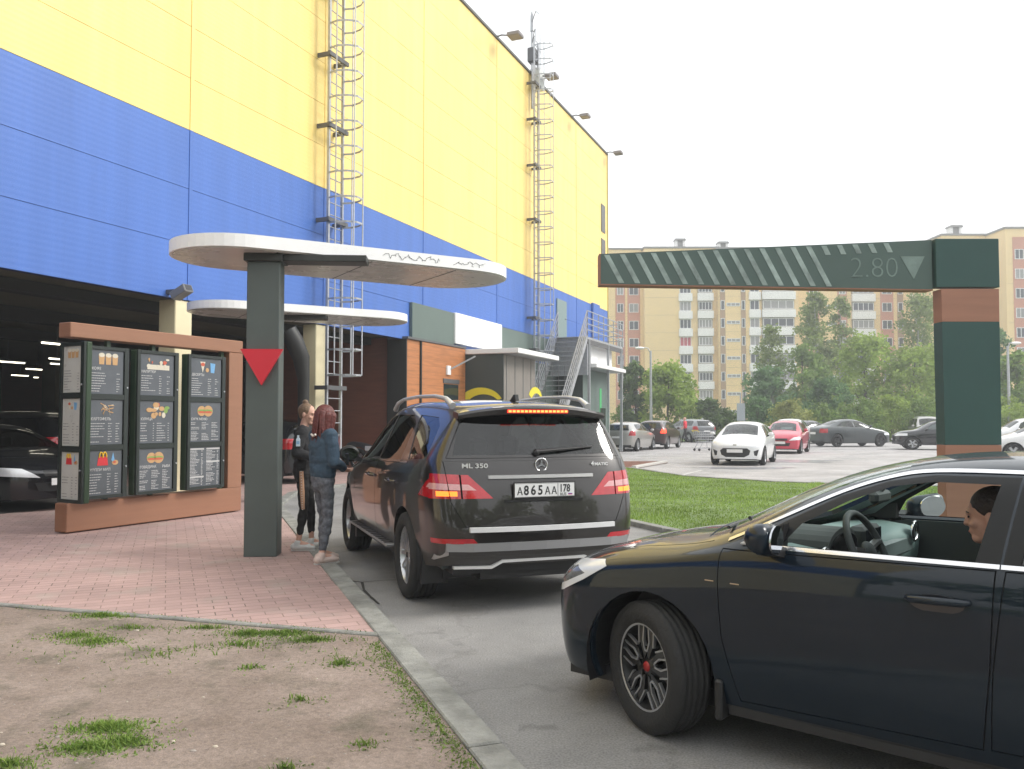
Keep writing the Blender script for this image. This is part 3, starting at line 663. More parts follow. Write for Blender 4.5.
def booth(name, label, t0, t1, proj, zr, slab0, slab1, sproj, body_mats, group=None):
    r_ = thing(name, label, 'kiosk', W(t0), BRZ, group)
    L = t1 - t0
    b = MB(); b.box(0, L, -proj, -.11, .06, zr - .02, body_mats[1]); b.build('wall', r_)
    b = MB(); b.box(-.03, -.002, -proj, -.11, .06, zr - .02, body_mats[0]); b.build('side_wall', r_)
    b = MB(); b.box(slab0, slab1, -sproj, -.12, zr, zr + .16, M_white, bev=.01); b.box(slab0 + .05, slab1 - .05, -sproj + .05, -.12, zr - .015, zr, M_galv); b.build('roof', r_)
    return r_, L
M_stripe = mat('ribbed_grey_wall', (.20, .18, .16), .6, var=.1)
tA = tx(461, 0)
zr1 = zz(517, 347.5, 2.0) - .16
k1, L1 = booth('service_booth', 'dark grey booth with yellow swoosh and flat white roof beside the wood cladding', tA + .1, tx(535, 1.5), 1.5, zr1, -.1, tx(557, 2.0) - tA, 2.05, (mat('dark_green_wall', (.045, .06, .055), .5), M_stripe))
b = MB()
for i in range(9): b.box(.2 + i * .75, .23 + i * .75, -1.512, -1.501, .07, zr1 - .04, M_galvd)
b.build('joint', k1)
M_sw = mat('yellow_swoosh', (.72, .62, .03), .5)
def swoosh(parent, M, m, R1=1.0):
    b = MB(); out = []; inn = []
    for i in range(15):
        a = R(25 + 125 * i / 14); out.append((R1 * math.cos(a) * 1.3, R1 * math.sin(a))); 
    for i in range(15):
        a = R(150 - 125 * i / 14); r2 = R1 - .05 - .20 * math.sin(R(180) * (14 - i) / 14 * .5 + .3); inn.append((r2 * math.cos(a) * 1.3, r2 * math.sin(a)))
    b.prism(out + inn, 0, .012, m, 'y', M=M); return b.build('swoosh', parent)
# on the side face (local plane x = -.03): rotate so the drawing lies along y
MS = Matrix.Translation((-.035, -.72, 1.35)) @ Matrix.Rotation(PI / 2, 4, 'Z')
swoosh(k1, Matrix.Translation((-.047, -.68, 1.98)) @ Matrix.Rotation(-PI / 2, 4, 'Z'), M_sw, .64)
swoosh(k1, Matrix.Translation((2.9, -1.515, 2.15)), M_sw, .58)
tB = tx(588, 1.2)
zr2 = zz(590, 366, 1.2) - .16
k2_, L2 = booth('service_booth', 'smaller grey booth with flat white roof under the stair platform near the store corner', tx(583, 1.2), tx(609, 1.2), 1.2, zr2, -.6, tx(624, 1.9) - tx(583, 1.2), 2.0, (mat('dark_green_wall', (.045, .06, .055), .5), M_ggreen))
b = MB(); b.box(tB - tx(583, 1.2), tx(609, 1.2) - tx(583, 1.2), -1.35, -1.15, zr2 + .17, zz(588, 338, 1.2), MATS['blank_board'], bev=.01); b.build('board', k2_)
b = MB(); b.box(.2, 1.6, -1.212, -1.201, 1.2, 1.9, mat('green_decal', (.06, .42, .14), .5)); b.box(L2 - 1.6, L2 - 1.3, -1.212, -1.201, .6, 3.0, MATS['green_decal']); b.build('decal', k2_)
b = MB(); b.box(-.045, -.031, -1.0, -.4, 1.2, 1.9, MATS['green_decal']); b.build('decal', k2_)
b = MB(); b.box(2.6, 3.5, -1.212, -1.201, .07, 2.1, mat('dark_glass', (.02, .03, .03), .1)); b.build('door', k2_)

# ---------------------------------------------------------------- steel stair and platform
sx0, sx1 = tx(541, .5) - 2.3, tx(557, .4)
st = thing('steel_stair', 'grey steel stair climbing along the wall to the door platform', 'stairs', W(sx0), BRZ)
RUN = sx1 - sx0; y0s, y1s = -.45, -1.75; H = zf - .05
b = MB(); ns = 24; b.box(0, RUN / ns + .03, y1s + .02, y0s - .02, -.03, 0, M_galv); t0_ = b.build('tread', st, (0, 0, H / ns))
for i in range(1, ns): q = t0_.copy(); COL.objects.link(q); q.location = (RUN * i / ns, 0, H * (i + 1) / ns)
b = MB()
for y in (y0s, y1s): b.bar((0, y, .05), (RUN, y, H), .02, .24, M_galv)
b.build('stringer', st)
for y in (y0s, y1s):
    b = MB()
    for dz in (.35, .6, .85, 1.1): b.bar((0, y, dz), (RUN, y, H + dz), .035, .035, M_galv)
    for i in range(7): x = RUN * i / 6; z = H * i / 6; b.box(x - .02, x + .02, y - .02, y + .02, z, z + 1.1, M_galv)
    b.build('handrail', st)
px1_ = tx(622, 1.7) - sx0
b = MB(); b.box(RUN, px1_, y1s, -.06, H - .12, H, M_galv); b.bar((RUN, y1s, H - .2), (px1_, y1s, H - .2), .06, .2, M_galvd); b.box(RUN, RUN + .1, y1s, -.1, H - 1.6, H - .13, M_galv)
for i in range(6): b.box(RUN - .02, RUN + .0, y1s, -.1, H - 1.6 + i * .25, H - 1.5 + i * .25, M_galv)
b.build('platform', st)
b = MB()
for dz in (.3, .55, .8, 1.1): b.bar((RUN, y1s, H + dz), (px1_, y1s, H + dz), .035, .035, M_galv); b.bar((px1_, y1s, H + dz), (px1_, -.1, H + dz), .035, .035, M_galv)
for i in range(8): x = RUN + (px1_ - RUN) * i / 7; b.box(x - .02, x + .02, y1s - .02, y1s + .02, H, H + 1.1, M_galv)
b.build('railing', st)
for x in (RUN + .2, px1_ - .3, RUN + (px1_ - RUN) * .55):
    b = MB(); b.box(x - .05, x + .05, y1s - .05, y1s + .05, .06, H - .12, M_galv); b.build('post', st)
b = MB(); b.bar((px1_ - .3, y1s + .1, .1), (px1_ + .5, y1s + .1, H - .3), .05, .05, M_galv); b.build('brace', st)
# ---------------------------------------------------------------- pill shaped canopies over the drive lane
M_col = mat('slate_green_metal', (0.082, 0.10, 0.095), .5, var=.08, vscale=2)
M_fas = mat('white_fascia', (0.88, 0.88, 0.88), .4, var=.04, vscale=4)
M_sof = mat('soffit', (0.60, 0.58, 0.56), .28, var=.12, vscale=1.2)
M_red = mat('red_triangle', (0.62, 0.02, 0.04), .45)
M_beam = mat('dark_metal', (0.03, 0.033, 0.03), .5)
def capsule_outline(L, w_, n=22):
    r = w_ / 2; out = []
    for i in range(n + 1): a = -PI / 2 + PI * i / n; out.append((L / 2 - r + r * math.cos(a), r * math.sin(a)))
    for i in range(n + 1): a = PI / 2 + PI * i / n; out.append((-L / 2 + r + r * math.cos(a), r * math.sin(a)))
    return out
def canopy(label, c, ang, L, w_, z, colx, coly, cw, cd, colang, th=.14, tri=None, scribble=False):
    r_ = thing('lane_canopy', label, 'canopy', (c[0], c[1], .05), ang, 'pill shaped canopies over the drive lane')
    b = MB(); o = capsule_outline(L, w_); b.prism(o, z, z + th, M_fas, smooth=False)
    top = b.build('roof', r_)
    bm = bmesh.new(); bm.from_mesh(top.data); bmesh.ops.bevel(bm, geom=[e for e in bm.edges if abs(e.verts[0].co.z - e.verts[1].co.z) < 1e-5], offset=.02, segments=3, affect='EDGES'); bm.to_mesh(top.data); bm.free()
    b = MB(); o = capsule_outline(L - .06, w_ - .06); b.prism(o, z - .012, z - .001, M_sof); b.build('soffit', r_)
    b = MB()
    for x in (-L * .26, 0, L * .26): b.box(x - .004, x + .004, -w_ / 2 + .06, w_ / 2 - .06, z - .016, z - .0125, M_beam)
    b.build('soffit_joint', r_)
    # column, turned square to the road
    M = Matrix.Translation((colx, coly, 0)) @ Matrix.Rotation(colang - ang, 4, 'Z')
    b = MB(); b.box(-cw / 2, cw / 2, -cd / 2, cd / 2, 0, z - .10, M_col, M, bev=.008); b.build('column', r_)
    b = MB(); b.box(-cw / 2 - .03, cw / 2 + .03, -cd / 2 - .05, cd / 2 + .03, z - .10, z - .013, M_beam, M, bev=.006); b.box(cw / 2 + .03, cw / 2 + .95, -.13, .15, z - .09, z - .014, M_beam, M, bev=.006); b.build('bracket', r_)
    if tri:
        zt_, s = tri; b = MB(); b.prism([(-s / 2, zt_), (s / 2, zt_), (0, zt_ - s * .86)], -cd / 2 - .06, -cd / 2 - .002, M_red, 'y', M=M); b.build('triangle_sign', r_)
    if scribble:
        b = MB(); rnd = random.Random(4); ms = mat('marker_scribble', (.05, .05, .06), .6); y = -w_ / 2 - .003
        for x0, n in scribble:
            pts = [(x0 + i * .016 + rnd.uniform(-.02, .02), y, z + .07 + .02 * math.sin(i * .7 + x0 * 5) + rnd.uniform(-.022, .022)) for i in range(n)]
            b.tube(pts, .0022, ms, 4)
        b.build('scribble', r_)
    return r_
A1 = R(31)
c1 = (-1.99, 10.45)
colp = ground(259.5, 557, .05)
ca_ang = R(4)
def loc2(c, ang, p): v = Matrix.Rotation(-ang, 3, 'Z') @ Vector((p[0] - c[0], p[1] - c[1], 0)); return v.x, v.y
lx, ly = loc2(c1, A1, (colp.x, colp.y + .12))
canopy('larger nearer white pill canopy with slate column and red triangle', c1, A1, 4.22, 1.5, 3.36, lx, ly, .36, .26, ca_ang, tri=(2.28, .46), scribble=((.12, 22), (.45, 26), (1.05, 18), (1.3, 14)))
c2 = (-4.0, 16.2)
lx, ly = loc2(c2, A1, (-4.62, 15.75))
canopy('farther white pill canopy partly hidden behind the larger one', c2, A1, 4.2, 1.5, 3.46, lx, ly, .42, .26, ca_ang)

# ---------------------------------------------------------------- menu board
M_frame = wood('brown_board', (0.285, 0.135, 0.078), 9.0, .06)
M_case = mat('green_case', (0.03, 0.06, 0.03), .45); M_door = mat('black_frame', (.018, .024, .022), .35)
M_dk = mat('menu_dark', (0.10, 0.11, 0.125), .25, var=.15, vscale=3); M_lt = mat('menu_pale', (.50, .50, .47), .3, var=.08)
M_ink = mat('menu_white', (.46, .46, .46), .5); M_inkd = mat('menu_ink', (.2, .2, .2), .5)
M_tan = mat('food_tan', (.50, .30, .14), .5); M_crm = mat('food_cream', (.6, .55, .45), .5); M_fr = mat('food_red', (.5, .1, .05), .5); M_gr = mat('food_green', (.2, .32, .08), .5)
M_hred = mat('box_red', (.6, .03, .04), .5); M_hyel = mat('box_yellow', (.8, .5, .03), .5); M_hblu = mat('cup_blue', (.15, .35, .6), .5)
g0 = ground(66, 534.5, .05); g1 = ground(241, 511.5, .05); v = (g1 - g0); ML = v.length; ma = math.atan2(v.y, v.x)
mb_ = thing('menu_board', 'brown framed drive lane menu board carrying lit panels in green cases', 'menu board', g0, ma)
HT = 2.80
b = MB()
b.box(0, ML, -.0, .24, 0.02, .40, M_frame, bev=.01); b.box(0, ML, 0, .24, HT - .20, HT, M_frame, bev=.01); b.box(ML - .30, ML, .002, .238, .403, HT - .203, M_frame, bev=.004)
b.build('frame', mb_)
b = MB(); b.box(.35, ML - .35, .05, .19, .40, HT - .2, mat('rack_steel', (.5, .45, .3), .6), bev=.003)
for x in (.3,): pass
b = MB()
for x in (.62, 1.38, ML - .4): b.box(x, x + .06, .08, .14, .4, HT - .2, M_case)
b.build('rack', mb_)
def lines(b, x0, x1, z0, z1, n, m, y, rnd, cols=((0, .5), (.75, .9))):
    for i in range(n):
        z = z1 - (z1 - z0) * (i + .5) / n
        for a, c in cols:
            if rnd.random() < .12: continue
            L = (c - a) * rnd.uniform(.45, 1); X = x0 + (x1 - x0) * a; E = X + (x1 - x0) * L
            while X < E:
                w_ = rnd.uniform(.012, .04); b.box(X, min(X + w_, E), y - .001, y, z - .0045, z + .0045, m); X += w_ + .007
def food(b, kind, x, z, s, y, rnd):
    def disc(cx, cz, rx, rz, m, d=.002):
        b.prism([(cx + rx * math.cos(2 * PI * i / 14), cz + rz * math.sin(2 * PI * i / 14)) for i in range(14)], y - d, y, m, 'y')
    if kind == 'cups':
        for i in (-1, 0, 1):
            cx = x + i * s * .62; b.prism([(cx - s * .22, z - s * .45), (cx + s * .22, z - s * .45), (cx + s * .27, z + s * .25), (cx - s * .27, z + s * .25)], y - .002, y, M_tan, 'y')
            disc(cx, z + s * .28, s * .27, s * .17, M_crm, .003)
    elif kind == 'burger':
        for cx, k in ((x - s * .5, 1.1), (x + s * .15, 1.2)):
            disc(cx, z, s * .38 * k, s * .34 * k, M_tan); disc(cx, z, s * .36 * k, s * .12, M_gr, .003); disc(cx, z - s * .08, s * .33 * k, s * .08, M_fr, .004)
    elif kind == 'mix':
        for i in range(12):
            disc(x + rnd.uniform(-1, 1) * s * .85, z + rnd.uniform(-.4, .4) * s, s * rnd.uniform(.1, .3), s * rnd.uniform(.08, .22), rnd.choice([M_tan, M_crm, M_fr, M_gr, M_tan]), .002 + i * .0004)
    elif kind == 'fries':
        for i in range(16):
            a = rnd.uniform(0, PI); cx, cz = x + rnd.uniform(-.5, .5) * s, z + rnd.uniform(-.35, .35) * s; dx, dz = math.cos(a) * s * .25, math.sin(a) * s * .2
            b.prism([(cx - dx, cz - dz - .006), (cx + dx, cz + dz - .006), (cx + dx, cz + dz + .006), (cx - dx, cz - dz + .006)], y - .002 - i * .0003, y, M_tan if i % 4 else M_crm, 'y')
    elif kind == 'snow':
        b.box(x - s, x + s, y - .0015, y, z - s * .45, z - s * .1, M_crm)
        for i in range(14): disc(x + rnd.uniform(-.9, .9) * s, z + rnd.uniform(-.3, .4) * s, s * rnd.uniform(.05, .2), s * rnd.uniform(.05, .16), rnd.choice([M_crm, M_fr, M_crm, M_tan]), .002 + i * .0003)
    elif kind == 'dessert':
        b.prism([(x - s * .7, z + s * .4), (x - s * .2, z + s * .4), (x - s * .45, z - s * .4)], y - .002, y, M_crm, 'y'); disc(x - s * .45, z + s * .2, s * .2, s * .14, M_fr, .003)
        b.prism([(x + s * .3, z + s * .35), (x + s * .8, z + s * .3), (x + s * .7, z - s * .4), (x + s * .35, z - s * .38)], y - .002, y, M_hblu, 'y'); disc(x, z - s * .2, s * .16, s * .16, M_tan, .003)
    elif kind == 'kids':
        b.prism([(x - s * .85, z - s * .5), (x + s * .15, z - s * .5), (x + s * .05, z + s * .2), (x - s * .75, z + s * .2)], y - .002, y, M_hred, 'y')
        for q in (-1, 1):
            pts = [(x - s * .35 + q * s * .17 + s * .16 * math.cos(a), y - .004, z + s * .12 + s * .42 * math.sin(a)) for a in [PI * i / 8 for i in range(9)]]; b.tube(pts, s * .055, M_hyel, 5)
        b.prism([(x + s * .45, z - s * .1), (x + s * .6, z + s * .5), (x + s * .75, z - s * .1), (x + s * .6, z - s * .3)], y - .002, y, M_hblu, 'y'); disc(x + s * .8, z - s * .3, s * .3, s * .2, M_tan); disc(x + s * .75, z - s * .28, s * .14, s * .1, M_fr, .003)
def lightbox(label, x, y, ang, wd, cells, pale=False, z0=.44, z1=2.50, dep=.12):
    r_ = thing('menu_case', label, 'menu panel', g0 + Matrix.Rotation(ma, 3, 'Z') @ Vector((x, y, 0)), ma + ang, 'glazed menu cases on the brown board')
    rnd = random.Random(int(x * 100) + 9)
    b = MB(); b.box(0, wd, 0.0, dep, z0, z1, M_case, bev=.012); b.build('case', r_)
    b = MB(); y0 = -.035
    b.box(.0, .055, y0, -.001, z0, z1, M_door, bev=.004); b.box(wd - .075, wd, y0, -.001, z0, z1, M_door, bev=.004)
    ch = (z1 - z0) / 3
    for i in range(4):
        zc = z0 + ch * i; h = .045 if i in (0, 3) else .035; za, zb2 = max(z0, zc - h), min(z1, zc + h); b.box(.056, wd - .076, y0 + .002, -.002, za, zb2, M_door)
    b.build('door_frame', r_)
    for i, (kind, title) in enumerate(cells):
        zb2, zt_ = z1 - ch * (i + 1) + .04, z1 - ch * i - .04
        if i == 0: zt_ -= .01
        x0, x1 = .062, wd - .082; H = zt_ - zb2; Wd = x1 - x0
        b = MB(); b.box(x0, x1, -.014, -.004, zb2, zt_, M_lt if pale else M_dk); pn = b.build('menu_panel', r_)
        b = MB(); ink = M_inkd if pale else M_ink; yy = -.015
        if kind == 'table':
            for c_ in (0, .52):
                lines(b, x0 + Wd * (c_ + .02), x0 + Wd * (c_ + .46), zb2 + .02, zt_ - .03, 26, ink, yy, rnd, ((0, .7), (.8, .95)))
                for q in (.95, .62 if c_ else .25): b.box(x0 + Wd * (c_ + .02), x0 + Wd * (c_ + .46), yy - .002, yy, zb2 + H * q - .012, zb2 + H * q + .012, ink)
        else:
            s = Wd * .33; food(b, kind, (x0 + x1) / 2 + Wd * .03, zt_ - s * .55 - .02, s, yy, rnd)
            cols = {'cups': ((0, .45), (.8, .92)), 'mix': ((0, .3), (.38, .42), (.5, .8), (.85, .9)), 'burger': ((0, .28), (.36, .62), (.7, .95))}.get(kind, ((0, .45), (.55, .68), (.8, .92)))
            lines(b, x0 + .02, x1 - .01, zb2 + .02, zb2 + H * .50, 8 if kind != 'burger' else 12, ink, yy, rnd, cols)
        b.build('print', pn)
        if title:
            for j, tt in enumerate(title):
                text('lettering', tt, .052, ink, pn, Matrix.Translation((x0 + .02 + (Wd * .66 * j), yy, zb2 + H * .545)), .001, bold=.0008)
    b = MB()
    for z in (z0 + .42, z1 - .55): b.lathe([(.012, -.052), (.012, -.036)], M_galv, 10, M=Matrix.Translation((wd - .035, 0, z)), axis='y')
    b.build('lock', r_)
    return r_
mu = Vector((math.cos(ma), math.sin(ma), 0)); mn = Vector((-mu.y, mu.x, 0))
def s_at(px, yo):
    q = g0 + mn * yo; k_ = (px - 512) / F      # x = k*y along the sight line
    return (k_ * q.y - q.x) / (mu.x - k_ * mu.y)
bx = [s_at(85, -.11), s_at(135.5, -.11), s_at(186.5, -.11)]; bw = [s_at(128, -.11) - bx[0], s_at(178, -.11) - bx[1], s_at(225, -.11) - bx[2]]
lightbox('front menu case with coffee cups on top and a red box at the bottom', bx[0], -.11, R(2), bw[0], [('cups', ['КОФЕ']), ('fries', ['КАРТОФЕЛЬ']), ('kids', ['ХЭППИ МИЛ'])])
lightbox('middle menu case with burger pictures in its two lower panels', bx[1], -.11, R(2), bw[1], [('snow', ['НАПИТКИ']), ('mix', ['КУРИЦА']), ('burger', ['ГОВЯДИНА', 'РЫБА'])])
lightbox('menu case whose bottom panel is a dense table of text', bx[2], -.11, R(2), bw[2], [('dessert', ['ДЕСЕРТЫ']), ('burger', ['СНЭК МЕНЮ']), ('table', None)])
pw_ = Vector((-5.87, 11.07, .05)) - g0
lightbox('narrow pale menu case angled away at the open end of the board', pw_.dot(mu), pw_.dot(mn), R(-95), .54, [('cups', None), ('dessert', None), ('kids', None)], pale=True, dep=.08)

# ---------------------------------------------------------------- clearance bar
M_gr1 = mat('bar_green', (0.085, 0.128, 0.115), .5, var=.06, vscale=2)
M_gr2 = mat('post_green', (0.032, 0.080, 0.074), .45, var=.06, vscale=2)
M_brn = wood('post_brown', (0.34, 0.165, 0.11), 9.0, .08)
M_pale = mat('worn_pale_paint', (0.29, 0.36, 0.34), .6, var=.5, vscale=5)
YB = 8.3
cb = thing('clearance_bar', 'dark green height limit bar with pale stripes on a green and brown post', 'height bar', (4.47, YB, .05), 0)
def bx_(px): return (px - 512) / F * YB - 4.47
def bz_(py, px=900): return atdist(px, py, YB).z - .05
b = MB(); xl, xr = bx_(601.5), bx_(936)
zl0, zl1, zr0, zr1_ = bz_(283.5, 601), bz_(253.5, 601), bz_(289, 933), bz_(239.5, 933)
M_under = mat('bar_underside', (.30, .14, .09), .6)
b.prism([(xl, zl0), (xr, zr0), (xr, zr1_), (xl, zl1)], .02, .17, M_gr1, 'y'); b.build('bar', cb)
b = MB(); b.prism([(xl, zl0 - .012), (xr, zr0 - .012), (xr, zr0 - .001), (xl, zl0 - .001)], .015, .17, M_under, 'y'); b.box(xl - .014, xl - .001, .015, .17, zl0 - .012, zl1, M_under); b.build('edge_trim', cb)
b = MB()
def zlo(x): return zl0 + (zr0 - zl0) * (x - xl) / (xr - xl) + .012
def zhi(x): return zl1 + (zr1_ - zl1) * (x - xl) / (xr - xl) - .012
x = xl - .12; i = 0
numx0 = bx_(851)
while x < xr - .35:
    sl = (zhi(x) - zlo(x)) * .46; w_ = .052
    bot, topx = x + sl + .02, x
    q = [(bot, zlo(bot)), (bot + w_, zlo(bot)), (topx + w_, zhi(topx)), (topx, zhi(topx))]
    if bot + w_ > numx0 - .02:      # broken off above and around the digits
        if topx > numx0 - .28: 
            zc = zhi(topx) - .09; f = .09 / (zhi(topx) - zlo(topx)); q = [(topx + sl * f, zc), (topx + sl * f + w_, zc), (topx + w_, zhi(topx)), (topx, zhi(topx))]
        else:
            lim = numx0 - .05; f = max(.2, min(1, (lim - topx) / (bot - topx + w_))); zc = zhi(topx) - f * (zhi(topx) - zlo(bot)); q = [(topx + (bot - topx) * f, zc), (topx + (bot - topx) * f + w_ * .6, zc), (topx + w_, zhi(topx)), (topx, zhi(topx))]
    q = [(max(a, xl + .004), c_) for a, c_ in q]
    if topx + w_ > xl + .02: b = MB(); b.prism(q, .0165, .0195, M_pale, 'y'); b.build('stripe', cb)
    x += .153; i += 1
M_num = mat('faded_paint', (0.18, 0.245, 0.225), .6, var=.2, vscale=6)
text('lettering', '2.80', .29, M_num, cb, Matrix.Translation((bx_(852.5), .0185, bz_(277, 875))), .0015, sx=.98, bold=-.006)
b = MB(); b.prism([(bx_(904), bz_(256)), (bx_(928.5), bz_(256)), (bx_(917), bz_(279))], .0165, .0195, mat('arrow_paint', (0.19, 0.255, 0.235), .6, var=.2, vscale=8), 'y'); b.build('arrow_mark', cb)
b = MB(); xa, xb, xc = bx_(938), bx_(1001.5), bx_(1000.5)
b.box(xa, xb, -.02, .10, bz_(287.5), bz_(239), M_gr2, bev=.004); b.build('head_block', cb)
def taper(z0, z1, m, nm):
    b = MB(); f = lambda z: (z / bz_(287)); 
    def X(z): k = 1 - z / bz_(287); return xa + .045 + .012 * k, xc - .02 * k
    (a0, a1), (c0, c1_) = X(z0), X(z1)
    vs = [(a0, -.02, z0), (a1, -.02, z0), (a1, .15, z0), (a0 + .0, .15, z0), (c0, -.02, z1), (c1_, -.02, z1), (c1_, .15, z1), (c0 + .0, .15, z1)]
    b.add(vs, [(0, 1, 5, 4), (1, 2, 6, 5), (2, 3, 7, 6), (3, 0, 4, 7), (4, 5, 6, 7), (3, 2, 1, 0)], m); return b.build(nm, cb)
taper(bz_(322) + .002, bz_(288) - .012, M_brn, 'band'); taper(bz_(445) + .002, bz_(322), M_gr2, 'post'); taper(0.0, bz_(445), M_brn, 'post_foot')
# ---------------------------------------------------------------- vehicles
def paint(name, col, metal=0.3, rough=.32, coat=1.0):
    return mat(name, col, rough, metal, coat=coat, bump=.012, bscale=1.5)
M_tyre = mat('tyre_rubber', (.022, .022, .022), .85, bump=.3, bscale=60); M_rimS = mat('alloy_rim', (.50, .51, .53), .3, .8); M_rimB = mat('black_rim', (.015, .015, .016), .3, .2, coat=.6)
M_chr = mat('chrome', (.75, .75, .76), .16, 1.0); M_blk = mat('black_trim', (.02, .02, .021), .45); M_gap = mat('panel_gap', (.004, .004, .004), .9)
M_gl = glass('car_glass', (.80, .88, .86)); M_gld = glass('tinted_glass', (.10, .11, .11), .02); M_glm = glass('dim_glass', (.35, .40, .40), .02)
M_lampw = mat('lamp_clear', (.75, .77, .80), .22, .0, coat=1); M_lampr = mat('lamp_red', (.42, .012, .02), .15, coat=1, var=.25, vscale=9); M_lampo = mat('lamp_amber_lit', (.8, .25, .03), .3, emit=(1, .20, .02), estr=.9)
M_lampp = mat('lamp_pale_band', (.60, .30, .30), .2, coat=1, var=.1, vscale=30); M_lit = mat('lamp_red_lit', (1, .05, .02), .3, emit=(1, .06, .02), estr=1.3)
M_dot = mat('led_lit', (1, .3, .1), .3, emit=(1, .16, .03), estr=2.2)
M_plate = mat('plate_white', (.75, .75, .75), .4); M_pink = mat('plate_ink', (.015, .015, .018), .5)
M_int = mat('interior_grey', (.22, .26, .255), .7, var=.1, vscale=3); M_intd = mat('interior_dark', (.045, .055, .055), .6); M_dash = mat('dash_plastic', (.20, .29, .28), .55); M_seat = mat('seat_fabric', (.03, .032, .035), .85, var=.1, vscale=30)
M_disc = mat('brake_disc', (.12, .12, .12), .4, .8)

def station(x, w, z0, zb, yt, zt, crown=.03, xb=None, cdx=0.0, low=0.0, belt_in=.965, wlow=.93):
    """one cage station -> rows 0..5 (x,y,z) + top centre. x: top, xb: belt & flanks"""
    xb = x if xb is None else xb
    fr = (0, .20, .52, .84, 1.0); ws = (wlow, .985, 1.0, .995, belt_in)
    rows = [(xb + low * (1 - f), w * k, z0 + (zb - z0) * f) for f, k in zip(fr, ws)]
    rows.append((x, yt, zt))
    return rows, (x + cdx, zt + crown)

def car_mesh(st, nose, tail, levels=2, crease=None):
    """st: stations front->rear; nose/tail: bulge added to x of the cap at (quarter, centre)"""
    bm = bmesh.new(); n = len(st); K = 6
    L = [[bm.verts.new(r) for r in s[0]] for s in st]; Rr = [[bm.verts.new((r[0], -r[1], r[2])) for r in s[0]] for s in st]
    C = []; 
    for s in st:
        xt, yt, zt = s[0][5]; xc, zc = s[1]
        a = [bm.verts.new((xt + (xc - xt) * .7, sg * yt * .5, zt + (zc - zt) * .72)) for sg in (1, -1)]; C.append((a[0], bm.verts.new((xc, 0, zc)), a[1]))
    for i in range(n - 1):
        for A, flip in ((L, 0), (Rr, 1)):
            for k in range(K - 1):
                q = [A[i][k], A[i + 1][k], A[i + 1][k + 1], A[i][k + 1]]; bm.faces.new(q if not flip else q[::-1])
        rowa = [L[i][5], *C[i], Rr[i][5]]; rowb = [L[i + 1][5], *C[i + 1], Rr[i + 1][5]]
        for j in range(4): bm.faces.new((rowa[j], rowb[j], rowb[j + 1], rowa[j + 1]))
    for idx, bulge, flip in ((0, nose, 0), (n - 1, tail, 1)):
        s = st[idx]; grid = []
        for k in range(K - 1):
            x, y, z = s[0][k]
            bq, bc = bulge[k] if isinstance(bulge[0], (list, tuple)) else bulge
            grid.append([L[idx][k], bm.verts.new((x + bq, y * .55, z)), bm.verts.new((x + bc, 0, z)), bm.verts.new((x + bq, -y * .55, z)), Rr[idx][k]])
        grid.append([L[idx][5], *C[idx], Rr[idx][5]])
        for k in range(K - 1):
            for j in range(4):
                q = [grid[k][j], grid[k + 1][j], grid[k + 1][j + 1], grid[k][j + 1]]
                bm.faces.new(q if not flip else q[::-1])
    cl = bm.edges.layers.float.new('crease_edge')
    for rows, val in (crease or []):
        for i in range(n - 1):
            for A in (L, Rr):
                e = bm.edges.get((A[i][rows], A[i + 1][rows]))
                if e: e[cl] = val
    bmesh.ops.recalc_face_normals(bm, faces=bm.faces)
    me = bpy.data.meshes.new('cage'); bm.to_mesh(me); bm.free()
    o = bpy.data.objects.new('cage', me); COL.objects.link(o); md = o.modifiers.new('s', 'SUBSURF'); md.levels = levels; md.render_levels = levels
    dg = bpy.context.evaluated_depsgraph_get(); m2 = bpy.data.meshes.new_from_object(o.evaluated_get(dg)); bpy.data.objects.remove(o); bpy.data.meshes.remove(me)
    bm = bmesh.new(); bm.from_mesh(m2); bpy.data.meshes.remove(m2)
    return bm

def circle(cx, cy, r, n=28): return [(cx + r * math.cos(2 * PI * i / n), cy + r * math.sin(2 * PI * i / n)) for i in range(n)]

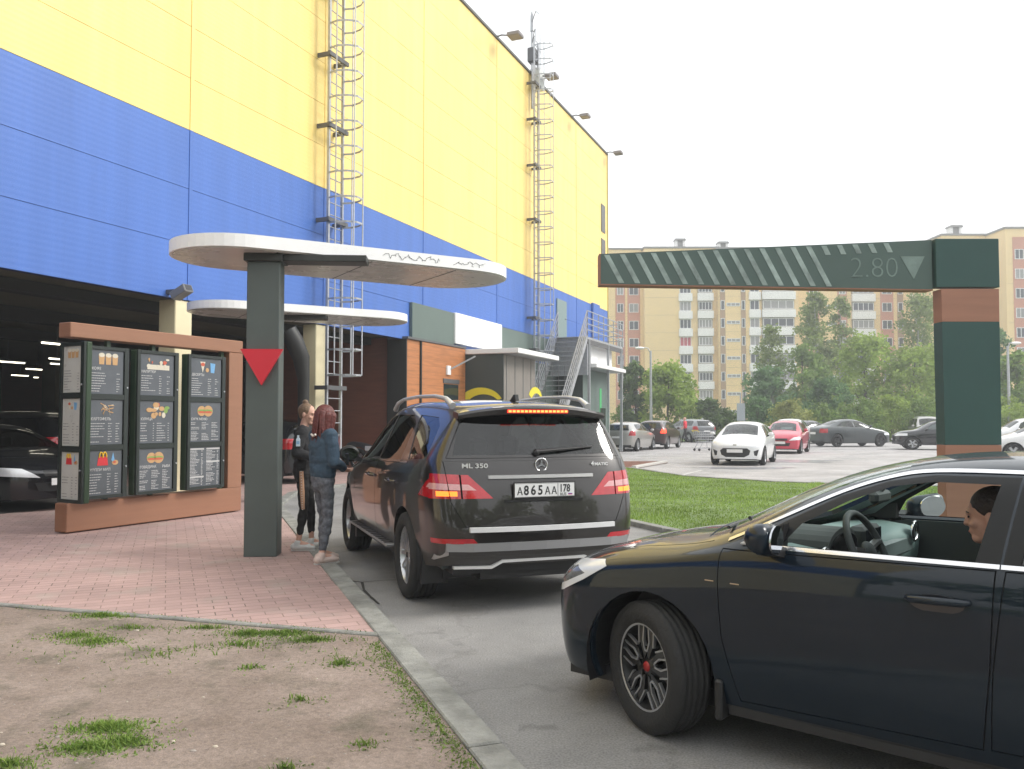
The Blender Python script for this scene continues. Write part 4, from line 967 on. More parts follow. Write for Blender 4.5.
class Car:
    def __init__(s, bm, root):
        s.root = root; s.bm = bm; s.tagl = bm.faces.layers.int.new('tag'); s.regs = [('body', None)]
        ref = bm.copy(); bmesh.ops.triangulate(ref, faces=ref.faces); ref.normal_update(); ref.verts.ensure_lookup_table(); ref.faces.ensure_lookup_table()
        s.bvh = BVHTree.FromBMesh(ref)
        s.tri = [[(v.co.copy(), v.normal.copy()) for v in f.verts] for f in ref.faces]; ref.free()
        # make sure normals point outwards
        h = s.bvh.ray_cast(Vector((0, 0, 9)), Vector((0, 0, -1)))
        s.sgn = 1 if s.nrm(h[0]).z > 0 else -1
    def nrm(s, co):
        loc, n, i, d = s.bvh.find_nearest(co)
        if loc is None: return Vector((0, 0, 1))
        (a, na), (b, nb), (c, nc) = s.tri[i]
        try: r = barycentric_transform(loc, a, b, c, na, nb, nc)
        except Exception: r = n
        r = r.normalized() if r.length > 1e-6 else n
        return r * getattr(s, 'sgn', 1)
    def cut(s, poly, axis, filt, part=None, m=None, only=None):
        """polygon in the plane across `axis` -> tag; axis y: (x,z), x: (y,z), z: (x,y). filt(center, normal)"""
        bm = s.bm; ar = sum(p[0] * q[1] - q[0] * p[1] for p, q in zip(poly, poly[1:] + poly[:1]))
        if ar < 0: poly = poly[::-1]
        def lift(a, b): return Vector((a, 0, b)) if axis == 'y' else (Vector((0, a, b)) if axis == 'x' else Vector((a, b, 0)))
        def low(c): return (c.x, c.z) if axis == 'y' else ((c.y, c.z) if axis == 'x' else (c.x, c.y))
        x0, x1 = min(p[0] for p in poly) , max(p[0] for p in poly); y0, y1 = min(p[1] for p in poly), max(p[1] for p in poly)
        faces = []
        for f in bm.faces:
            if only is not None and f[s.tagl] not in only: continue
            c = f.calc_center_median()
            if not filt(c, s.nrm(c)): continue
            q = [low(v.co) for v in f.verts]
            if max(a for a, b in q) < x0 or min(a for a, b in q) > x1 or max(b for a, b in q) < y0 or min(b for a, b in q) > y1: continue
            faces.append(f)
        for (a, b) in zip(poly, poly[1:] + poly[:1]):
            if not faces: break
            p = lift(*a); d = lift(b[0] - a[0], b[1] - a[1]); n2 = lift(b[1] - a[1], -(b[0] - a[0])).normalized()
            geom = list({e for f in faces for e in f.edges}) + list({v for f in faces for v in f.verts}) + faces
            r = bmesh.ops.bisect_plane(bm, geom=geom, dist=1e-6, plane_co=p, plane_no=n2)
            faces = [f for f in r['geom'] if isinstance(f, bmesh.types.BMFace) and (f.calc_center_median() - p).dot(n2) < 0]
        if part is None:
            bmesh.ops.delete(bm, geom=faces, context='FACES'); return
        s.regs.append((part, m)); k = len(s.regs) - 1
        for f in faces: f[s.tagl] = k
        return k
    def finish(s, body_mat, depth=.022, lining=None, inset=None, names=None):
        """split tagged faces into objects. regions with same part name share one object"""
        bm = s.bm; bm.normal_update(); inset = inset or {}
        groups = {}
        for f in bm.faces:
            p, m = s.regs[f[s.tagl]]; groups.setdefault(p, []).append((f, m or body_mat))
        out = {}
        for p, lst in groups.items():
            nm = p.split('|')[0]; off = inset.get(nm, 0.0); keep = {}; V = []; N = []; Fs = []; Ms = []; mats = []; nl = []
            def vid(v):
                if v not in keep:
                    n = s.nrm(v.co); keep[v] = len(V); V.append(v.co - n * off); N.append(n)
                return keep[v]
            ed = {}
            for f, m in lst:
                if m not in mats: mats.append(m)
                ids = [vid(v) for v in f.verts]
                if f.normal.dot(s.nrm(f.calc_center_median())) < 0: ids = ids[::-1]
                Fs.append(ids); Ms.append(mats.index(m)); nl.append([N[i] for i in ids])
                for a, b in zip(ids, ids[1:] + ids[:1]): ed[(a, b)] = ed.get((a, b), 0) + 1
            solid = nm in ('body', 'door', 'tailgate', 'hood')
            if solid or nm in ('rear_lamp', 'headlight', 'grille', 'bumper_skid'):
                dd = depth; bnd = [(a, b) for (a, b) in ed if (b, a) not in ed]; o = len(V); mp = {}
                lm = lining if (lining and solid) else body_mat
                for (a, b) in bnd:
                    for i in (a, b):
                        if i not in mp: mp[i] = len(V); V.append(V[i] - N[i] * dd); N.append(N[i])
                    Fs.append([b, a, mp[a], mp[b]]); Ms.append(0); nl.append(None)
                if lining and solid:
                    if lining not in mats: mats.append(lining)
                    base = len(Fs)
                    for j in range(len(lst)):
                        ids = Fs[j]
                        if s.nrm(sum((V[i] for i in ids), Vector()) / len(ids)).z < -.85: continue
                        for i in ids:
                            if i not in mp: mp[i] = len(V); V.append(V[i] - N[i] * dd); N.append(N[i])
                        q = [mp[i] for i in ids][::-1]; Fs.append(q); Ms.append(mats.index(lining)); nl.append([-N[i] for i in q])
            me = bpy.data.meshes.new(nm); me.from_pydata(V, [], Fs)
            for m in mats: me.materials.append(m)
            me.polygons.foreach_set('material_index', Ms); me.polygons.foreach_set('use_smooth', [True] * len(Fs)); me.update()
            if len(me.loops) == sum(len(f) for f in Fs):
                ln = []
                for poly, q in zip(me.polygons, nl):
                    if q is None: ln += [poly.normal.copy()] * poly.loop_total
                    else: ln += q
                me.normals_split_custom_set([tuple(x) for x in ln])
            ob = bpy.data.objects.new(nm, me); COL.objects.link(ob); ob.parent = s.root; out[p] = ob
        bm.free(); return out

def wheel(root, x, y, r, wd, rr, style, steer=0.0, rimm=None, detail=True):
    """wheel part with tyre and rim as sub-parts; outer face along sign(y)"""
    sg = 1 if y > 0 else -1
    hub = MB(); MB.lathe(hub, [(.07, -wd * .2), (.14, -wd * .1), (rr * .72, 0), (rr * .72, .02)], M_disc, 20, axis='y')
    h = hub.build('wheel', root, (x, y, r), (0, 0, steer + (0 if sg > 0 else PI)))
    t = MB(); w2 = wd / 2
    prof = [(rr - .005, -w2 * .82), (rr + .02, -w2 * .96), (r - .045, -w2), (r - .012, -w2 * .88), (r, -w2 * .68)]
    for g in (-.5, -.17, .17, .5): prof += [(r, w2 * (g - .05)), (r - .009, w2 * (g - .035)), (r - .009, w2 * (g + .035)), (r, w2 * (g + .05))]
    prof += [(r, w2 * .68), (r - .012, w2 * .88), (r - .045, w2), (r - .05, w2 * 1.012), (rr + .045, w2 * 1.012), (rr + .02, w2 * .96), (rr - .005, w2 * .82), (rr - .005, -w2 * .82)]
    t.lathe(prof if detail else [prof[i] for i in (0, 2, 4, -9, -6, -3, -2)], M_tyre, 48 if detail else 20, axis='y', cap=False); t.build('tyre', h)
    m = rimm or M_rimS; q = MB(); yo = w2 * .80
    q.lathe([(rr, -w2 * .78), (rr - .02, -w2 * .7), (rr - .03, yo - .06), (rr - .006, yo - .015), (rr, yo), (rr + .006, yo), (rr + .006, yo - .02)], M_blk if style == 'y5b' else m, 40 if detail else 20, axis='y', cap=False)
    if style == 'y5b' or (detail and style == 'y5b'):
        q.lathe([(rr - .012, yo), (rr - .004, yo + .004), (rr + .006, yo)], M_rimS, 40, axis='y', cap=False)
    q.lathe([(.001, yo - .02), (.035, yo - .022), (.062, yo - .035), (.07, yo - .08)], m, 20, axis='y', cap=False)
    n = {'s5': 5, 'd5': 5, 'm10': 10, 'y5b': 5, 's7': 7}[style]
    for i in range(n):
        a = 2 * PI * i / n + .3; M = Matrix.Rotation(a, 4, 'Y')
        def P(poly, y0, y1, mm, dish=.0): q.prism(poly, y0, y1, mm, 'y', M=M)
        R0 = rr - .02
        if style == 'd5':
            for s_ in (-1, 1): P([(.04, s_ * .008), (.05, s_ * .04), (R0 + .01, s_ * .078), (R0 + .01, s_ * .048)], yo - .055, yo - .022, m)
        elif style == 'm10': P([(.04, -.013), (.04, .013), (R0 + .01, .011), (R0 + .01, -.011)], yo - .06, yo - .015, m)
        elif style == 'y5b':
            for s_ in (-1, 1):
                P([(.04, s_ * .01), (.06, s_ * .045), (R0 * .55, s_ * .05), (R0 + .01, s_ * .105), (R0 + .01, s_ * .066), (R0 * .6, s_ * .018)], yo - .06, yo - .018, M_rimB)
                e = [(.065, s_ * .046), (R0 * .35, s_ * .038), (R0 * .6, s_ * .052), (R0 * .86, s_ * .098), (R0 - .0, s_ * .108)]
                for p0, p1 in zip(e, e[1:]):
                    d = (Vector(p1) - Vector(p0)).normalized(); nn = Vector((-d.y, d.x)) * .0042
                    P([(p0[0] - nn.x, p0[1] - nn.y), (p1[0] - nn.x, p1[1] - nn.y), (p1[0] + nn.x, p1[1] + nn.y), (p0[0] + nn.x, p0[1] + nn.y)], yo - .03, yo - .0135, M_rimS)
                e = [(R0 * .62, s_ * .012), (R0 * .8, s_ * .034), (R0, s_ * .062)]
                for p0, p1 in zip(e, e[1:]):
                    d = (Vector(p1) - Vector(p0)).normalized(); nn = Vector((-d.y, d.x)) * .004
                    P([(p0[0] - nn.x, p0[1] - nn.y), (p1[0] - nn.x, p1[1] - nn.y), (p1[0] + nn.x, p1[1] + nn.y), (p0[0] + nn.x, p0[1] + nn.y)], yo - .03, yo - .0135, M_rimS)
        else: P([(.04, -.03), (.04, .03), (R0 + .01, .05), (R0 + .01, -.05)] if style == 's5' else [(.04, -.02), (.04, .02), (R0 + .01, .03), (R0 + .01, -.03)], yo - .06, yo - .015, m)
    q.lathe([(.001, yo - .012), (.022, yo - .013), (.026, yo - .02)], mat('hub_cap_red', (.35, .02, .02), .4) if style == 'y5b' else M_blk, 14, axis='y', cap=False)
    q.build('rim', h)
    return h

def arch(car_root, xs, r, yo, yi, z):
    """dark wheel housings and floor pan as one underbody part"""
    b = MB()
    for x in xs:
        for sg in (1, -1):
            pts = [(x + (r + .02) * math.cos(a), z + (r + .02) * math.sin(a)) for a in [R(-20 + 220 * i / 16) for i in range(17)]]
            vs = [(px, sg * yo, pz) for px, pz in pts] + [(px, sg * yi, pz) for px, pz in pts]; n = len(pts)
            b.add(vs, [(i, i + 1, n + i + 1, n + i) for i in range(n - 1)] + [list(range(n, 2 * n))], M_blk)
    return b

def person_head(): pass
# ================================================================ the dark off-roader at the menu (hero)
def plate(parent, M, w_=.52, h=.112, big=None, reg=None):
    b = MB(); b.box(-w_ / 2 - .01, w_ / 2 + .01, -.006, .0, -h / 2 - .012, h / 2 + .01, M_blk, M); p = b.build('number_plate', parent)
    b = MB(); b.box(-w_ / 2, w_ / 2, -.010, -.0065, -h / 2, h / 2, M_plate, M, bev=.001); b.build('plate_face', p)
    if big:
        MM = M @ Matrix.Translation((-w_ / 2 + .018, -.011, -.036))
        x = 0
        for ch, sz in big:
            text('lettering', ch, sz, M_pink, p, MM @ Matrix.Translation((x, 0, 0)), .0006, sx=.84, bold=.0024 if sz > .1 else .0008); x += .061 if sz > .1 else .0575
        b = MB(); b.box(w_ / 2 - .148, w_ / 2 - .144, -.0108, -.0102, -h / 2 + .004, h / 2 - .004, M_pink, M)
        for z in (-h / 2 + .003, h / 2 - .003): b.box(-w_ / 2 + .004, w_ / 2 - .004, -.0108, -.0102, z - .0012, z + .0012, M_pink, M)
        b.build('plate_line', p)
        text('lettering', reg, .085, M_pink, p, M @ Matrix.Translation((w_ / 2 - .134, -.011, -.018)), .0006, sx=.76, bold=.002)
        text('lettering', 'RUS', .032, M_pink, p, M @ Matrix.Translation((w_ / 2 - .128, -.011, -.048)), .0006, sx=1.0)
        b = MB(); 
        for i, c in enumerate(((.75, .75, .75), (.02, .05, .5), (.6, .02, .03))): b.box(w_ / 2 - .055, w_ / 2 - .018, -.0112, -.0102, -.031 - i * .006, -.0255 - i * .006, mat('flag_%s' % ('white', 'blue', 'red')[i], c, .5), M)
        b.build('plate_flag', p)
    return p

YAW_S = R(20.3)
def car_root(name, label, cat, x, y, yaw, group=None, z=0.0):
    """yaw: degrees to the left of the view axis (+Y)"""
    return thing(name, label, cat, (x, y, z), PI / 2 + yaw, group)
hx, hy = -math.sin(YAW_S), math.cos(YAW_S)
pc = (.266, 6.92)     # plate centre measured from its width
SX, SY = pc[0] + hx * 2.41, pc[1] + hy * 2.41
suv = car_root('black_suv', 'black off-roader with lit brake lights waiting at the menu board', 'car', SX, SY, YAW_S)
M_psuv = paint('suv_paint', (.022, .019, .018), .35, .28)
stS = [
    station(2.10, .80, .34, .84, .62, .92, .03, low=-.02),
    station(1.98, .90, .30, .90, .70, .99, .035),
    station(1.457, .955, .30, 1.00, .74, 1.08, .04),
    station(1.02, .96, .30, 1.06, .78, 1.15, .04, cdx=.10),
    station(.32, .96, .30, 1.10, .655, 1.655, .055, xb=.46, cdx=.08),
    station(-.30, .96, .30, 1.13, .67, 1.715, .05),
    station(-1.00, .96, .31, 1.16, .665, 1.715, .045),
    station(-1.70, .955, .33, 1.19, .645, 1.68, .045, xb=-1.62),
    station(-2.10, .93, .36, 1.215, .62, 1.645, .045, xb=-2.02),
]
rr_, cc_ = station(-2.14, .885, .40, 1.225, .600, 1.60, .035, xb=-2.28)
rr_ = [(-2.30, .80, .40), (-2.35, .875, .56), (-2.33, .90, .78), (-2.27, .885, 1.06), (-2.22, .845, 1.24), (-2.10, .62, 1.615)]
stS.append((rr_, (-2.12, 1.665)))
bm = car_mesh(stS, (.10, .16), [(-.07, -.10), (-.08, -.11), (-.08, -.105), (-.085, -.11), (-.07, -.095)], 3, crease=[(5, .35), (4, .25)])
car = Car(bm, suv); RW, RW_Z = .372, .372
XF, XR = 1.457, -1.457
rear = lambda c, n: n.x < -.30 and c.x < -1.9
for sd in (1, -1):
    side = lambda c, n, sd=sd: c.y * sd > .3 and n.y * sd > .25
    for xw in (XF, XR): car.cut(circle(xw, RW_Z + .01, .415), 'y', lambda c, n, sd=sd: c.y * sd > .55 and n.y * sd > .0)
    nm = '|L' if sd > 0 else '|R'
    # doors: gap then leaf
    fd = [(.96, .42), (.98, 1.05), (-.20, 1.14), (-.23, .42)]; rd = [(-.245, .42), (-.215, 1.135), (-1.42, 1.17), (-1.30, .86), (-1.0, .62), (-.92, .42)]
    for poly, k in ((fd, 'door|f'), (rd, 'door|r')):
        cx = sum(p[0] for p in poly) / len(poly); cy = sum(p[1] for p in poly) / len(poly)
        car.cut([(cx + (x - cx) * 1.008, cy + (z - cy) * 1.012) for x, z in poly], 'y', side, 'gap', M_gap, only={0})
        g = {len(car.regs) - 1}
        car.cut(poly, 'y', side, k + nm, None, only=g)
    # windows
    wins = [([(.80, 1.135), (-.17, 1.165), (-.19, 1.60), (.02, 1.60), (.30, 1.50), (.55, 1.35)], 'window|f'), ([(-.24, 1.168), (-1.18, 1.19), (-1.12, 1.52), (-.9, 1.60), (-.25, 1.605)], 'window|r'),
            ([(-1.25, 1.195), (-1.97, 1.23), (-1.86, 1.50), (-1.70, 1.575), (-1.1, 1.60), (-1.17, 1.52)], 'window|q')]
    for poly, k in wins: car.cut(poly, 'y', side, k + nm, M_gld, only={0})
    car.cut([(.84, 1.105), (.84, 1.128), (-1.45, 1.188), (-1.45, 1.168)], 'y', side, 'chrome_strip' + nm, M_chr, only={0})
    # rocker trim
    car.cut([(1.0, .2), (1.0, .41), (-1.0, .41), (-1.0, .2)], 'y', side, 'sill_trim' + nm, M_blk, only={0})
# tailgate seam, glass, lamps
def rcut(poly, part, m, only={0}, f=rear): return car.cut(poly, 'x', f, part, m, only=only)
glp = [(-.72, 1.265), (.72, 1.265), (.655, 1.50), (.575, 1.60), (-.575, 1.60), (-.655, 1.50)]
kx_ = [(-.775, 1.24), (.775, 1.24), (.60, 1.618), (-.60, 1.618)]
rcut(kx_, 'gap', M_gap); g1_ = {len(car.regs) - 1}
rcut([(-.77, 1.2435), (.77, 1.2435), (.595, 1.61), (-.595, 1.61)], 'body', None, g1_); g1_ = {len(car.regs) - 1}
rcut(glp, 'rear_window', M_glm, g1_)
tg = [(-.80, 1.22), (.80, 1.22), (.765, .90), (.66, .705), (-.66, .705), (-.765, .90)]
rcut(tg, 'gap', M_gap); g2 = {len(car.regs) - 1}
rcut([(a * .993, .705 + (z - .705) * .988 + .005) for a, z in tg], 'tailgate', None, g2); g2t = {len(car.regs) - 1}
back = lambda c, n: c.x < -1.75 and (n.x < -.12 or abs(c.y) > .8)
for sd in (1, -1):
    nm = '|L' if sd > 0 else '|R'
    half = lambda c, n, sd=sd: c.y * sd > 0 and c.x < -1.9 and n.x < -.30
    S = lambda p: [(a * sd, z) for a, z in p]
    allr = {0} | g2t
    # rear faces of the lamp
    lamp = [(.40, .925), (.47, .93), (.99, .925), (.99, 1.125), (.60, 1.115), (.53, 1.07)]
    lamp = [(.43, .925), (.99, .925), (.99, 1.125), (.62, 1.11)]
    car.cut(S(lamp), 'x', half, 'rear_lamp' + nm, M_lampr, only=allr); lk = {len(car.regs) - 1}
    car.cut(S([(.56, .99), (.99, 1.0), (.99, 1.05), (.62, 1.035)]), 'x', half, 'rear_lamp' + nm, M_lampp, only=lk); lb = {len(car.regs) - 1}
    car.cut(S([(.71, .945), (.86, .945), (.86, .985), (.71, .982)]), 'x', half, 'rear_lamp' + nm, M_lampo, only=lk)
    car.cut(S([(.668, .90), (.682, .90), (.690, 1.13), (.676, 1.13)]), 'x', half, 'gap', M_gap, only=lk | lb | {len(car.regs) - 1})
    # side wrap
    sidef = lambda c, n, sd=sd: c.y * sd > .5 and c.x < -1.8 and n.x >= -.30
    car.cut([(-2.5, .925), (-1.93, .935), (-2.10, 1.06), (-2.2, 1.115), (-2.5, 1.125)], 'y', sidef, 'rear_lamp' + nm, M_lampr, only={0}); lk = {len(car.regs) - 1}
    car.cut([(-2.5, 1.0), (-2.10, 1.01), (-2.14, 1.045), (-2.5, 1.05)], 'y', sidef, 'rear_lamp' + nm, M_lampp, only=lk)
    car.cut([(-2.5, .945), (-2.26, .95), (-2.24, .98), (-2.5, .985)], 'y', sidef, 'rear_lamp' + nm, M_lampo, only=lk)
    # reflector
    car.cut(S([(.56, .575), (.95, .575), (.95, .615), (.60, .615)]), 'x', half, 'reflector' + nm, M_lampr, only={0})
# plate recess edge, bumper lower black, silver skid
lowb = lambda c, n: c.x < -1.9
car.cut([(-1.0, .30), (1.0, .30), (1.0, .475), (-1.0, .475)], 'x', lambda c, n: c.x < -1.86, 'lower_bumper', mat('grey_bumper_plastic', (.045, .042, .040), .6), only={0})
lbk = {len(car.regs) - 1}
parts = car.finish(M_psuv, depth=.03, lining=M_intd, inset={'window': .006, 'rear_window': .005, 'gap': .007, 'rear_lamp': -.004, 'chrome_strip': -.003, 'reflector': -.003})
def onrear(y, z, d=0.0):
    h = car.bvh.ray_cast(Vector((-4, y, z)), Vector((1, 0, 0))); return Vector((h[0].x - d, y, z))
# bright parts following the rear surface
def strip_rear(name, pts, h, m, d=.012, thick=.012, parent=None, zx=None):
    """pts: (y, z) polyline; a band of height h (or list) hugging the rear"""
    b = MB(); hs = h if isinstance(h, (list, tuple)) else [h] * len(pts); vs = []
    for (y, z), hh in zip(pts, hs):
        p = onrear(y, zx or z, d)
        vs += [(p.x + thick, y, z - hh / 2), (p.x, y, z - hh / 2), (p.x - .002, y, z + hh / 2), (p.x + thick, y, z + hh / 2)]
    fs = []; n = len(pts)
    for i in range(n - 1):
        for k in range(4): fs.append((i * 4 + k, i * 4 + (k + 1) % 4, i * 4 + 4 + (k + 1) % 4, i * 4 + 4 + k))
    fs += [(0, 1, 2, 3), tuple((n - 1) * 4 + k for k in (3, 2, 1, 0))]
    b.add(vs, fs, m, False); return b.build(name, parent or suv)
lin = lambda a, b_, n: [a + (b_ - a) * i / (n - 1) for i in range(n)]
M_sil = mat('silver_plastic', (.30, .30, .31), .4, .4); M_silb = mat('bright_step', (.74, .74, .75), .4, .1); M_badge = mat('badge_chrome', (.8, .8, .8), .35, .5)
strip_rear('handle_strip', [(y, 1.092) for y in lin(-.46, .46, 13)], .026, M_badge, .02, .03, parts['tailgate'])
strip_rear('bumper_step', [(y, .675 + .01) for y in lin(-.63, .63, 13)], .038, M_silb, .03, .05)
strip_rear('skid_trim', [(y, z) for y, z in [(-.80, .545), (-.6, .545), (-.3, .547), (0, .548), (.3, .547), (.6, .545), (.80, .545)]], .065, M_sil, .018, .03)
for s_ in (1, -1): strip_rear('skid_trim', [(s_ * .78, .53), (s_ * .86, .47), (s_ * .92, .40)][::s_], [.09, .07, .05][::s_], M_sil, .012, .03)
strip_rear('exhaust_trim', [(-.74, .385), (-.45, .385), (-.36, .43), (.36, .43), (.45, .385), (.74, .385)], .022, M_badge, .012, .05, zx=.47)
b = MB(); b.box(-2.30, -2.0, -.74, .74, .33, .40, M_blk); b.box(-2.26, -2.05, -.5, .5, .27, .34, M_blk); b.build('lower_valance', suv)
# number plate with its housing
pz = .985; pp = onrear(0, pz)
MP = Matrix.Translation((pp.x - .02, 0, pz)) @ Matrix.Rotation(-PI / 2, 4, 'Z')
b = MB(); 
for z, h in ((pz - .075, .014),): pass
strip_rear('plate_surround', [(y, pz - .082) for y in lin(-.34, .34, 7)], .018, M_blk, .012, .02, parts['tailgate'])
plate(parts['tailgate'], MP, big=[('А', .086), ('8', .106), ('6', .106), ('5', .106), ('А', .086), ('А', .086)], reg='178')
# emblem: ring and three-pointed star
e = onrear(0, 1.185, .012); ME = Matrix.Translation(e) @ Matrix.Rotation(-PI / 2, 4, 'Z')
b = MB(); b.tube([ME @ Vector((.052 * math.cos(a), 0, .052 * math.sin(a))) for a in [2 * PI * i / 28 for i in range(28)]], .0055, M_chr, 8, closed=True)
for k in range(3):
    a = PI / 2 + k * 2 * PI / 3; c = Vector((math.cos(a), math.sin(a))); n_2 = Vector((-c.y, c.x))
    b.prism([tuple(c * .052), tuple(n_2 * .011), tuple(-n_2 * .011)], -.003, .004, M_chr, 'y', M=ME)
b.build('emblem', parts['tailgate'])
M_badge = mat('badge_chrome', (.8, .8, .8), .35, .5)
def badge(s, y, z, size, sx=1.15, ital=False):
    p0 = onrear(y, z, .004); p1 = onrear(y - .12, z, .004); ang = math.atan2(p1.x - p0.x, .12)
    Mx = Matrix.Translation(p0 + Vector((-.003, 0, 0))) @ Matrix.Rotation(-PI / 2 + ang, 4, 'Z'); text('lettering', s, size, M_badge, parts['tailgate'], Mx, .0015, sx=sx, bold=.0012)
badge('ML 350', .665, 1.165, .052, 1.35); badge('4', -.46, 1.168, .05, 1.2); badge('MATIC', -.495, 1.168, .034, 1.35)
# spoiler with the lit third brake light
b = MB(); sp = []
for y in lin(-.66, .66, 15):
    f = (abs(y) / .66) ** 2.5
    sp.append([(-2.02, y, 1.675 - .05 * f), (-2.26 + .10 * f, y, 1.665 - .06 * f), (-2.275 + .10 * f, y, 1.645 - .06 * f), (-2.255 + .10 * f, y, 1.60 - .04 * f), (-2.12, y, 1.585 - .03 * f), (-2.02, y, 1.60 - .03 * f)])
vs = [p for r in sp for p in r]; fs = [[i * 6 + k, i * 6 + (k + 1) % 6, i * 6 + 6 + (k + 1) % 6, i * 6 + 6 + k] for i in range(14) for k in range(6)] + [list(range(6)), list(range(84, 90))]
b.add(vs, fs, M_psuv, False); sp_o = b.build('spoiler', suv)
b = MB(); b.box(-2.272, -2.258, -.27, .27, 1.608, 1.634, mat('lamp_red_dark', (.35, .01, .01), .2, emit=(1, .03, .02), estr=1.0), bev=.003); bl = b.build('brake_light', sp_o)
b = MB()
for i in range(15): y = -.25 + .5 * i / 14; b.box(-2.277, -2.2725, y - .012, y + .012, 1.613, 1.630, M_dot)
b.build('led', bl)
# wiper
b = MB(); wp_ = [(-.30, 1.315), (-.14, 1.318), (.18, 1.295)]
p = [onrear(-y, z, .02) for y, z in ((-.22, 1.285), (-.1, 1.30), (.20, 1.315), (.42, 1.325))]
b.tube([onrear(.03, 1.29, .03), onrear(-.18, 1.305, .03), onrear(-.50, 1.325, .015)], .012, M_blk, 6, rs=[.02, .014, .006]); b.tube([onrear(.02, 1.30, .02), onrear(-.50, 1.325, .012)], .01, M_blk, 6); b.ball(tuple(onrear(.03, 1.285, .02)), .028, M_blk)
b.build('wiper', suv)
# roof rails and antenna
for s_ in (1, -1):
    b = MB(); y = .655 * s_
    pts = [(.18, y, 1.66), (.05, y, 1.725), (-.2, y, 1.76), (-.8, y * .995, 1.775), (-1.4, y * .985, 1.765), (-1.72, y * .97, 1.735), (-1.90, y * .96, 1.67)]
    b.tube(pts, .02, mat('rail_silver', (.62, .63, .64), .35, .5), 8, rs=[.028, .022, .017, .016, .017, .022, .03]); b.build('roof_rail', suv)
b = MB(); b.prism([(-1.62, 1.72), (-1.78, 1.72), (-1.76, 1.775), (-1.72, 1.775)], -.015, .015, M_blk, 'y'); b.build('antenna_fin', suv)
# mirrors, handles, running boards, mud guards
for s_ in (1, -1):
    b = MB(); b.ball((.72, s_ * 1.06, 1.175), .12, M_blk, .55, .95, .78, 18, 12); b.bar((.74, s_ * .93, 1.10), (.72, s_ * 1.0, 1.13), .08, .05, M_blk); mr = b.build('mirror', suv)
    b = MB(); b.prism([(s_ * 1.065 + .088 * math.cos(2 * PI * i / 20), 1.175 + .068 * math.sin(2 * PI * i / 20)) for i in range(20)], .645, .66, mat('mirror_glass_dim', (.10, .11, .12), .05, 1.0), 'x'); b.build('mirror_glass', mr)
    b = MB(); b.box(-.98, .98, s_ * .90, s_ * 1.00, .375, .405, M_sil, bev=.01)
    for i in range(14): b.box(-.9 + i * .13, -.84 + i * .13, s_ * .91, s_ * .995, .406, .411, M_blk)
    b.build('running_board', suv)
    for k, x, in (('door|f', .02), ('door|r', -.98)):
        d = parts.get(k + ('|L' if s_ > 0 else '|R'))
        if d:
            h = car.bvh.ray_cast(Vector((x, s_ * 3, .99)), Vector((0, -s_, 0))); y = h[0].y
            b = MB(); b.tube([(x - .12, y - s_ * .005, .985), (x - .10, y + s_ * .03, .988), (x + .10, y + s_ * .03, .995), (x + .12, y - s_ * .005, .995)], .014, M_psuv, 8); b.build('handle', d)
    b = MB(); b.box(XF - .50, XF - .44, s_ * .70, s_ * .93, .22, .5, M_blk); b.build('mud_guard', suv); b = MB(); b.box(XR - .47, XR - .42, s_ * .68, s_ * .90, .20, .5, M_blk); b.build('mud_guard', suv)
b = arch(suv, (XF, XR), .415, .925, .50, RW_Z); b.box(-1.95, 1.95, -.72, .72, .24, .36, M_blk); b.box(-1.0, 1.0, -.88, .88, .30, .36, M_blk); b.build('underbody', suv)
for x, y in ((XF, .83), (XF, -.83), (XR, .825), (XR, -.825)): wheel(suv, x, y, RW, .26, .255, 'd5')
# cabin seen dimly through the rear glass
b = MB()
for s_ in (1, -1): b.box(-.55, -.40, s_ * .1, s_ * .65, .5, 1.15, M_seat, bev=.05); b.box(-.53, -.42, s_ * .28, s_ * .50, 1.18, 1.38, M_seat, bev=.04); b.box(.45, .60, s_ * .12, s_ * .65, .5, 1.1, M_seat, bev=.05); b.box(.47, .57, s_ * .28, s_ * .50, 1.14, 1.34, M_seat, bev=.04)
b.box(-1.6, -1.45, -.66, .66, .5, 1.14, M_seat, bev=.05); b.box(-2.2, -1.6, -.66, .66, .98, 1.0, M_intd); b.box(-2.2, .9, -.8, .8, .36, .4, M_intd); b.box(.7, .95, -.7, .7, .8, 1.1, M_intd, bev=.05)
b.build('seats', suv)
# ================================================================ dark sedan in the foreground (hero)
YAW_D = R(49); hX, hY = -math.sin(YAW_D), math.cos(YAW_D)
DX, DY = 2.256, 4.02
sed = car_root('dark_sedan', 'dark blue-black sedan in the foreground with an open driver window', 'car', DX, DY, YAW_D)
M_psed = mat('sedan_paint', (.006, .013, .022), .3, 0.0, coat=.85, spec=.12, bump=.012, bscale=1.5); M_psed.node_tree.nodes['Principled BSDF'].inputs['Coat IOR'].default_value = 1.42
stD = [
    station(2.03, .74, .22, .66, .58, .735, .02, low=-.02),
    station(1.84, .83, .20, .77, .66, .835, .035),
    station(1.35, .885, .20, .85, .73, .91, .05),
    station(1.00, .895, .21, .92, .765, .955, .055, cdx=.20),
    station(.52, .90, .22, .955, .69, 1.25, .035, xb=.60, cdx=.17),
    station(.08, .90, .22, .97, .595, 1.368, .045, xb=.16, cdx=.08),
    station(-.45, .90, .22, .985, .585, 1.365, .05),
    station(-1.00, .90, .22, 1.00, .57, 1.35, .06),
    station(-1.55, .895, .23, 1.01, .585, 1.20, .055),
    station(-1.95, .87, .26, 1.00, .62, 1.07, .04),
    station(-2.20, .80, .30, .93, .62, 1.03, .02),
]
bm = car_mesh(stD, [(.13, .19), (.15, .22), (.16, .235), (.15, .21), (.10, .15)], (-.10, -.15), 3, crease=[(4, .35), (5, .15)])
car = Car(bm, sed); RT = .322; XF, XR = 1.35, -1.35
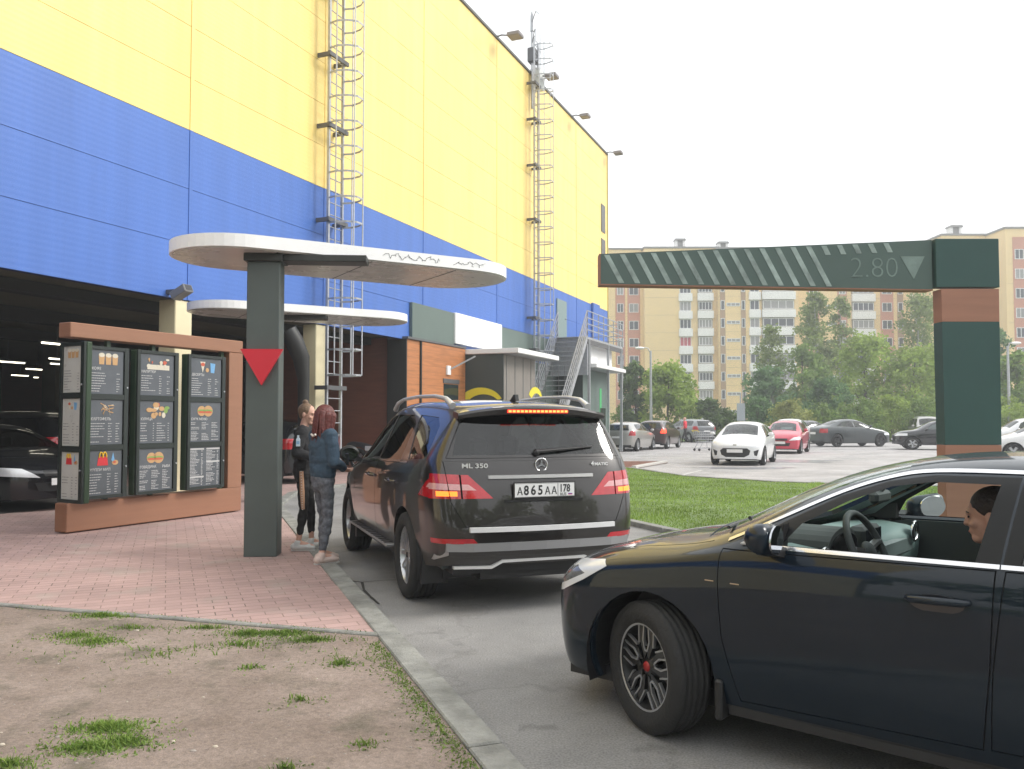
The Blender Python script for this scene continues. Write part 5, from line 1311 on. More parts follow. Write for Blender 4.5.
for sd in (1, -1):
    nm = '|L' if sd > 0 else '|R'
    side = lambda c, n, sd=sd: c.y * sd > .3 and n.y * sd > .22
    lamp_s = lambda c, n, sd=sd: c.y * sd > .33 and c.x > 1.55
    for xw in (XF, XR): car.cut(circle(xw, RT + .012, .368), 'y', lambda c, n, sd=sd: c.y * sd > .5 and n.y * sd > -.1)
    fd = [(.935, .55), (.955, .80), (.955, .945), (-.185, .975), (-.165, .60), (-.13, .30), (.86, .27)]
    rd = [(-.145, .305), (-.18, .60), (-.20, .975), (-1.28, 1.00), (-1.20, .80), (-1.02, .60), (-.95, .33)]
    for poly, k in ((fd, 'door|f'), (rd, 'door|r')):
        cx = sum(p[0] for p in poly) / len(poly); cy = sum(p[1] for p in poly) / len(poly)
        car.cut([(cx + (x - cx) * 1.009, cy + (z - cy) * 1.014) for x, z in poly], 'y', side, 'gap', M_gap, only={0}); g = {len(car.regs) - 1}
        car.cut(poly, 'y', side, k + nm, None, only=g)
    # door mirror base, black window surrounds, glass
    f1 = [(.83, .985), (-.20, 1.0), (-.235, 1.318), (.09, 1.315), (.27, 1.283), (.456, 1.213), (.69, 1.085)]
    f2 = [(-.21, 1.0), (-1.36, 1.025), (-1.22, 1.17), (-.95, 1.275), (-.6, 1.31), (-.245, 1.318)]
    car.cut(f1, 'y', side, 'window_frame|f' + nm, mat('gloss_pillar', (.010, .011, .012), .5, spec=.25), only={0}); a1_ = {len(car.regs) - 1}
    car.cut(f2, 'y', side, 'window_frame|r' + nm, MATS['gloss_pillar'], only={0}); a2_ = {len(car.regs) - 1}
    w1 = [(.67, .99), (-.115, 1.002), (-.165, 1.288), (.09, 1.288), (.25, 1.262), (.42, 1.192), (.60, 1.085)]
    w2 = [(-.27, 1.008), (-1.16, 1.03), (-1.08, 1.17), (-.90, 1.255), (-.6, 1.285), (-.30, 1.29)]
    if sd > 0: car.cut(w1, 'y', side, None, None, only=a1_)
    else: car.cut(w1, 'y', side, 'window|f' + nm, M_gl, only=a1_)
    car.cut(w2, 'y', side, 'window|r' + nm, M_gld, only=a2_)
    arc0 = [(.95, .975), (.707, 1.095), (.456, 1.222), (.27, 1.291), (.09, 1.323), (-.25, 1.328), (-.62, 1.32), (-.98, 1.28), (-1.25, 1.175)]
    arc = []
    for i in range(len(arc0) - 1):
        P0, P1_, P2, P3 = [Vector(arc0[max(0, min(len(arc0) - 1, i + k))]) for k in (-1, 0, 1, 2)]
        for k in range(4): t_ = k / 4; arc.append(tuple(.5 * ((2 * P1_) + (P2 - P0) * t_ + (2 * P0 - 5 * P1_ + 4 * P2 - P3) * t_ ** 2 + (3 * P1_ - P0 - 3 * P2 + P3) * t_ ** 3)))
    arc.append(arc0[-1])
    for p, q in zip(arc, arc[1:]):
        d = (Vector(q) - Vector(p)).normalized(); n2 = Vector((-d.y, d.x)); n2 = n2 if n2.y > 0 else -n2; t = .014
        car.cut([p, q, (q[0] + n2.x * t, q[1] + n2.y * t), (p[0] + n2.x * t, p[1] + n2.y * t)], 'y', side, 'chrome_strip' + nm, M_chr, only={0})
    for p, q in (((.80, .968), (-.20, .984)), ((-.205, .984), (-1.36, 1.008))):
        car.cut([p, q, (q[0], q[1] + .016), (p[0], p[1] + .016)], 'y', side, 'chrome_strip' + nm, M_chr, only={0})
    # headlight wraps round the corner
    car.cut([(2.4, .55), (2.14, .56), (1.95, .62), (1.78, .70), (1.62, .79), (1.66, .815), (1.85, .79), (2.05, .74), (2.4, .65)], 'y', lamp_s, 'headlight' + nm, M_lampw, only={0}); hl_ = {len(car.regs) - 1}
    car.cut([(2.18, .615), (2.06, .618), (1.93, .665), (1.77, .735), (1.86, .76), (2.02, .72), (2.18, .68)], 'y', lamp_s, 'headlight' + nm, mat('lamp_inner', (.20, .21, .22), .15, .2, coat=1, var=.5, vscale=20), only=hl_); hl_ = {len(car.regs) - 1}
    for cx_, cz_ in ((2.10, .65), (1.95, .695)): car.cut(circle(cx_, cz_, .03, 16), 'y', lamp_s, 'headlight' + nm, M_chr, only=hl_)
    car.cut([(2.12, .20), (2.12, .40), (2.4, .44), (2.4, .20)], 'y', lambda c, n, sd=sd: c.y * sd > .3 and c.x > 2.0, 'fog_recess' + nm, M_blk, only={0})
    car.cut([(1.0, .15), (1.0, .235), (-1.0, .25), (-1.0, .15)], 'y', side, 'sill_trim' + nm, M_blk, only={0})
    # wing seam between bonnet and fender
    rr2 = [(-2.4, .76), (-2.02, .80), (-1.9, .93), (-2.4, .93)]
    car.cut(rr2, 'y', lambda c, n, sd=sd: c.y * sd > .4 and c.x < -1.8, 'rear_lamp' + nm, M_lampr, only={0})
    top = lambda c, n, sd=sd: c.y * sd > .3 and n.z > .35 and c.x > 1.0
    car.cut([(1.93, .575 * sd), (1.93, .582 * sd), (1.05, .735 * sd), (1.05, .725 * sd)], 'z', top, 'gap', M_gap, only={0})
    car.cut([(-1.30, .43), (-1.30, .425), (.0, .425), (.0, .43)], 'y', side, 'gap', M_gap, only=set())
wsf = lambda c, n: .0 < c.x < 1.35 and n.z > .2 and n.x > .15
car.cut([(1.14, -.62), (1.21, -.35), (1.23, 0), (1.21, .35), (1.14, .62), (1.00, .66), (.60, .60), (.30, .535), (.18, .49), (.19, 0), (.18, -.49), (.30, -.535), (.60, -.60), (1.00, -.66)][::1], 'z', wsf, 'windshield', M_gl, only={0})
car.cut([(-1.10, -.52), (-1.12, .52), (-1.80, .55), (-1.88, 0), (-1.80, -.55)], 'z', lambda c, n: c.x < -1.0 and n.z > .2, 'rear_window', M_gld, only={0})
car.cut([(-.62, .40), (.62, .40), (.56, .24), (-.56, .24)], 'x', lambda c, n: c.x > 2.0 and n.x > .3, 'grille', M_blk, only={0})
car.cut([(-.45, .60), (.45, .60), (.42, .68), (-.42, .68)], 'x', lambda c, n: c.x > 2.0 and n.x > .3, 'grille', M_blk, only={0})
parts = car.finish(M_psed, depth=.028, lining=M_int, inset={'window': .006, 'windshield': .004, 'rear_window': .004, 'gap': .007, 'headlight': -.003, 'chrome_strip': -.004, 'window_frame': .0, 'fog_recess': .0})
def onside(x, z, sg=1, d=0.0):
    h = car.bvh.ray_cast(Vector((x, 3 * sg, z)), Vector((0, -sg, 0))); return Vector((x, h[0].y + d * sg, z)) if h[0] else Vector((x, .9 * sg, z))
# lamp insides, bumper lip
b = MB(); b.tube([(car.bvh.ray_cast(Vector((4, y_, .25)), Vector((-1, 0, 0)))[0].x + .0, y_, .222) for y_ in lin(-.5, .5, 13)] if True else [(1.78, .84, .22), (1.98, .78, .185), (2.16, .60, .165), (2.26, .3, .16), (2.28, 0, .16), (2.26, -.3, .16), (2.16, -.60, .165), (1.98, -.78, .185), (1.78, -.84, .22)], .028, M_blk, 8); b.build('bumper_lip', sed)
# mirrors
for s_ in (1, -1):
    Mm = Matrix.Translation((.66 if s_ > 0 else .55, s_ * 1.00, 1.03)) @ Matrix.Rotation(R(8) if s_ > 0 else R(-30), 4, 'Z')
    b = MB(); o_ = [(.055 * math.cos(2 * PI * i / 20) * (1.0 if math.cos(2 * PI * i / 20) > 0 else .35), 0) for i in range(20)]
    prof = []
    vs = []; fs = []; NN_ = 14
    secs = [(-.115, .35, .00), (-.105, .72, 0), (-.07, .92, 0), (0, 1.0, 0), (.07, .95, .0), (.105, .75, 0), (.118, .35, 0)]
    for (yy, k_, _) in secs:
        for i in range(NN_):
            a = 2 * PI * i / NN_; cx, cz = math.cos(a), math.sin(a)
            vs.append((cx * (.085 if cx > 0 else .035) * k_, yy * s_, cz * .072 * k_ + (.012 if yy * 1 > 0 else 0)))
    for j in range(len(secs) - 1):
        for i in range(NN_): fs.append((j * NN_ + i, j * NN_ + (i + 1) % NN_, (j + 1) * NN_ + (i + 1) % NN_, (j + 1) * NN_ + i))
    fs += [list(range(NN_)), list(range((len(secs) - 1) * NN_, len(secs) * NN_))]
    b.add(vs, fs, M_psed, True, Mm); mr = b.build('mirror', sed)
    b = MB(); b.box(.02, .088, -.09 if s_ > 0 else -.09, .09, -.014, -.004, mat('indicator_strip', (.45, .45, .45), .2), Mm, bev=.003); b.build('indicator', mr)
    b = MB(); ell = [(.095 * math.cos(2 * PI * i / 22), .062 * math.sin(2 * PI * i / 22) + .004) for i in range(22)]; b.prism(ell, -.044, -.036, mat('mirror_glass', (.5, .52, .55), .03, 1.0), 'x', M=Mm); b.build('mirror_glass', mr)
    b = MB(); b.bar((.68, s_ * .82, .955), (.665, s_ * .96, .985), .07, .045, M_blk); b.prism([(.86, .972), (.665, .972), (.655, 1.085)], s_ * .775, s_ * .83, M_blk, 'y'); b.build('mirror_foot', mr)
    # handles and their cups
    for k, x, z in (('door|f', .015, .845), ('door|r', -1.0, .865)):
        d = parts.get(k + ('|L' if s_ > 0 else '|R'))
        if not d: continue
        p = onside(x, z, s_)
        b = MB(); e = [(x + .10 * math.cos(2 * PI * i / 20), z - .014 + .036 * math.sin(2 * PI * i / 20)) for i in range(20)]
        b.prism(e, p.y - s_ * .02, p.y + s_ * .0035, mat('handle_cup', (.008, .009, .014), .3, coat=1), 'y'); b.build('handle_cup', d)
        b = MB(); pts = [onside(x + dx, z + dz, s_, dd) for dx, dz, dd in ((-.115, .004, .004), (-.095, .006, .034), (0, .004, .042), (.085, .0, .036), (.108, -.002, .004))]
        b.tube(pts, .014, M_psed, 10, rs=[.012, .015, .0155, .015, .012]); b.build('handle', d)
    b = MB(); b.box(XF - .41, XF - .37, s_ * .78, s_ * .89, .165, .35, M_blk, bev=.01); b.build('mud_guard', sed)
b = arch(sed, (XF, XR), .365, .85, .50, RT); b.box(-2.0, 1.95, -.70, .70, .16, .24, M_blk); b.box(-.93, .93, -.84, .84, .19, .25, M_blk); b.build('underbody', sed)
for x, y, stv in ((XF, .775, R(-24)), (XF, -.775, R(-24)), (XR, .78, 0), (XR, -.78, 0)): wheel(sed, x, y, RT, .205, .215, 'y5b', stv, M_rimB)
# ---------------------------------------------------------------- cabin
b = MB(); b.box(-1.8, 1.0, -.78, .78, .25, .30, M_intd); b.box(-1.25, -1.15, -.66, .66, .4, 1.02, M_seat, bev=.04); b.box(-1.85, -1.25, -.62, .62, .96, .985, M_intd); b.build('cabin_floor', sed)
b = MB()   # dashboard, swept cross-section over the width
sec = [(1.06, .90), (.95, .945), (.74, .965), (.60, .95), (.55, .90), (.56, .80), (.62, .62), (.9, .5), (1.08, .6)]
vs = []; ys = lin(-.76, .76, 25)
for y in ys:
    k = 1 - .1 * (abs(y) / .76) ** 3
    for (x, z) in sec: vs.append((.55 + (x - .55) * 1.0 + .04 * (1 - (y / .76) ** 2) - .02, y, z * (1 if abs(y) < .7 else .985)))
n = len(sec); fs = [(j * n + i, j * n + (i + 1) % n, (j + 1) * n + (i + 1) % n, (j + 1) * n + i) for j in range(24) for i in range(n)] + [list(range(n)), list(range(24 * n, 25 * n))]
b.add(vs, fs, M_dash, True); das = b.build('dashboard', sed)
b = MB(); b.box(.545, .60, -.70, .12, .80, .90, mat('dash_panel', (.16, .20, .20), .4), bev=.015); b.box(.53, .62, -.10, .16, .86, 1.015, M_intd, bev=.02); b.box(.527, .532, -.08, .14, .885, 1.0, mat('screen', (.01, .015, .02), .08)); b.build('centre_screen', das)
b = MB(); hood = [(.37 + .20 * math.cos(a), .93 + .105 * math.sin(a)) for a in [PI * i / 12 for i in range(13)]]; b.prism(hood + [(.17, .88), (.57, .88)], .56, .80, M_intd, 'x'); b.prism([(.37 + .17 * math.cos(2 * PI * i / 20), .945 + .065 * math.sin(2 * PI * i / 20)) for i in range(20)], .552, .562, mat('gauge_face', (.01, .01, .012), .15), 'x'); b.build('gauge_hood', das)
for y in (-.66, .69):
    b = MB(); b.lathe([(.055, .535), (.062, .525), (.052, .518), (.046, .53)], M_chr, 20, M=Matrix.Translation((0, y, .92)), axis='x', cap=False); b.lathe([(.001, .536), (.05, .536)], M_intd, 16, M=Matrix.Translation((0, y, .92)), axis='x'); b.build('air_vent', das)
b = MB(); MW = Matrix.Translation((.445, .37, .94)) @ Matrix.Rotation(R(25), 4, 'Y')
b.tube([MW @ Vector((0, .182 * math.cos(a), .182 * math.sin(a))) for a in [2 * PI * i / 36 for i in range(36)]], .0165, M_intd, 10, closed=True); sw = b.build('steering_wheel', sed)
b = MB(); b.ball((0, 0, -.01), .06, M_intd, .45, 1, .85, M=MW); 
for a in (0.15, PI - .15, -PI / 2): b.bar(MW @ Vector((0.01, .04 * math.cos(a), .04 * math.sin(a))), MW @ Vector((0, .175 * math.cos(a), .175 * math.sin(a))), .035, .018, M_rimS if abs(a) < 4 else M_intd)
b.build('spokes', sw)
for s_ in (1, -1):
    b = MB(); Ms = Matrix.Translation((-.28, s_ * .37, .42)) @ Matrix.Rotation(R(-16), 4, 'Y')
    b.box(-.07, .07, -.24, .24, 0, .60, M_seat, Ms, bev=.05); b.box(-.045, .045, -.13, .13, .64, .80, M_seat, Ms, bev=.035); b.tube([Ms @ Vector((0, -.06, .55)), Ms @ Vector((0, -.06, .70))], .008, M_chr, 6); b.tube([Ms @ Vector((0, .06, .55)), Ms @ Vector((0, .06, .70))], .008, M_chr, 6)
    b.box(-.28, .28, s_ * .37 - .25, s_ * .37 + .25, .34, .47, M_seat, bev=.05) if False else b.box(-.26, .27, s_ * .37 - .25, s_ * .37 + .25, .32, .46, M_seat, bev=.05)
    b.build('seat', sed)
    b = MB(); b.prism([(.90, .3), (.90, .90), (.62, .965), (-.16, .975), (-.16, .3)], s_ * .80, s_ * .835, M_intd, 'y'); b.box(-.05, .55, s_ * .74, s_ * .80, .66, .72, M_int, bev=.015); b.build('door_lining', parts.get('door|f' + ('|L' if s_ > 0 else '|R')) or sed)
b = MB(); b.box(.48, .53, -.11, .11, 1.13, 1.19, M_intd, bev=.015); b.bar((.50, 0, 1.19), (.46, 0, 1.24), .02, .02, M_intd); b.build('rear_view_mirror', sed)
b = MB(); b.tube([(1.2, -.5, .985), (1.08, .05, 1.03), (1.0, .45, 1.055)], .009, M_blk, 6); b.tube([(1.21, -.1, .985), (1.12, .3, 1.01), (1.03, .62, 1.02)], .009, M_blk, 6); b.build('wiper', sed)
# small scuffs on the door and fender
for x in (1.00, .87):
    p = onside(x, .80, 1, .001); b = MB(); b.box(x - .022, x + .022, p.y - .002, p.y + .0015, .7985, .803, mat('scuff', (.45, .33, .22), .6)); b.build('scuff', sed)
# ================================================================ cars of the parking lot and the garage
PROF = {
 # x, w, z0, zb, yt, zt, crown, xb, cdx ; normalised to: length via x, real metres
 'hatch': dict(xf=2.13, xr=-1.95, wb=1.30, r=.32, arch=.365, st=[
    (1.92, .76, .24, .70, .56, .78, .03, None, 0), (1.75, .85, .20, .80, .66, .87, .03, None, 0), (1.30, .90, .20, .88, .72, .97, .04, None, 0), (.98, .905, .20, .93, .76, 1.01, .05, None, .18),
    (.30, .905, .20, .97, .63, 1.42, .06, .45, .10), (-.3, .905, .20, 1.0, .63, 1.47, .05, None, 0), (-1.0, .90, .20, 1.03, .61, 1.45, .045, None, 0), (-1.55, .89, .22, 1.06, .57, 1.38, .04, -1.60, 0), (-1.72, .83, .28, 1.04, .52, 1.30, .03, -1.85, 0)],
    win=([(.72, 1.0), (-.25, 1.03), (-.25, 1.37), (.18, 1.36), (.45, 1.22)], [(-.31, 1.03), (-1.35, 1.09), (-1.25, 1.28), (-1.1, 1.36), (-.31, 1.37)]),
    ws=[(1.12, .62), (1.14, 0), (1.12, -.62), (.38, -.55), (.40, .55)], rw=[(-.60, 1.06), (.60, 1.06), (.50, 1.34), (-.50, 1.34)], rlamp=[(.58, .80), (.90, .80), (.90, 1.04), (.66, 1.04)], cowl=1.2),
 'sedan': dict(xf=2.30, xr=-2.35, wb=1.38, r=.33, arch=.37, st=[
    (2.08, .76, .22, .66, .58, .74, .02, None, 0), (1.88, .85, .20, .76, .66, .84, .03, None, 0), (1.38, .90, .20, .86, .72, .93, .04, None, 0), (.95, .905, .20, .92, .75, .97, .05, None, .18),
    (.25, .905, .20, .96, .60, 1.36, .06, .40, .10), (-.4, .905, .20, .98, .60, 1.40, .05, None, 0), (-1.0, .90, .20, 1.0, .58, 1.35, .045, None, 0), (-1.65, .89, .22, 1.02, .58, 1.12, .04, None, 0), (-2.0, .87, .25, 1.0, .60, 1.05, .03, None, 0), (-2.22, .80, .30, .94, .58, 1.0, .02, None, 0)],
    win=([(.68, .99), (-.25, 1.01), (-.25, 1.31), (.15, 1.31), (.40, 1.20)], [(-.31, 1.01), (-1.40, 1.05), (-1.0, 1.25), (-.6, 1.31), (-.31, 1.31)]),
    ws=[(1.10, .60), (1.12, 0), (1.10, -.60), (.33, -.52), (.35, .52)], rw=None, rwz=[(-1.15, .50), (-1.78, .52), (-1.78, -.52), (-1.15, -.50)], rlamp=[(.50, .72), (.90, .72), (.90, .93), (.55, .93)], cowl=1.15),
 'suv': dict(xf=2.25, xr=-2.25, wb=1.36, r=.36, arch=.41, st=[
    (2.02, .78, .32, .86, .60, .98, .03, None, 0), (1.85, .88, .28, .94, .68, 1.05, .03, None, 0), (1.36, .93, .28, 1.02, .76, 1.10, .04, None, 0), (.98, .935, .28, 1.06, .78, 1.14, .05, None, .12),
    (.35, .935, .28, 1.10, .66, 1.60, .06, .45, .08), (-.3, .935, .28, 1.12, .66, 1.66, .05, None, 0), (-1.1, .93, .28, 1.14, .65, 1.64, .045, None, 0), (-1.85, .92, .30, 1.16, .61, 1.58, .04, -1.80, 0), (-2.02, .87, .36, 1.16, .56, 1.50, .03, -2.15, 0)],
    win=([(.72, 1.12), (-.25, 1.15), (-.25, 1.54), (.22, 1.54), (.45, 1.40)], [(-.31, 1.15), (-1.75, 1.19), (-1.65, 1.48), (-1.5, 1.54), (-.31, 1.54)]),
    ws=[(1.08, .66), (1.10, 0), (1.08, -.66), (.42, -.58), (.44, .58)], rw=[(-.66, 1.18), (.66, 1.18), (.56, 1.53), (-.56, 1.53)], rlamp=[(.62, .92), (.95, .92), (.95, 1.16), (.72, 1.16)], cowl=1.1),
 'van': dict(xf=2.1, xr=-2.2, wb=1.36, r=.33, arch=.38, st=[
    (1.92, .78, .28, .80, .60, .95, .03, None, 0), (1.78, .86, .24, .90, .68, 1.05, .03, None, 0), (1.40, .89, .24, .98, .76, 1.14, .04, None, 0), (1.15, .90, .24, 1.02, .78, 1.20, .05, None, .10),
    (.65, .90, .24, 1.06, .70, 1.72, .06, .75, .06), (0, .90, .24, 1.08, .70, 1.80, .04, None, 0), (-1.0, .90, .24, 1.08, .70, 1.80, .04, None, 0), (-1.95, .89, .26, 1.08, .68, 1.78, .03, None, 0), (-2.10, .86, .30, 1.08, .64, 1.74, .02, -2.14, 0)],
    win=([(.92, 1.10), (.0, 1.10), (.0, 1.62), (.5, 1.62), (.70, 1.5)], [(-.08, 1.10), (-1.9, 1.10), (-1.9, 1.6), (-.08, 1.62)]),
    ws=[(1.22, .66), (1.24, 0), (1.22, -.66), (.72, -.60), (.74, .60)], rw=[(-.68, 1.10), (.68, 1.10), (.62, 1.62), (-.62, 1.62)], rlamp=[(.76, .80), (.92, .80), (.92, 1.15), (.78, 1.15)], cowl=1.25),
}
def gcar(kind, name, label, pm, x, y, yaw, S=(1, 1, 1), z=0.0, rim='s5', lit=False, glassm=None, lev=2, grille='std', group='cars parked on the lot', rimm=None, plate_f=True, fascia=None):
    P = PROF[kind]; root = car_root(name, label, 'car', x, y, yaw, group, z); root.scale = (1, 1, 1)
    st = [station(sx, w_, z0, zb, yt, zt, cr, xb=xb, cdx=cd) for (sx, w_, z0, zb, yt, zt, cr, xb, cd) in P['st']]
    x0, x1 = st[0][0][2][0], st[-1][0][2][0]
    bm = car_mesh(st, ((P['xf'] - x0) * .75, P['xf'] - x0), (-(x1 - P['xr']) * .75, -(x1 - P['xr'])), lev, crease=[(4, .3)])
    sxx, syy, szz = S
    c = Car(bm, root); gm = glassm or M_glm; only = {0}
    for sd in (1, -1):
        nm = '|L' if sd > 0 else '|R'; side = lambda q, n, sd=sd: q.y * sd > .3 and n.y * sd > .22
        for xw in (P['wb'], -P['wb']): c.cut(circle(xw, P['r'] + .01, P['arch'], 18), 'y', lambda q, n, sd=sd: q.y * sd > .5 and n.y * sd > -.1)
        for i, wpoly in enumerate(P['win']): c.cut(wpoly, 'y', side, 'window|%d' % i + nm, gm, only=only)
        xa = P['win'][0][1][0] - .03
        for xx, za, zb_ in ((xa, .30, 1.0), (P['wb'] * .70, .30, .88), (-P['wb'] * .66, .55, 1.0)): c.cut([(xx - .005, za), (xx + .005, za), (xx + .005, zb_), (xx - .005, zb_)], 'y', side, 'gap', M_gap, only=only)
        rl = [(a * sd, b_) for a, b_ in P['rlamp']]
        c.cut(rl, 'x', lambda q, n, sd=sd: q.x < x1 + .25 and n.x < -.1 and q.y * sd > 0, 'rear_lamp' + nm, M_lit if lit else M_lampr, only=only)
        zh = P['st'][0][3]
        c.cut([(sd * .40, zh - .10), (sd * .95, zh - .06), (sd * .95, zh + .08), (sd * .62, zh + .05)], 'x', lambda q, n, sd=sd: q.x > P['wb'] + .25 and n.x > .05 and q.y * sd > 0, 'headlight' + nm, M_lampw, only=only)
    c.cut(P['ws'], 'z', lambda q, n: .1 < q.x < P['cowl'] + .1 and n.z > .15 and n.x > .12, 'windshield', gm, only=only)
    if P.get('rw'): c.cut(P['rw'], 'x', lambda q, n: q.x < x1 + .45 and n.x < -.25, 'rear_window', gm, only=only)
    if P.get('rwz'): c.cut(P['rwz'], 'z', lambda q, n: q.x < -1.1 and n.z > .2, 'rear_window', gm, only=only)
    zg = P['st'][0][2]
    ff = lambda q, n: q.x > P['wb'] + .3 and n.x > .3
    if grille == 'mouth':
        c.cut([(-.50, .52), (-.46, .38), (-.30, .30), (.30, .30), (.46, .38), (.50, .52), (.40, .60), (-.40, .60)], 'x', ff, 'grille', M_blk, only=only)
        for s_ in (1, -1): c.cut([(s_ * .60, .50), (s_ * .76, .56), (s_ * .70, .34), (s_ * .62, .36)], 'x', ff, 'fog_recess', M_blk, only=only)
    else:
        c.cut([(-.42, zg + .12), (.42, zg + .12), (.48, zg + .26), (-.48, zg + .26)], 'x', ff, 'grille', M_blk, only=only); c.cut([(-.34, zg + .36), (.34, zg + .36), (.36, zg + .46), (-.36, zg + .46)], 'x', ff, 'grille', M_blk, only=only)
    c.cut([(-.70, zg), (.70, zg), (.70, zg + .10), (-.70, zg + .10)], 'x', lambda q, n: q.x < x1 + .3 and n.x < -.2, 'lower_bumper', M_blk, only=only)
    parts = c.finish(pm, depth=.02, inset={'window': .005, 'gap': .004, 'headlight': -.003, 'rear_lamp': -.003})
    def hit(xs, yy, zz_):
        h = c.bvh.ray_cast(Vector((xs * 5, yy, zz_)), Vector((-xs, 0, 0))); return h[0].x if h[0] else xs * 2
    zp = zg + .27
    if plate_f: plate(root, Matrix.Translation((hit(1, 0, zp) + .012, 0, zp)) @ Matrix.Rotation(PI / 2, 4, 'Z'))
    zp = zg + .48; plate(root, Matrix.Translation((hit(-1, 0, zp) - .012, 0, zp)) @ Matrix.Rotation(-PI / 2, 4, 'Z'))
    xm = P['win'][0][0][0]; zm = P['win'][0][0][1]
    for s_ in (1, -1):
        b = MB(); b.ball((xm - .02, s_ * 1.0, zm + .06), .10, pm, .55, .95, .75, 12, 8); b.bar((xm, s_ * .86, zm - .02), (xm, s_ * .95, zm + .02), .06, .04, M_blk); b.build('mirror', root)
    b = arch(root, (P['wb'], -P['wb']), P['arch'], .87, .50, P['r']); b.box(-P['wb'] - .5, P['wb'] + .5, -.68, .68, zg - .04, zg + .06, M_blk); b.box(-.95, .95, -.84, .84, zg, zg + .05, M_blk); b.build('underbody', root)
    b = MB()
    for s_ in (1, -1): b.box(-.42, -.28, s_ * .12, s_ * .62, .4, zm + .0, M_seat, bev=.04); b.box(-.40, -.30, s_ * .27, s_ * .47, zm + .03, zm + .2, M_seat, bev=.03)
    b.box(-1.2, -1.08, -.62, .62, .4, zm, M_seat, bev=.04); b.box(.55, .85, -.7, .7, .6, zm - .08, M_intd, bev=.05); b.box(-1.5, 1, -.75, .75, zg + .07, zg + .12, M_intd); b.build('seats', root)
    for wx in (P['wb'], -P['wb']):
        for s_ in (1, -1): wheel(root, wx, s_ * .80, P['r'], .21, P['r'] * .66, rim, 0, rimm, detail=False)
    root.scale = S
    return root, parts, c
GR = math.degrees(AN)      # lot follows the store direction
pw = paint('white_paint_car', (.72, .73, .74), 0, .3); psil = paint('silver_paint', (.42, .41, .39), .6, .35); pdr = paint('dark_red_brown', (.05, .022, .022), .4, .3); pgr = paint('grey_silver', (.20, .21, .22), .5, .3)
pred = paint('raspberry_red', (.50, .035, .07), .1, .3); pdg = paint('dark_grey_green', (.055, .065, .068), .4, .3); pbk = paint('black_paint', (.012, .013, .016), .2, .2); pgm = paint('mid_grey', (.10, .10, .11), .4, .3)
def at(px, Y): return (px - 512) / F * Y
# facing the camera
wh, parts, c = gcar('hatch', 'white_hatchback', 'white hatchback facing the camera beyond the lawn, black grille mouth', pw, at(744, 30.6), 30.6, R(180 - 22 - 2), grille='mouth', rimm=M_rimS)
b = MB(); xh = c.bvh.ray_cast(Vector((5, 0, .70)), Vector((-1, 0, 0)))[0].x; b.prism([(-.05, .66), (.05, .66), (.06, .73), (-.06, .73)], xh - .01, xh + .012, M_chr, 'x'); b.build('emblem', wh)
gcar('hatch', 'red_hatchback', 'raspberry red rounded small car facing the camera beside the white hatchback', pred, at(785.5, 40.5), 40.5, R(180 - 22 - 4), S=(.96, .98, 1.02), rimm=M_rimS)
gcar('suv', 'white_crossover', 'white crossover mostly hidden behind the raspberry red car', pw, at(789, 46.5), 46.5, R(180 - 22 - 3), S=(1, 1, .96))
# rear views on the left of the lot
gcar('hatch', 'silver_hatchback', 'silver hatchback seen from behind, parked nearest the store corner', psil, at(629, 43.5), 43.5, R(-25), S=(1.06, 1, .98))
gcar('suv', 'dark_red_suv', 'dark brown-red off-roader with lit rear lamps parked beyond the silver hatchback', pdr, at(659, 47), 47, R(-24), S=(.95, .92, .93), lit=True)
gcar('suv', 'grey_suv', 'silver-grey off-roader parked behind the walking person', pgr, at(688, 60), 60, R(22), S=(1, 1, .97))
# side views
gcar('sedan', 'grey_coupe', 'dark grey fastback seen from the side at the bushes, red tail lamp', pdg, at(849, 50), 50, R(-76), S=(1.03, 1.02, 1.13), rimm=M_rimB)
gcar('sedan', 'grey_sedan', 'grey car half hidden behind the rear of the dark grey fastback', pgm, at(809, 56), 56, R(-60), S=(.98, 1, 1.08))
gcar('van', 'pale_van', 'pale silver boxy van behind the black car near the bar post', psil, at(926, 58), 58, R(165))
gcar('suv', 'black_crossover', 'black crossover whose nose shows left of the green bar post', pbk, at(938, 44.5), 44.5, R(72), S=(1.0, 1, .92), rimm=M_rimS)
gcar('van', 'white_wagon', 'white wagon seen from the side right of the green bar post', pw, at(1030, 47), 47, R(80), S=(1.1, 1, .92))
gcar('hatch', 'white_compact', 'white car with only its bonnet in the frame at the right edge', pw, at(1047, 33.5), 33.5, R(70), S=(1.05, 1, 1), rimm=M_rimS)
# in the garage and before it
gcar('sedan', 'black_saloon', 'black saloon whose pale headlamp shows at the left edge in the garage', pbk, at(-32, 14.6), 15.4, R(-122), z=.05, group='cars in the garage', rim='d5', rimm=M_rimS)
gcar('suv', 'black_garage_suv', 'large black off-roader standing sideways in the garage behind the menu board', pbk, at(0, 18.2), 18.2, R(76), S=(1.0, 1, 1.0), z=.05, group='cars in the garage', rim='d5', rimm=M_rimS)
gcar('hatch', 'dark_hatchback', 'dark hatchback with red tail lamp behind the two standing people', pbk, at(262, 21.4), 21.4, R(58), S=(1, 1, 1.02), z=.05, group='cars in the garage')
gcar('sedan', 'grey_garage_sedan', 'dark grey car nosing out of the brick-red recess between the people and the off-roader', pgm, at(352, 26.5) - .4, 26.8, R(-118), z=.05, group='cars in the garage')
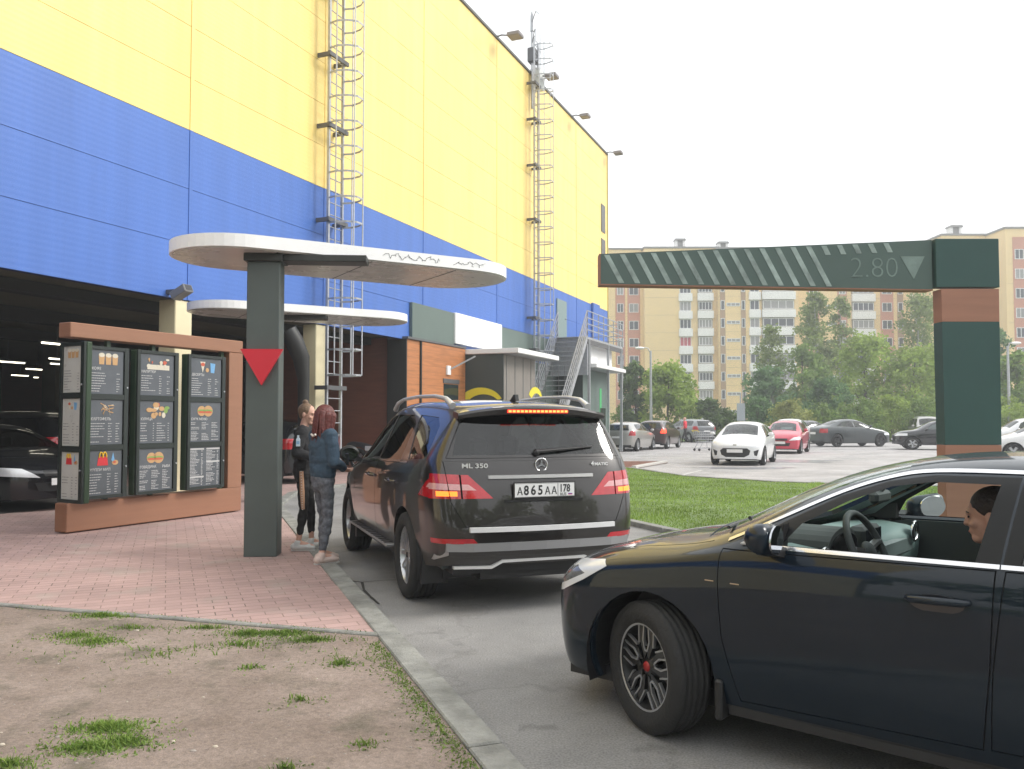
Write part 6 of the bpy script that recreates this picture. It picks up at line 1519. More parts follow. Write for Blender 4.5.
# ================================================================ people
def skin_mats(): return mat('skin', (.62, .36, .27), .5, var=.05, vscale=20)
M_skin = skin_mats(); M_eye = mat('eye_dark', (.04, .03, .03), .3); M_lip = mat('lips', (.45, .16, .14), .5)
def remesh(mb, name, parent, voxel=.007, smooth=4, mats=None):
    o = mb.build(name, None, fix=False); md = o.modifiers.new('r', 'REMESH'); md.mode = 'VOXEL'; md.voxel_size = voxel; md.use_smooth_shade = True
    if smooth: m2 = o.modifiers.new('s', 'SMOOTH'); m2.factor = .5; m2.iterations = smooth
    dg = bpy.context.evaluated_depsgraph_get(); me = bpy.data.meshes.new_from_object(o.evaluated_get(dg)); m_ = list(o.data.materials)
    bpy.data.objects.remove(o)
    if name in ('jacket', 'trousers', 'shirt'):
        from mathutils import noise
        nrm_ = [v.normal.copy() for v in me.vertices]
        for v, vn in zip(me.vertices, nrm_):
            c = v.co.copy(); k_ = noise.noise((c.x * 9, c.y * 9, c.z * 16)) * .007 + noise.noise((c.x * 24, c.y * 24, c.z * 34)) * .003
            v.co = c + vn * k_ * 1.5
    me.materials.clear(); me.materials.append(m_[0])
    me.polygons.foreach_set('material_index', [0] * len(me.polygons)); me.polygons.foreach_set('use_smooth', [True] * len(me.polygons))
    ob = bpy.data.objects.new(name, me); COL.objects.link(ob)
    if parent: ob.parent = parent
    return ob
def head(b, H, yaw, pitch=0, k=1.0):
    """H: centre of the head; face along +x turned by yaw"""
    M = Matrix.Translation(H) @ Matrix.Rotation(yaw, 4, 'Z') @ Matrix.Rotation(pitch, 4, 'Y') @ Matrix.Scale(k, 4)
    b.ball((-.012, 0, .03), .093, M_skin, 1.04, .82, .98, M=M); b.ball((.030, 0, -.03), .066, M_skin, .92, .88, 1.2, M=M)
    b.ball((.055, 0, -.088), .032, M_skin, 1, 1.2, .9, M=M); b.ball((.02, 0, -.07), .05, M_skin, 1, 1.05, .8, M=M)
    b.ball((.080, 0, .022), .022, M_skin, .7, 2.0, .8, M=M)
    b.capsule(M @ Vector((.086, 0, .012)), M @ Vector((.100, 0, -.026)), .009 * k, .0125 * k, M_skin); b.ball((.083, 0, -.060), .014, M_skin, .8, 1.6, .9, M=M)
    for s in (1, -1): b.ball((-.005, s * .080, -.008), .026, M_skin, .75, .35, 1.2, M=M); b.ball((.062, s * .04, -.025), .022, M_skin, M=M)
    return M
def face(parent, M, hairm):
    b = MB()
    for s in (1, -1): b.ball((.0835, s * .031, .003), .0085, M_eye, .5, 1.3, .6, 10, 8, M=M)
    b.build('eyes', parent)
    b = MB()
    for s in (1, -1): b.tube([M @ Vector((.090, s * .018, .022)), M @ Vector((.089, s * .034, .027)), M @ Vector((.078, s * .048, .022))], .0028, hairm, 5)
    b.build('eyebrows', parent)
    b = MB(); b.ball((.0905, 0, -.061), .010, M_lip, .5, 1.9, .55, 10, 8, M=M); b.build('mouth', parent)
def hand(b, wr, d, nrm, sg, curl=.6, k=1.0):
    """palm + four fingers + thumb; d: direction of the palm, nrm: palm-side normal"""
    wr, d, nrm = Vector(wr), Vector(d).normalized(), Vector(nrm); nrm = (nrm - d * nrm.dot(d)).normalized(); s = d.cross(nrm) * sg
    b.capsule(wr, wr + d * .075 * k, .024 * k, .030 * k, M_skin, 1.35, .55, side=s)
    for i, L in enumerate((.068, .076, .070, .056)):
        p = wr + d * .085 * k + s * (.030 - .020 * i) * k; a = curl
        q = p + (d * math.cos(a * .5) + nrm * math.sin(a * .5)) * L * .5 * k; e = q + (d * math.cos(a * 1.6) + nrm * math.sin(a * 1.6)) * L * .5 * k
        b.capsule(p, q, .0092 * k, .0085 * k, M_skin, seg=8); b.capsule(q, e, .0085 * k, .0075 * k, M_skin, seg=8)
    t = wr + d * .025 * k + s * .026 * k; u_ = (d * .7 + s * .6 + nrm * .35).normalized(); b.capsule(t, t + u_ * .045 * k, .012 * k, .010 * k, M_skin, seg=8); b.capsule(t + u_ * .045 * k, t + u_ * .045 * k + (u_ * .5 + d * .5 + nrm * .3).normalized() * .03 * k, .010 * k, .008 * k, M_skin, seg=8)
def V(*a): return Vector(a)
def figure(name, label, loc, rz, J, mats, hair, voxel=.008, group=None, up=1.0, scale=1.0, extra=None):
    """J: joints in metres, facing +x, left +y. mats: top, legs, shoes"""
    root = thing(name, label, 'person', loc, rz, group); root.scale = (scale,) * 3
    top, leg, shoe = mats; b = MB()
    M = head(b, J['head'], J.get('hyaw', 0), J.get('hpitch', 0))
    b.capsule(J['neck'], J['head'] + V(-.01, 0, -.05), .052, .050, M_skin)
    b.capsule(J['pelvis'], J['chest'], .12, .12, M_skin, 1.25, .85, side=(0, 1, 0)); b.capsule(J['chest'], J['neck'], .12, .05, M_skin, 1.2, .8, side=(0, 1, 0))
    for s, q in ((1, 'L'), (-1, 'R')):
        b.capsule(J['sh' + q], J['el' + q], .045, .036, M_skin); b.capsule(J['el' + q], J['wr' + q], .036, .024, M_skin)
        hd = J.get('hd' + q, (J['wr' + q] - J['el' + q])); hand(b, J['wr' + q], hd, J.get('hn' + q, V(0, -s, 0)), s if J.get('flip' + q) else -s, J.get('curl', .6))
        b.capsule(J['hip' + q], J['kn' + q], .062, .040, M_skin); b.capsule(J['kn' + q], J['an' + q], .040, .030, M_skin); b.capsule(J['an' + q], J['toe' + q], .034, .028, M_skin)
    body = remesh(b, 'body', root, voxel * .8, 2)
    face(body, M, hair[0])
    c = MB(); fat = J.get('fat', 1.0)
    c.capsule(J['waist'], J['chest'], .125 * fat, .135 * fat, top, 1.28, .88, side=J.get('side', (0, 1, 0))); c.capsule(J['chest'], J['neck'] + V(0, 0, -.03), .135 * fat, .062, top, 1.22, .82, side=J.get('side', (0, 1, 0)))
    c.capsule(J['shL'], J['shR'], .062 * fat, .062 * fat, top)
    for q in 'LR':
        c.capsule(J['sh' + q], J['el' + q], .066 * fat, .056 * fat, top); 
        e = J['el' + q]; w_ = J['wr' + q]; c.capsule(e, e.lerp(w_, J.get('sleeve', .9)), .056 * fat, .042 * fat, top)
    tp = remesh(c, 'jacket' if J.get('sleeve', .9) > .5 else 'shirt', body if False else root, voxel, 3)
    c = MB(); lt = J.get('leg', 1.0)
    c.capsule(J['pelvis'] + V(0, 0, .04), J['pelvis'] + V(0, 0, -.05), .125, .125, leg, 1.22, .92, side=J.get('side', (0, 1, 0)))
    for q in 'LR':
        c.capsule(J['hip' + q], J['kn' + q], .092 * lt, .060 * lt, leg); c.capsule(J['kn' + q], J['kn' + q].lerp(J['an' + q], .35), .060 * lt, .060 * lt, leg); c.capsule(J['kn' + q].lerp(J['an' + q], .35), J['kn' + q].lerp(J['an' + q], J.get('hem', .85)), .060 * lt, .043 * lt, leg)
    tr_ = remesh(c, 'trousers', root, voxel, 3)
    for q in 'LR':
        c = MB(); a, t = J['an' + q], J['toe' + q]; d = (t - a); d.z = 0; d = d.normalized() if d.length > .01 else V(1, 0, 0)
        base = V(a.x, a.y, a.z - .045)
        c.capsule(base - d * .045, base + d * .12, .044, .042, shoe, 1, .95); c.capsule(base + d * .10, base + d * .165 - V(0, 0, .008), .042, .034, shoe, 1.1, .8, side=d.cross(V(0, 0, 1))); c.capsule(a + V(0, 0, .0), base - d * .02, .043, .046, shoe)
        so_ = remesh(c, 'shoe', root, voxel * .7, 2)
        k_ = MB(); k_.tube([base - d * .075 + V(0, 0, -.036), base + V(0, 0, -.038), base + d * .19 + V(0, 0, -.036)], .012, mat('shoe_sole', (.6, .58, .55), .6), 8, rs=[.034, .034, .034]); 
        vs = [];
        for v in range(len(k_.v)):
            x_, y_, z_ = k_.v[v]; k_.v[v] = (x_, y_, base.z - .040 + (z_ - base.z + .037) * .28)
        k_.build('sole', so_)
    return root, body, tp, tr_, M
def stand(hgt=1.66, lean=0.0):
    k = hgt / 1.70
    J = dict(pelvis=V(0, 0, .93), waist=V(0, 0, .99), chest=V(.0, 0, 1.26), neck=V(0, 0, 1.445), head=V(.035, 0, 1.585), shL=V(0, .165, 1.385), shR=V(0, -.165, 1.385),
             hipL=V(0, .085, .89), hipR=V(0, -.085, .89), knL=V(.02, .09, .48), knR=V(.02, -.09, .48), anL=V(-.01, .09, .085), anR=V(-.01, -.09, .085), toeL=V(.12, .11, .04), toeR=V(.12, -.11, .04))
    return {a: v * k for a, v in J.items()}
def hair_short(parent, M, m, k=1.0, back=(-.020, 0, .040), r=.097):
    b = MB(); b.ball(back, r, m, 1.02, .86, .92, 20, 14, M=M); b.ball((-.055, 0, -.015), .062, m, .8, 1.12, 1.0, M=M)
    return b

M_hood = mat('black_hoodie', (.018, .018, .02), .85, bump=.3, bscale=25); M_legb = mat('black_leggings', (.016, .015, .015), .8); M_shw = mat('white_sneaker', (.62, .62, .60), .6)
M_den = mat('denim_jacket', (.035, .065, .10), .85, var=.25, vscale=6, bump=.4, bscale=22); M_legg = mat('grey_pattern_leggings', (.11, .12, .14), .8, var=.55, vscale=26); M_shp = mat('pink_sneaker', (.60, .47, .42), .6)
M_hbr = mat('brown_hair', (.20, .125, .075), .5, var=.3, vscale=30, bump=.5, bscale=60); M_hred = mat('dark_red_hair', (.115, .024, .020), .4, var=.35, vscale=25, bump=.6, bscale=50); M_hdk = mat('dark_hair', (.035, .025, .02), .5, var=.3, vscale=30, bump=.5, bscale=70)

# --- girl with a bun: faces right, her right side towards the camera
gl = ground(303, 549, .06); J = stand(1.67)
J.update(elL=V(.02, .23, 1.13), wrL=V(.22, .16, 1.08), elR=V(-.05, -.22, 1.12), wrR=V(.17, -.20, 1.05), hyaw=R(-18), hpitch=R(10), leg=.86, hem=.72, fat=1.05, sleeve=.95, hnL=V(0, 0, 1), hnR=V(0, 0, 1))
J['toeR'] = V(.12, -.09, .04); J['anR'] = V(-.04, -.09, .085); J['anL'] = V(.08, .10, .085); J['toeL'] = V(.21, .12, .04); J['knL'] = V(.07, .09, .48)
g1_, body, tp, tr_, M = figure('person', 'person with a hair bun, black top and black leggings with a tan side stripe', (gl.x, gl.y, .06), R(4), J, (M_hood, M_legb, M_shw), (M_hbr,), group='people standing by the menu column')
b = MB(); b.ball((-.024, 0, .036), .096, M_hbr, 1.03, .87, .95, 20, 14, M=M); b.ball((-.05, 0, -.01), .06, M_hbr, .8, 1.1, 1.0, M=M); b.ball((-.05, 0, .135), .036, M_hbr, 1, 1, .8, M=M); hair = remesh(b, 'hair', body, .006, 2)
b = MB()      # tan side stripe running down the outer leg with small pale marks
def legsurf(x, z0, z1, yo): pass
hipR, knR, anR = J['hipR'], J['knR'], J['anR']
pts = [hipR + V(0, -.070, .03), hipR.lerp(knR, .5) + V(0, -.064, 0), knR + V(0, -.051, .0)]
b.tube(pts, .03, mat('tan_stripe', (.50, .29, .18), .7), 10, rs=[.024, .028, .020]); st_ = b.build('side_stripe', tr_)
b = MB()
for i in range(16):
    f = i / 15; p = (pts[0].lerp(pts[1], f * 2) if f < .5 else pts[1].lerp(pts[2], f * 2 - 1)) + V(0, -.028, 0); b.box(p.x - .006, p.x + .006, p.y - .003, p.y, p.z - .004, p.z + .004, mat('stripe_print', (.7, .65, .6), .6))
b.build('print', st_)
b = MB(); e = J['elR'].lerp(J['shR'], .55) + V(.0, -.074, 0); Mb = Matrix.Translation(e)
b.prism([(-.022, -.06), (.022, -.06), (.022, .02), (.010, .04), (.010, .065), (-.010, .065), (-.010, .04), (-.022, .02)], -.004, .012, mat('bottle_print', (.60, .70, .78), .5), 'y', M=Mb); b.box(-.018, .018, -.006, -.0045, -.035, .0, mat('print_blue', (.25, .45, .65), .5), Mb); b.build('bottle_print', tp)

# --- girl with long dark red hair, seen from behind and to the side
gr_ = ground(322, 562, .06); J = stand(1.63)
J.update(elL=V(.06, .22, 1.08), wrL=V(.19, .10, 1.00), elR=V(.0, -.225, 1.06), wrR=V(.18, -.12, .98), hyaw=R(-6), hpitch=R(14), leg=.90, hem=.80, fat=1.12, sleeve=.93, hnL=V(0, 0, 1), hnR=V(0, 0, 1))
J['anR'] = V(-.05, -.08, .085); J['toeR'] = V(.09, -.09, .04); J['anL'] = V(.05, .08, .085); J['toeL'] = V(.19, .08, .04); J['knL'] = V(.06, .08, .48)
g2_, body, tp, tr_, M = figure('person', 'person with long dark red hair in a dark denim jacket and grey patterned leggings', (gr_.x, gr_.y, .06), R(42), J, (M_den, M_legg, M_shp), (M_hred,), group='people standing by the menu column')
b = MB(); b.ball((-.022, 0, .034), .102, M_hred, 1.03, .92, .97, 20, 14, M=M)
for y, L, x in ((-.075, .34, -.02), (-.045, .37, -.065), (0, .38, -.085), (.045, .37, -.065), (.075, .34, -.02), (-.082, .25, .025), (.082, .25, .025)):
    p = M @ Vector((x, y, .02)); b.capsule(p, V(p.x * .9 - .035, p.y * 1.15, p.z - L - .05), .048, .026, M_hred); b.capsule(V(p.x * .9 - .035, p.y * 1.15, p.z - L - .05), V(p.x * .9 - .03, p.y * 1.2, p.z - L - .10), .022, .008, M_hred)
hair = remesh(b, 'hair', body, .006, 1)
b = MB(); rh = random.Random(3)
for i in range(110):
    a = rh.uniform(-PI * .72, PI * .72); up_ = rh.uniform(.02, .12); ca, sa = -math.cos(a), math.sin(a)
    p0 = M @ Vector((-.022 + ca * .05, sa * .045, .12)); p1 = M @ Vector((-.022 + ca * .106, sa * .098, .03)); L = rh.uniform(.26, .45)
    p2 = V(p1.x * .96 - .01 + ca * .015, p1.y * 1.08, p1.z - L * .5); p3 = V(p1.x * .93 - .03 + rh.gauss(0, .012), p1.y * 1.12 + rh.gauss(0, .014), p1.z - L)
    b.tube([p0, p1, p2, p3], .006, M_hred, 5, rs=[.003, .007, .007, .0015])
b.build('hair_strands', hair)
b = MB(); p = M @ Vector((-.06, -.05, -.20)); b.tube([p + V(-.05, -.03, .0), p + V(-.06, .0, -.02), p + V(-.055, .05, -.0)], .012, mat('pale_collar', (.65, .6, .55), .7), 6); b.build('collar', tp)
b = MB(); b.box(.285, .297, -.035, .035, 1.00, 1.13, mat('phone', (.02, .02, .02), .2), bev=.004); ph = b.build('phone'); ph.parent = None
ph.matrix_world = g2_.matrix_basis.copy(); tag(ph, 'dark phone held up by the person with long red hair', 'phone')

# --- driver of the foreground sedan
J = dict(pelvis=V(-.17, .37, .50), waist=V(-.17, .37, .56), chest=V(-.15, .37, .83), neck=V(-.12, .37, .985), head=V(-.075, .37, 1.135), shL=V(-.14, .56, .95), shR=V(-.14, .18, .95), elL=V(.03, .60, .70), elR=V(.04, .14, .70), wrL=V(.27, .50, .80), wrR=V(.27, .24, .80),
         hipL=V(-.12, .46, .50), hipR=V(-.12, .28, .50), knL=V(.33, .50, .58), knR=V(.33, .25, .58), anL=V(.62, .47, .34), anR=V(.62, .27, .34), toeL=V(.74, .47, .38), toeR=V(.74, .27, .38), hyaw=R(4), hpitch=R(6), fat=1.12, sleeve=.4, curl=1.2, leg=1.0, hem=.9)
figd, body, tp, tr_, M = figure('person', 'dark haired driver sitting behind the wheel of the foreground sedan', (DX, DY, 0), PI / 2 + YAW_D, J, (mat('dark_shirt', (.02, .022, .028), .85), mat('dark_trousers', (.02, .02, .025), .85), M_legb), (M_hdk,))
b = MB(); b.ball((-.022, 0, .046), .096, M_hdk, 1.04, .88, .88, 20, 14, M=M); b.ball((-.058, 0, .0), .056, M_hdk, .85, 1.15, 1.15, M=M); b.ball((.0, .066, .03), .03, M_hdk, 1, .5, 1, M=M); b.ball((.0, -.066, .03), .03, M_hdk, 1, .5, 1, M=M); remesh(b, 'hair', body, .005, 2)

# --- walking person in red far across the lot
J = stand(1.72); J.update(elL=V(-.06, .24, 1.14), wrL=V(.10, .22, 1.00), elR=V(.03, -.24, 1.13), wrR=V(.20, -.18, 1.05), knR=V(.16, -.08, .50), anR=V(.26, -.08, .11), toeR=V(.38, -.08, .06), knL=V(-.04, .08, .48), anL=V(-.30, .08, .14), toeL=V(-.22, .09, .05), hyaw=0, sleeve=.25, leg=.95, hem=.95)
figure('person', 'small distant person in a red shirt and dark trousers walking on the lot', (at(685, 57), 57, .01), R(150), J, (mat('red_shirt', (.60, .03, .05), .8), M_legb, M_legb), (M_hdk,), voxel=.014)
# ================================================================ trees and shrubs
L_dark = leafmat('leaf_dark', (.075, .13, .04), (.15, .22, .07), .3); L_mid = leafmat('leaf_mid', (.14, .23, .05), (.25, .35, .09), .35); L_light = leafmat('leaf_light', (.23, .33, .06), (.37, .47, .11), .4)
L_teal = leafmat('leaf_teal', (.095, .19, .07), (.17, .28, .11), .3); L_yel = leafmat('leaf_yellowish', (.24, .28, .08), (.38, .40, .13), .4); L_birch = leafmat('leaf_birch', (.17, .235, .075), (.31, .37, .13), .35)
M_bark = mat('bark', (.10, .075, .055), .9, var=.3, vscale=4, bump=.6, bscale=20); M_barkw = mat('birch_bark', (.45, .44, .41), .85, var=.4, vscale=5)
def tree(name, label, x, y, H, rad, lm, n=2600, leaf=.20, base=.25, shape='round', bark=None, seed=1, group='trees beyond the parking lot', clump=1.0, cat='tree', stuff=False, ncl=None):
    rnd = random.Random(seed); bark = bark or M_bark
    root = thing(name, label, cat, (x, y, -.02), rnd.uniform(0, 6.2), group)
    z0 = H * base; hz = (H - z0) / 2; zc = z0 + hz
    ncl = ncl or int((80 if shape == 'tall' else 62) * clump + 12); n = int(n * 1.5)
    cl = []
    for i in range(ncl * 3):
        if len(cl) >= ncl: break
        u = rnd.uniform(-1, 1); a = rnd.uniform(0, 2 * PI); rr_ = rnd.random() ** .5
        if shape == 'cone': w_ = (1 - (u + 1) / 2) * .95 + .12
        elif shape == 'tall': w_ = math.sqrt(max(0, 1 - u * u)) * (.85 + .15 * math.sin(u * 9 + seed)) * 1.15
        else: w_ = math.sqrt(max(0, 1 - u * u)) * (1.05 - .18 * u)
        cl.append((w_ * rad * rr_ * math.cos(a) * rnd.uniform(.8, 1.12), w_ * rad * rr_ * math.sin(a), zc + u * hz * .9, rad * rnd.uniform(.20, .38) * (1 if shape != 'tall' else 1.35)))
    vs = []; fs = []
    for i in range(n):
        cx, cy, cz, cr = cl[rnd.randrange(len(cl))]
        d = Vector((rnd.gauss(0, 1), rnd.gauss(0, 1), rnd.gauss(0, .8))); d = d.normalized() * cr * rnd.random() ** .45
        p = Vector((cx, cy, cz)) + d
        if p.z < .05: p.z = .05 + rnd.random() * .2
        s = leaf * rnd.uniform(.55, 1.25); e = Euler((rnd.uniform(0, 6.2), rnd.uniform(-1, 1), rnd.uniform(0, 6.2))).to_matrix()
        q = [e @ Vector(v) * s for v in ((-.5, -.22, 0), (.1, -.38, .08), (.55, 0, 0), (.05, .36, .06), (-.5, .2, -.04))]
        o = len(vs); vs += [tuple(p + v) for v in q]; fs.append((o, o + 1, o + 2, o + 3, o + 4))
    me = bpy.data.meshes.new('crown'); me.from_pydata(vs, [], fs); me.materials.append(lm); co = bpy.data.objects.new('crown', me); COL.objects.link(co); co.parent = root
    b = MB(); r0 = max(.05, H * .016)
    b.tube([(0, 0, 0), (.03 * H * rnd.uniform(-.5, .5), .02 * H, H * .35), (.02 * H, .0, H * .65), (0, 0, H * .9)], r0, bark, 8, rs=[r0 * 1.2, r0 * .85, r0 * .5, r0 * .12])
    for k in range(min(len(cl), 11)):
        cx, cy, cz, cr = cl[k]; zb_ = max(z0 * .6, cz - rad * .9); b.tube([(0, .01 * H, zb_), (cx * .5, cy * .5, (zb_ + cz) / 2 + .1), (cx, cy, cz)], .03, bark, 5, rs=[r0 * .42, r0 * .25, r0 * .08])
    b.build('trunk', root); return root
def T(name, label, px0, px1, ytop, Y, lm, **k):
    cx = at((px0 + px1) / 2, Y); rad = (px1 - px0) / 2 / F * Y; H = CAMH + (HY - ytop) / F * Y + .02
    return tree(name, label, cx, Y, H, rad, lm, **k)
T('birch_tree', 'dark green tree beside the far store corner, left of the pale willow', 618, 652, 361, 72, L_dark, n=3400, leaf=.26, base=.04, seed=2)
T('willow_tree', 'pale yellow-green spreading tree behind the parked off-roaders on the left', 638, 700, 362, 70, L_light, n=4800, leaf=.26, base=.04, seed=3, clump=1.4)
T('young_tree', 'small dark bushy tree at the foot of the pale building strip', 692, 722, 397, 67, L_dark, n=1500, leaf=.22, base=.02, seed=4)
T('birch_tree', 'thin airy birch before the white loggias, left of the tall pair', 756, 786, 322, 80, L_birch, n=2300, leaf=.26, base=.12, shape='tall', bark=M_barkw, seed=5)
T('birch_tree', 'left one of the two tall birches near the middle of the lot edge', 796, 836, 290, 84, L_birch, n=3800, leaf=.28, base=.10, shape='tall', bark=M_barkw, seed=6)
T('birch_tree', 'right one of the two tall birches near the middle of the lot edge', 829, 856, 291, 86, L_birch, n=2900, leaf=.28, base=.12, shape='tall', bark=M_barkw, seed=7)
T('birch_tree', 'tall pale birch just left of the green bar post', 896, 944, 290, 84, L_birch, n=4200, leaf=.28, base=.08, shape='tall', bark=M_barkw, seed=8)
T('maple_tree', 'dark teal-green round tree below the thin airy birch', 742, 792, 366, 74, L_teal, n=3900, leaf=.26, base=.02, seed=9)
T('maple_tree', 'brownish green tree between the thin birch and the tall pair', 775, 832, 345, 79, L_mid, n=3600, leaf=.27, base=.05, seed=10)
T('willow_tree', 'large light green tree in the middle of the lot edge', 832, 902, 334, 72, L_light, n=5600, leaf=.26, base=.04, seed=11, clump=1.6)
T('willow_tree', 'light green tree leaning behind the green bar post', 882, 950, 346, 70, L_light, n=4600, leaf=.26, base=.04, seed=12, clump=1.4)
T('spruce_tree', 'bluish round bushy tree in front of the large light green tree', 806, 852, 377, 66, L_teal, n=3600, leaf=.22, base=.02, seed=13)
T('maple_tree', 'bushy tree visible just right of the green bar post', 994, 1040, 350, 66, L_mid, n=3200, leaf=.25, base=.03, seed=14)
T('maple_tree', 'dark tree top against the pale building right of the bar post', 985, 1016, 326, 76, L_teal, n=2200, leaf=.26, base=.2, seed=15)
for i, (a, b_, yt, Y, lm) in enumerate(((704, 745, 410, 66, L_dark), (738, 778, 398, 64, L_teal), (766, 812, 402, 60, L_yel), (800, 842, 405, 63, L_mid), (834, 880, 398, 61, L_mid), (868, 915, 396, 62, L_light), (900, 948, 400, 60, L_mid), (985, 1034, 398, 62, L_light), (716, 735, 418, 62, L_dark), (610, 640, 404, 75, L_mid))):
    T('shrub', ['low dark shrub right of the walking person', 'rounded dark shrub behind the grey post panel', 'yellowish shrub behind the raspberry red car', 'green shrub behind the dark grey fastback tail', 'green shrub above the roof of the dark grey fastback', 'pale shrub right of the dark grey fastback', 'green shrub left of the green bar post', 'pale shrub right of the green bar post', 'tiny dark shrub in the gap of the shrub row', 'green shrub at the far store corner'][i], a, b_, yt, Y, lm, n=2000, leaf=.19, base=0.0, seed=20 + i, cat='shrub', group='shrubs along the lot edge', clump=.8)
for i in range(5):
    x = 690 + i * 12; T('low_shrub', 'low grey-green shrubs at the edge of the lot behind the trolley', x, x + 14, 430 - i % 2 * 2, 61 + i * .3, L_birch, n=380, leaf=.15, base=0.0, seed=40 + i, cat='shrub', group='low grey-green shrubs behind the trolley', clump=.2)
# grass verge behind the lot
sheet('verge', [(-12, 61), (60, 60.5), (60, 128), (-12, 128)], .012, M_soil)

# ================================================================ apartment houses
M_ay = mat('pale_yellow_render', (.84, .63, .32), .8, var=.05, vscale=.12); M_ar = mat('brick_red_panel', (.56, .26, .17), .8, var=.06, vscale=.5); M_aw = mat('balcony_white', (.84, .83, .81), .7, var=.05, vscale=.6)
M_wf = mat('window_frame_white', (.78, .78, .77), .5); M_wg = mat('far_window_glass', (.05, .055, .06), .08); M_wgc = mat('curtained_glass', (.28, .27, .26), .25); M_roofd = mat('roof_grey', (.25, .24, .23), .8); M_wr = mat('red_curtain', (.45, .05, .07), .5)
PROTO = {}
def win_proto(w_, h, nd, gm):
    key = (round(w_, 2), round(h, 2), nd, gm.name)
    if key in PROTO: return PROTO[key]
    f = MB(); t = .09
    f.box(-w_ / 2, w_ / 2, -.06, .05, -h / 2, -h / 2 + t, M_wf); f.box(-w_ / 2, w_ / 2, -.06, .05, h / 2 - t, h / 2, M_wf)
    for k in range(nd + 1):
        x = -w_ / 2 + (w_ - t) * k / nd; f.box(x, x + t, -.058, .05, -h / 2 + t + .001, h / 2 - t - .001, M_wf)
    g = MB(); g.box(-w_ / 2 + t, w_ / 2 - t, -.02, .01, -h / 2 + t, h / 2 - t, gm)
    fo = f.build('window'); go = g.build('pane'); me = (fo.data, go.data); bpy.data.objects.remove(fo); bpy.data.objects.remove(go); PROTO[key] = me; return me
def add_window(root, x, z, w_, h, nd=2, y=0.0, gm=None):
    mf, mg = win_proto(w_, h, nd, gm or M_wg)
    o = bpy.data.objects.new('window', mf); COL.objects.link(o); o.parent = root; o.location = (x, y - .004, z)
    p = bpy.data.objects.new('pane', mg); COL.objects.link(p); p.parent = o
rw = random.Random(8)
FZ = [25.3 - 2.82 * k for k in range(9)]
def block(name, label, px0, px1, Y, zr, cols, deep=12, yaw=0.0, top=None):
    """cols: (px0, px1, kind[, dy])"""
    x0, x1 = at(px0, Y), at(px1, Y); root = thing(name, label, 'building', (x0, Y, 0), 0, 'apartment houses behind the trees')
    L = x1 - x0
    b = MB(); b.box(0, L, 0, deep, -.02, zr, M_ay); b.build('wall', root)
    b = MB(); b.box(-.15, L + .15, -.15, deep + .15, zr + .003, zr + .28, M_roofd); b.build('roof', root)
    b = MB()
    for z in FZ: b.box(.02, L - .02, -.012, -.003, z - 1.42, z - 1.38, mat('panel_joint', (.50, .38, .20), .8))
    b.build('panel_joint', root)
    for c in cols:
        a, e, kind = c[:3]; cx = (at(a, Y) + at(e, Y)) / 2 - x0; cw = at(e, Y) - at(a, Y)
        if kind == 'red':
            b = MB(); b.box(cx - cw / 2 - .25, cx + cw / 2 + .25, -.05, -.013, .2, zr - 1.2, M_ar); b.build('red_panel', root)
            for z in FZ: add_window(root, cx, z, cw, 1.45, 2, -.07, rw.choice([M_wg, M_wg, M_wgc]))
        elif kind == 'balc':      # white parapets standing out in front of glazing
            for i, z in enumerate(FZ):
                b = None; add_window(root, cx, z, cw - .1, 1.5, 3 if cw > 1.6 else 2, -.10, M_wr if (c[0] == 680 and i == 4) else rw.choice([M_wg, M_wg, M_wgc]))
            key = ('par', round(cw, 2))
            if key not in PROTO:
                q = MB(); q.box(-cw / 2 - .12, cw / 2 + .12, -.55, -.013, -.62, .62, M_aw, bev=.02); o = q.build('balcony'); PROTO[key] = o.data; bpy.data.objects.remove(o)
            for z in FZ:
                o = bpy.data.objects.new('balcony', PROTO[key]); COL.objects.link(o); o.parent = root; o.location = (cx, 0, z - 1.41)
        elif kind == 'log':       # loggia: recess shade painted as a dark slab, white parapet in front
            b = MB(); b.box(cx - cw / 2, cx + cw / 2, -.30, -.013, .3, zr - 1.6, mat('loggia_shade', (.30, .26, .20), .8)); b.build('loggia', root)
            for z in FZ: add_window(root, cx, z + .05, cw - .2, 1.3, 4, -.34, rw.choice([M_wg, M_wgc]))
            key = ('par', round(cw, 2), 1)
            if key not in PROTO:
                q = MB(); q.box(-cw / 2 - .1, cw / 2 + .1, -.75, -.31, -.62, .62, M_aw, bev=.02); o = q.build('balcony'); PROTO[key] = o.data; bpy.data.objects.remove(o)
            for z in FZ:
                o = bpy.data.objects.new('balcony', PROTO[key]); COL.objects.link(o); o.parent = root; o.location = (cx, 0, z - 1.36)
        elif kind == 'slit':
            for z in FZ: add_window(root, cx, z + .1, cw, .55, 3, -.02, M_wgc)
        elif kind == 'dark':
            b = MB(); b.box(cx - cw / 2 - .1, cx + cw / 2 + .1, -.05, -.013, .2, zr - 1.6, mat('brown_strip', (.40, .26, .15), .8)); b.build('brown_strip', root)
            for z in FZ: add_window(root, cx, z, cw, 1.5, 1, -.07)
    for (a, e, hh) in (top or []):
        cx = at((a + e) / 2, Y) - x0; cw = at(e, Y) - at(a, Y); b = MB()
        for s in (-1, 1): b.box(cx + s * cw * .33 - .2, cx + s * cw * .33 + .2, 2, 3.2, zr + .283, zr + hh - .3, M_aw)
        b.box(cx - cw * .2, cx + cw * .2, 2.2, 3.0, zr + .283, zr + hh - .31, M_roofd); b.prism([(cx - cw / 2, zr + hh - .3), (cx + cw / 2, zr + hh - .3), (cx + cw * .42, zr + hh), (cx - cw * .42, zr + hh)], 1.8, 3.4, M_roofd, 'y'); b.build('roof_vent', root)
    return root
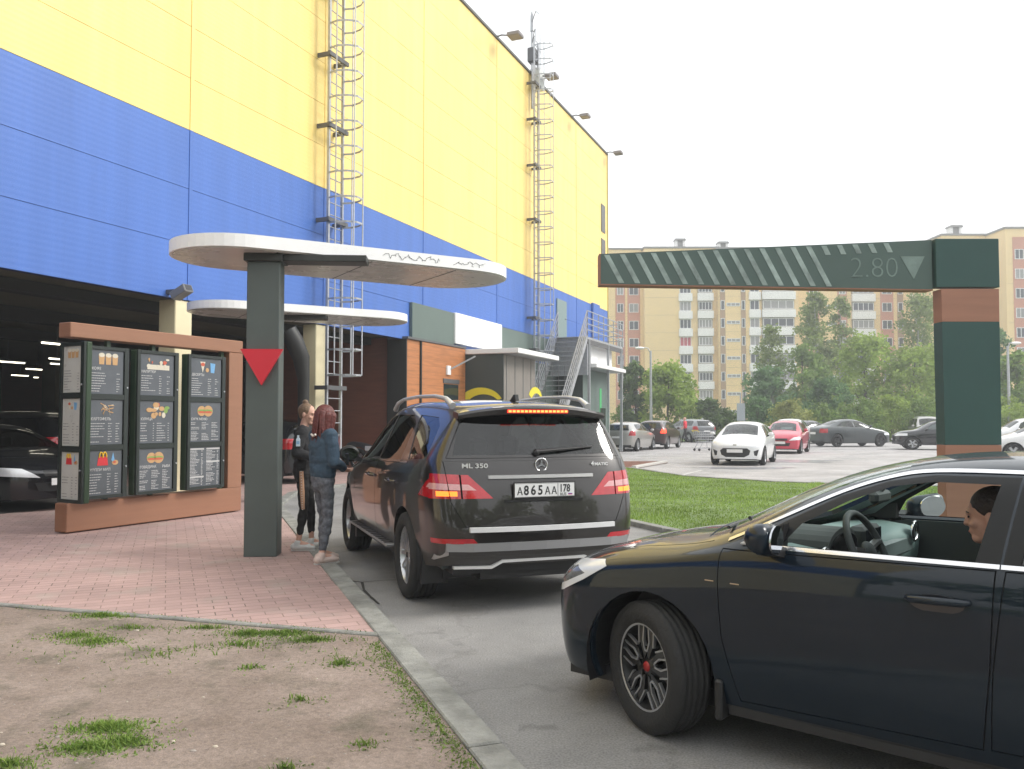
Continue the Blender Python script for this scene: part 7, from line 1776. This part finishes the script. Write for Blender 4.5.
block('apartment_house', 'pale yellow apartment house just past the store corner, two brick-red window strips', 590, 645, 137, 29.2, [(600, 607, 'red'), (617.5, 624, 'red'), (629.5, 639, 'red')])
block('apartment_house', 'pale yellow apartment house with a blank wall and white balcony strips behind the pale willow', 645.2, 719.8, 135, 29.0, [(680, 692, 'balc'), (698.5, 713, 'log')], deep=14, top=[(678, 690, 2.0)])
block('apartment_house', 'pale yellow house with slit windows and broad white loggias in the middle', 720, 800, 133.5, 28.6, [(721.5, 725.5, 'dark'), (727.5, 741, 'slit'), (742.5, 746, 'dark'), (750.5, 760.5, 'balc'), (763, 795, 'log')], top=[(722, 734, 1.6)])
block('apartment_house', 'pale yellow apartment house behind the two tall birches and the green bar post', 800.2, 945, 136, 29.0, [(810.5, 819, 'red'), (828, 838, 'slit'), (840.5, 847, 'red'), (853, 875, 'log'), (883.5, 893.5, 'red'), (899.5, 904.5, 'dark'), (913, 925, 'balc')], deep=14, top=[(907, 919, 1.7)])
block('apartment_house', 'pale yellow apartment house behind the green bar post with white balconies', 945.3, 1009, 126, 29.1, [(952, 962, 'red'), (972, 986, 'balc'), (999, 1007.5, 'balc')], top=[(960, 974, 2.0)])
block('apartment_house', 'pale yellow apartment house at the right edge with a brick-red window strip', 1009.2, 1075, 121, 29.0, [(1018, 1027, 'red'), (1040, 1050, 'red')], deep=10)

# ================================================================ lamps, cabinet, trolley and such
def lamp(label, px, Y, ytop, arm):
    r_ = thing('street_lamp', label, 'street lamp', (at(px, Y), Y, 0), 0, 'street lamps beyond the lot'); H = CAMH + (HY - ytop) / F * Y
    b = MB(); b.tube([(0, 0, 0), (0, 0, H * .97)], .11, M_galv, 8, rs=[.13, .08]); b.build('pole', r_)
    b = MB(); b.tube([(0, 0, H * .94), (arm * .3, 0, H), (arm, 0, H * 1.01)], .04, M_galv, 6); b.build('arm', r_)
    b = MB(); b.ball((arm * 1.25, 0, H * 1.0), .3, M_aw, 1.3, .6, .4, 12, 8); b.build('lamp_head', r_)
lamp('slim grey street lamp rising over the pale willow tree', 651, 68, 348, -.7)
lamp('grey street lamp right of the green bar post', 1009, 62, 343, .5)
r_ = thing('panel_on_post', 'grey panel on a thin post at the lot edge behind the white hatchback', 'sign', (at(740.5, 59), 59, 0), 0)
b = MB(); b.tube([(0, 0, 0), (0, 0, 3.4)], .05, M_galv, 8); b.build('post', r_)
b = MB(); b.box(-.28, .28, -.12, -.055, 1.5, 2.7, mat('grey_panel', (.33, .37, .39), .6), bev=.01); b.build('panel', r_)
r_ = thing('blue_barrier', 'low blue barrier on the verge right of the dark grey fastback', 'barrier', (at(905, 62), 62, 0), 0)
b = MB(); b.box(-.9, .9, -.03, .03, .15, .55, mat('blue_panel', (.05, .18, .5), .5), bev=.01); b.build('panel', r_)
b = MB(); b.box(-.8, -.72, -.04, .04, 0, .62, M_galv); b.box(.72, .8, -.04, .04, 0, .62, M_galv); b.build('post', r_)
r_ = thing('shopping_trolley', 'empty wire shopping trolley standing on the lot left of the white hatchback', 'trolley', (at(706, 42), 42.5, 0.01), R(20))
b = MB()
bx0 = [(-.35, -.22), (.38, -.26), (.38, .26), (-.35, .22)]; bx1 = [(-.45, -.27), (.48, -.30), (.48, .30), (-.45, .27)]
for k in range(5):
    f = k / 4; z = .45 + .5 * f; pp = [((a[0] * (1 - f) + c_[0] * f), (a[1] * (1 - f) + c_[1] * f), z) for a, c_ in zip(bx0, bx1)]; b.tube(pp, .013, M_galv, 5, closed=True)
for a, c_ in zip(bx0, bx1): b.tube([(a[0], a[1], .45), (c_[0], c_[1], .95)], .01, M_galv, 5)
for k in range(9):
    x = -.35 + .73 * k / 8; b.tube([(x * 1.25, -.28, .95), (x, -.24, .45), (x, .24, .45), (x * 1.25, .28, .95)], .009, M_galv, 4)
b.build('basket', r_)
b = MB(); b.tube([(-.45, -.25, .95), (-.55, -.25, 1.02), (-.55, .25, 1.02), (-.45, .25, .95)], .016, mat('yellow_handle', (.7, .55, .05), .5), 6); b.build('handle', r_)
b = MB(); b.tube([(-.45, -.22, .12), (.45, -.2, .15), (.45, .2, .15), (-.45, .22, .12)], .016, M_galv, 6); b.tube([(-.4, -.22, .13), (-.2, -.22, .45)], .014, M_galv, 5); b.tube([(-.4, .22, .13), (-.2, .22, .45)], .014, M_galv, 5); b.tube([(.3, -.2, .15), (.3, -.23, .45)], .014, M_galv, 5); b.tube([(.3, .2, .15), (.3, .23, .45)], .014, M_galv, 5); b.build('frame', r_)
for x, y in ((-.42, -.22), (-.42, .22), (.42, -.2), (.42, .2)): b = MB(); b.lathe([(.03, -.02), (.065, -.018), (.07, 0), (.065, .018), (.03, .02)], M_blk, 14, M=Matrix.Translation((x, y, .07)), axis='y'); b.build('castor', r_)
# wet patches with glare painted in as pale colour; little kerb by the flower bed
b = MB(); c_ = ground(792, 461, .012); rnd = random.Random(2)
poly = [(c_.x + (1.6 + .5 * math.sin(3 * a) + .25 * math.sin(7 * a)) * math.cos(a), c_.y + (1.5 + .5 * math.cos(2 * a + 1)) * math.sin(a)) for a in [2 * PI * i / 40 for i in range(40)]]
sheet('puddle', poly, .012, mat('puddle_glare', (.40, .40, .42), .18))
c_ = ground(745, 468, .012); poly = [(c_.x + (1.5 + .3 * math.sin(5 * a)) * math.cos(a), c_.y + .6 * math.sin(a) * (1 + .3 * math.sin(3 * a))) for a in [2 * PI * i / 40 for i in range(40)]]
sheet('puddle', poly, .012, MATS['puddle_glare'])
kb = kerbstones('bed_kerb', [tuple(ground(x, y).xy) for x, y in ((636, 469), (668, 463.3))], .15, .10, -.02, mat('pale_kerb', (.5, .49, .46), .9)); tag(kb, kind='structure')
wl = MB(); 
for (a, c_) in (((637, 486), (702, 470)), ):
    p, q = ground(*a, .011), ground(*c_, .011); n = Vector((-(q - p).y, (q - p).x, 0)).normalized() * .06; wl.add([p - n, p + n, q + n, q - n], [(0, 1, 2, 3)], mat('old_line_paint', (.5, .5, .48), .8, var=.3, vscale=9))
tag(wl.build('line_marking'), kind='structure')
# belt of trees added out of view behind the camera to darken car reflections
for i, (x, y, H) in enumerate(((-16, -14, 9), (-8, -19, 11), (0, -17, 8), (7, -20, 12), (15, -16, 9), (22, -10, 10), (-22, -6, 10))):
    tree('unseen_tree', 'leafy tree added unseen behind the viewer to darken the car reflections', x, y, H, 4.2, L_mid, n=2600, leaf=.5, base=.12, seed=60 + i, group='unseen trees added behind the viewer')

# ================================================================ the air
HZ = 0.0022
if HZ:
    b = MB(); m = bpy.data.materials.new('air'); m.use_nodes = True; nt = m.node_tree; nt.nodes.clear()
    o = nt.nodes.new('ShaderNodeOutputMaterial'); v = nt.nodes.new('ShaderNodeVolumePrincipled'); v.inputs['Color'].default_value = (.93, .96, 1, 1); v.inputs['Density'].default_value = HZ; v.inputs['Anisotropy'].default_value = .2
    nt.links.new(v.outputs[0], o.inputs['Volume']); b.box(-900.5, 900.5, -300.5, 1500.5, -1.1, 45, m); hz = b.build('haze'); tag(hz, 'thin pale haze lightening the far apartment houses', 'haze', kind='stuff')
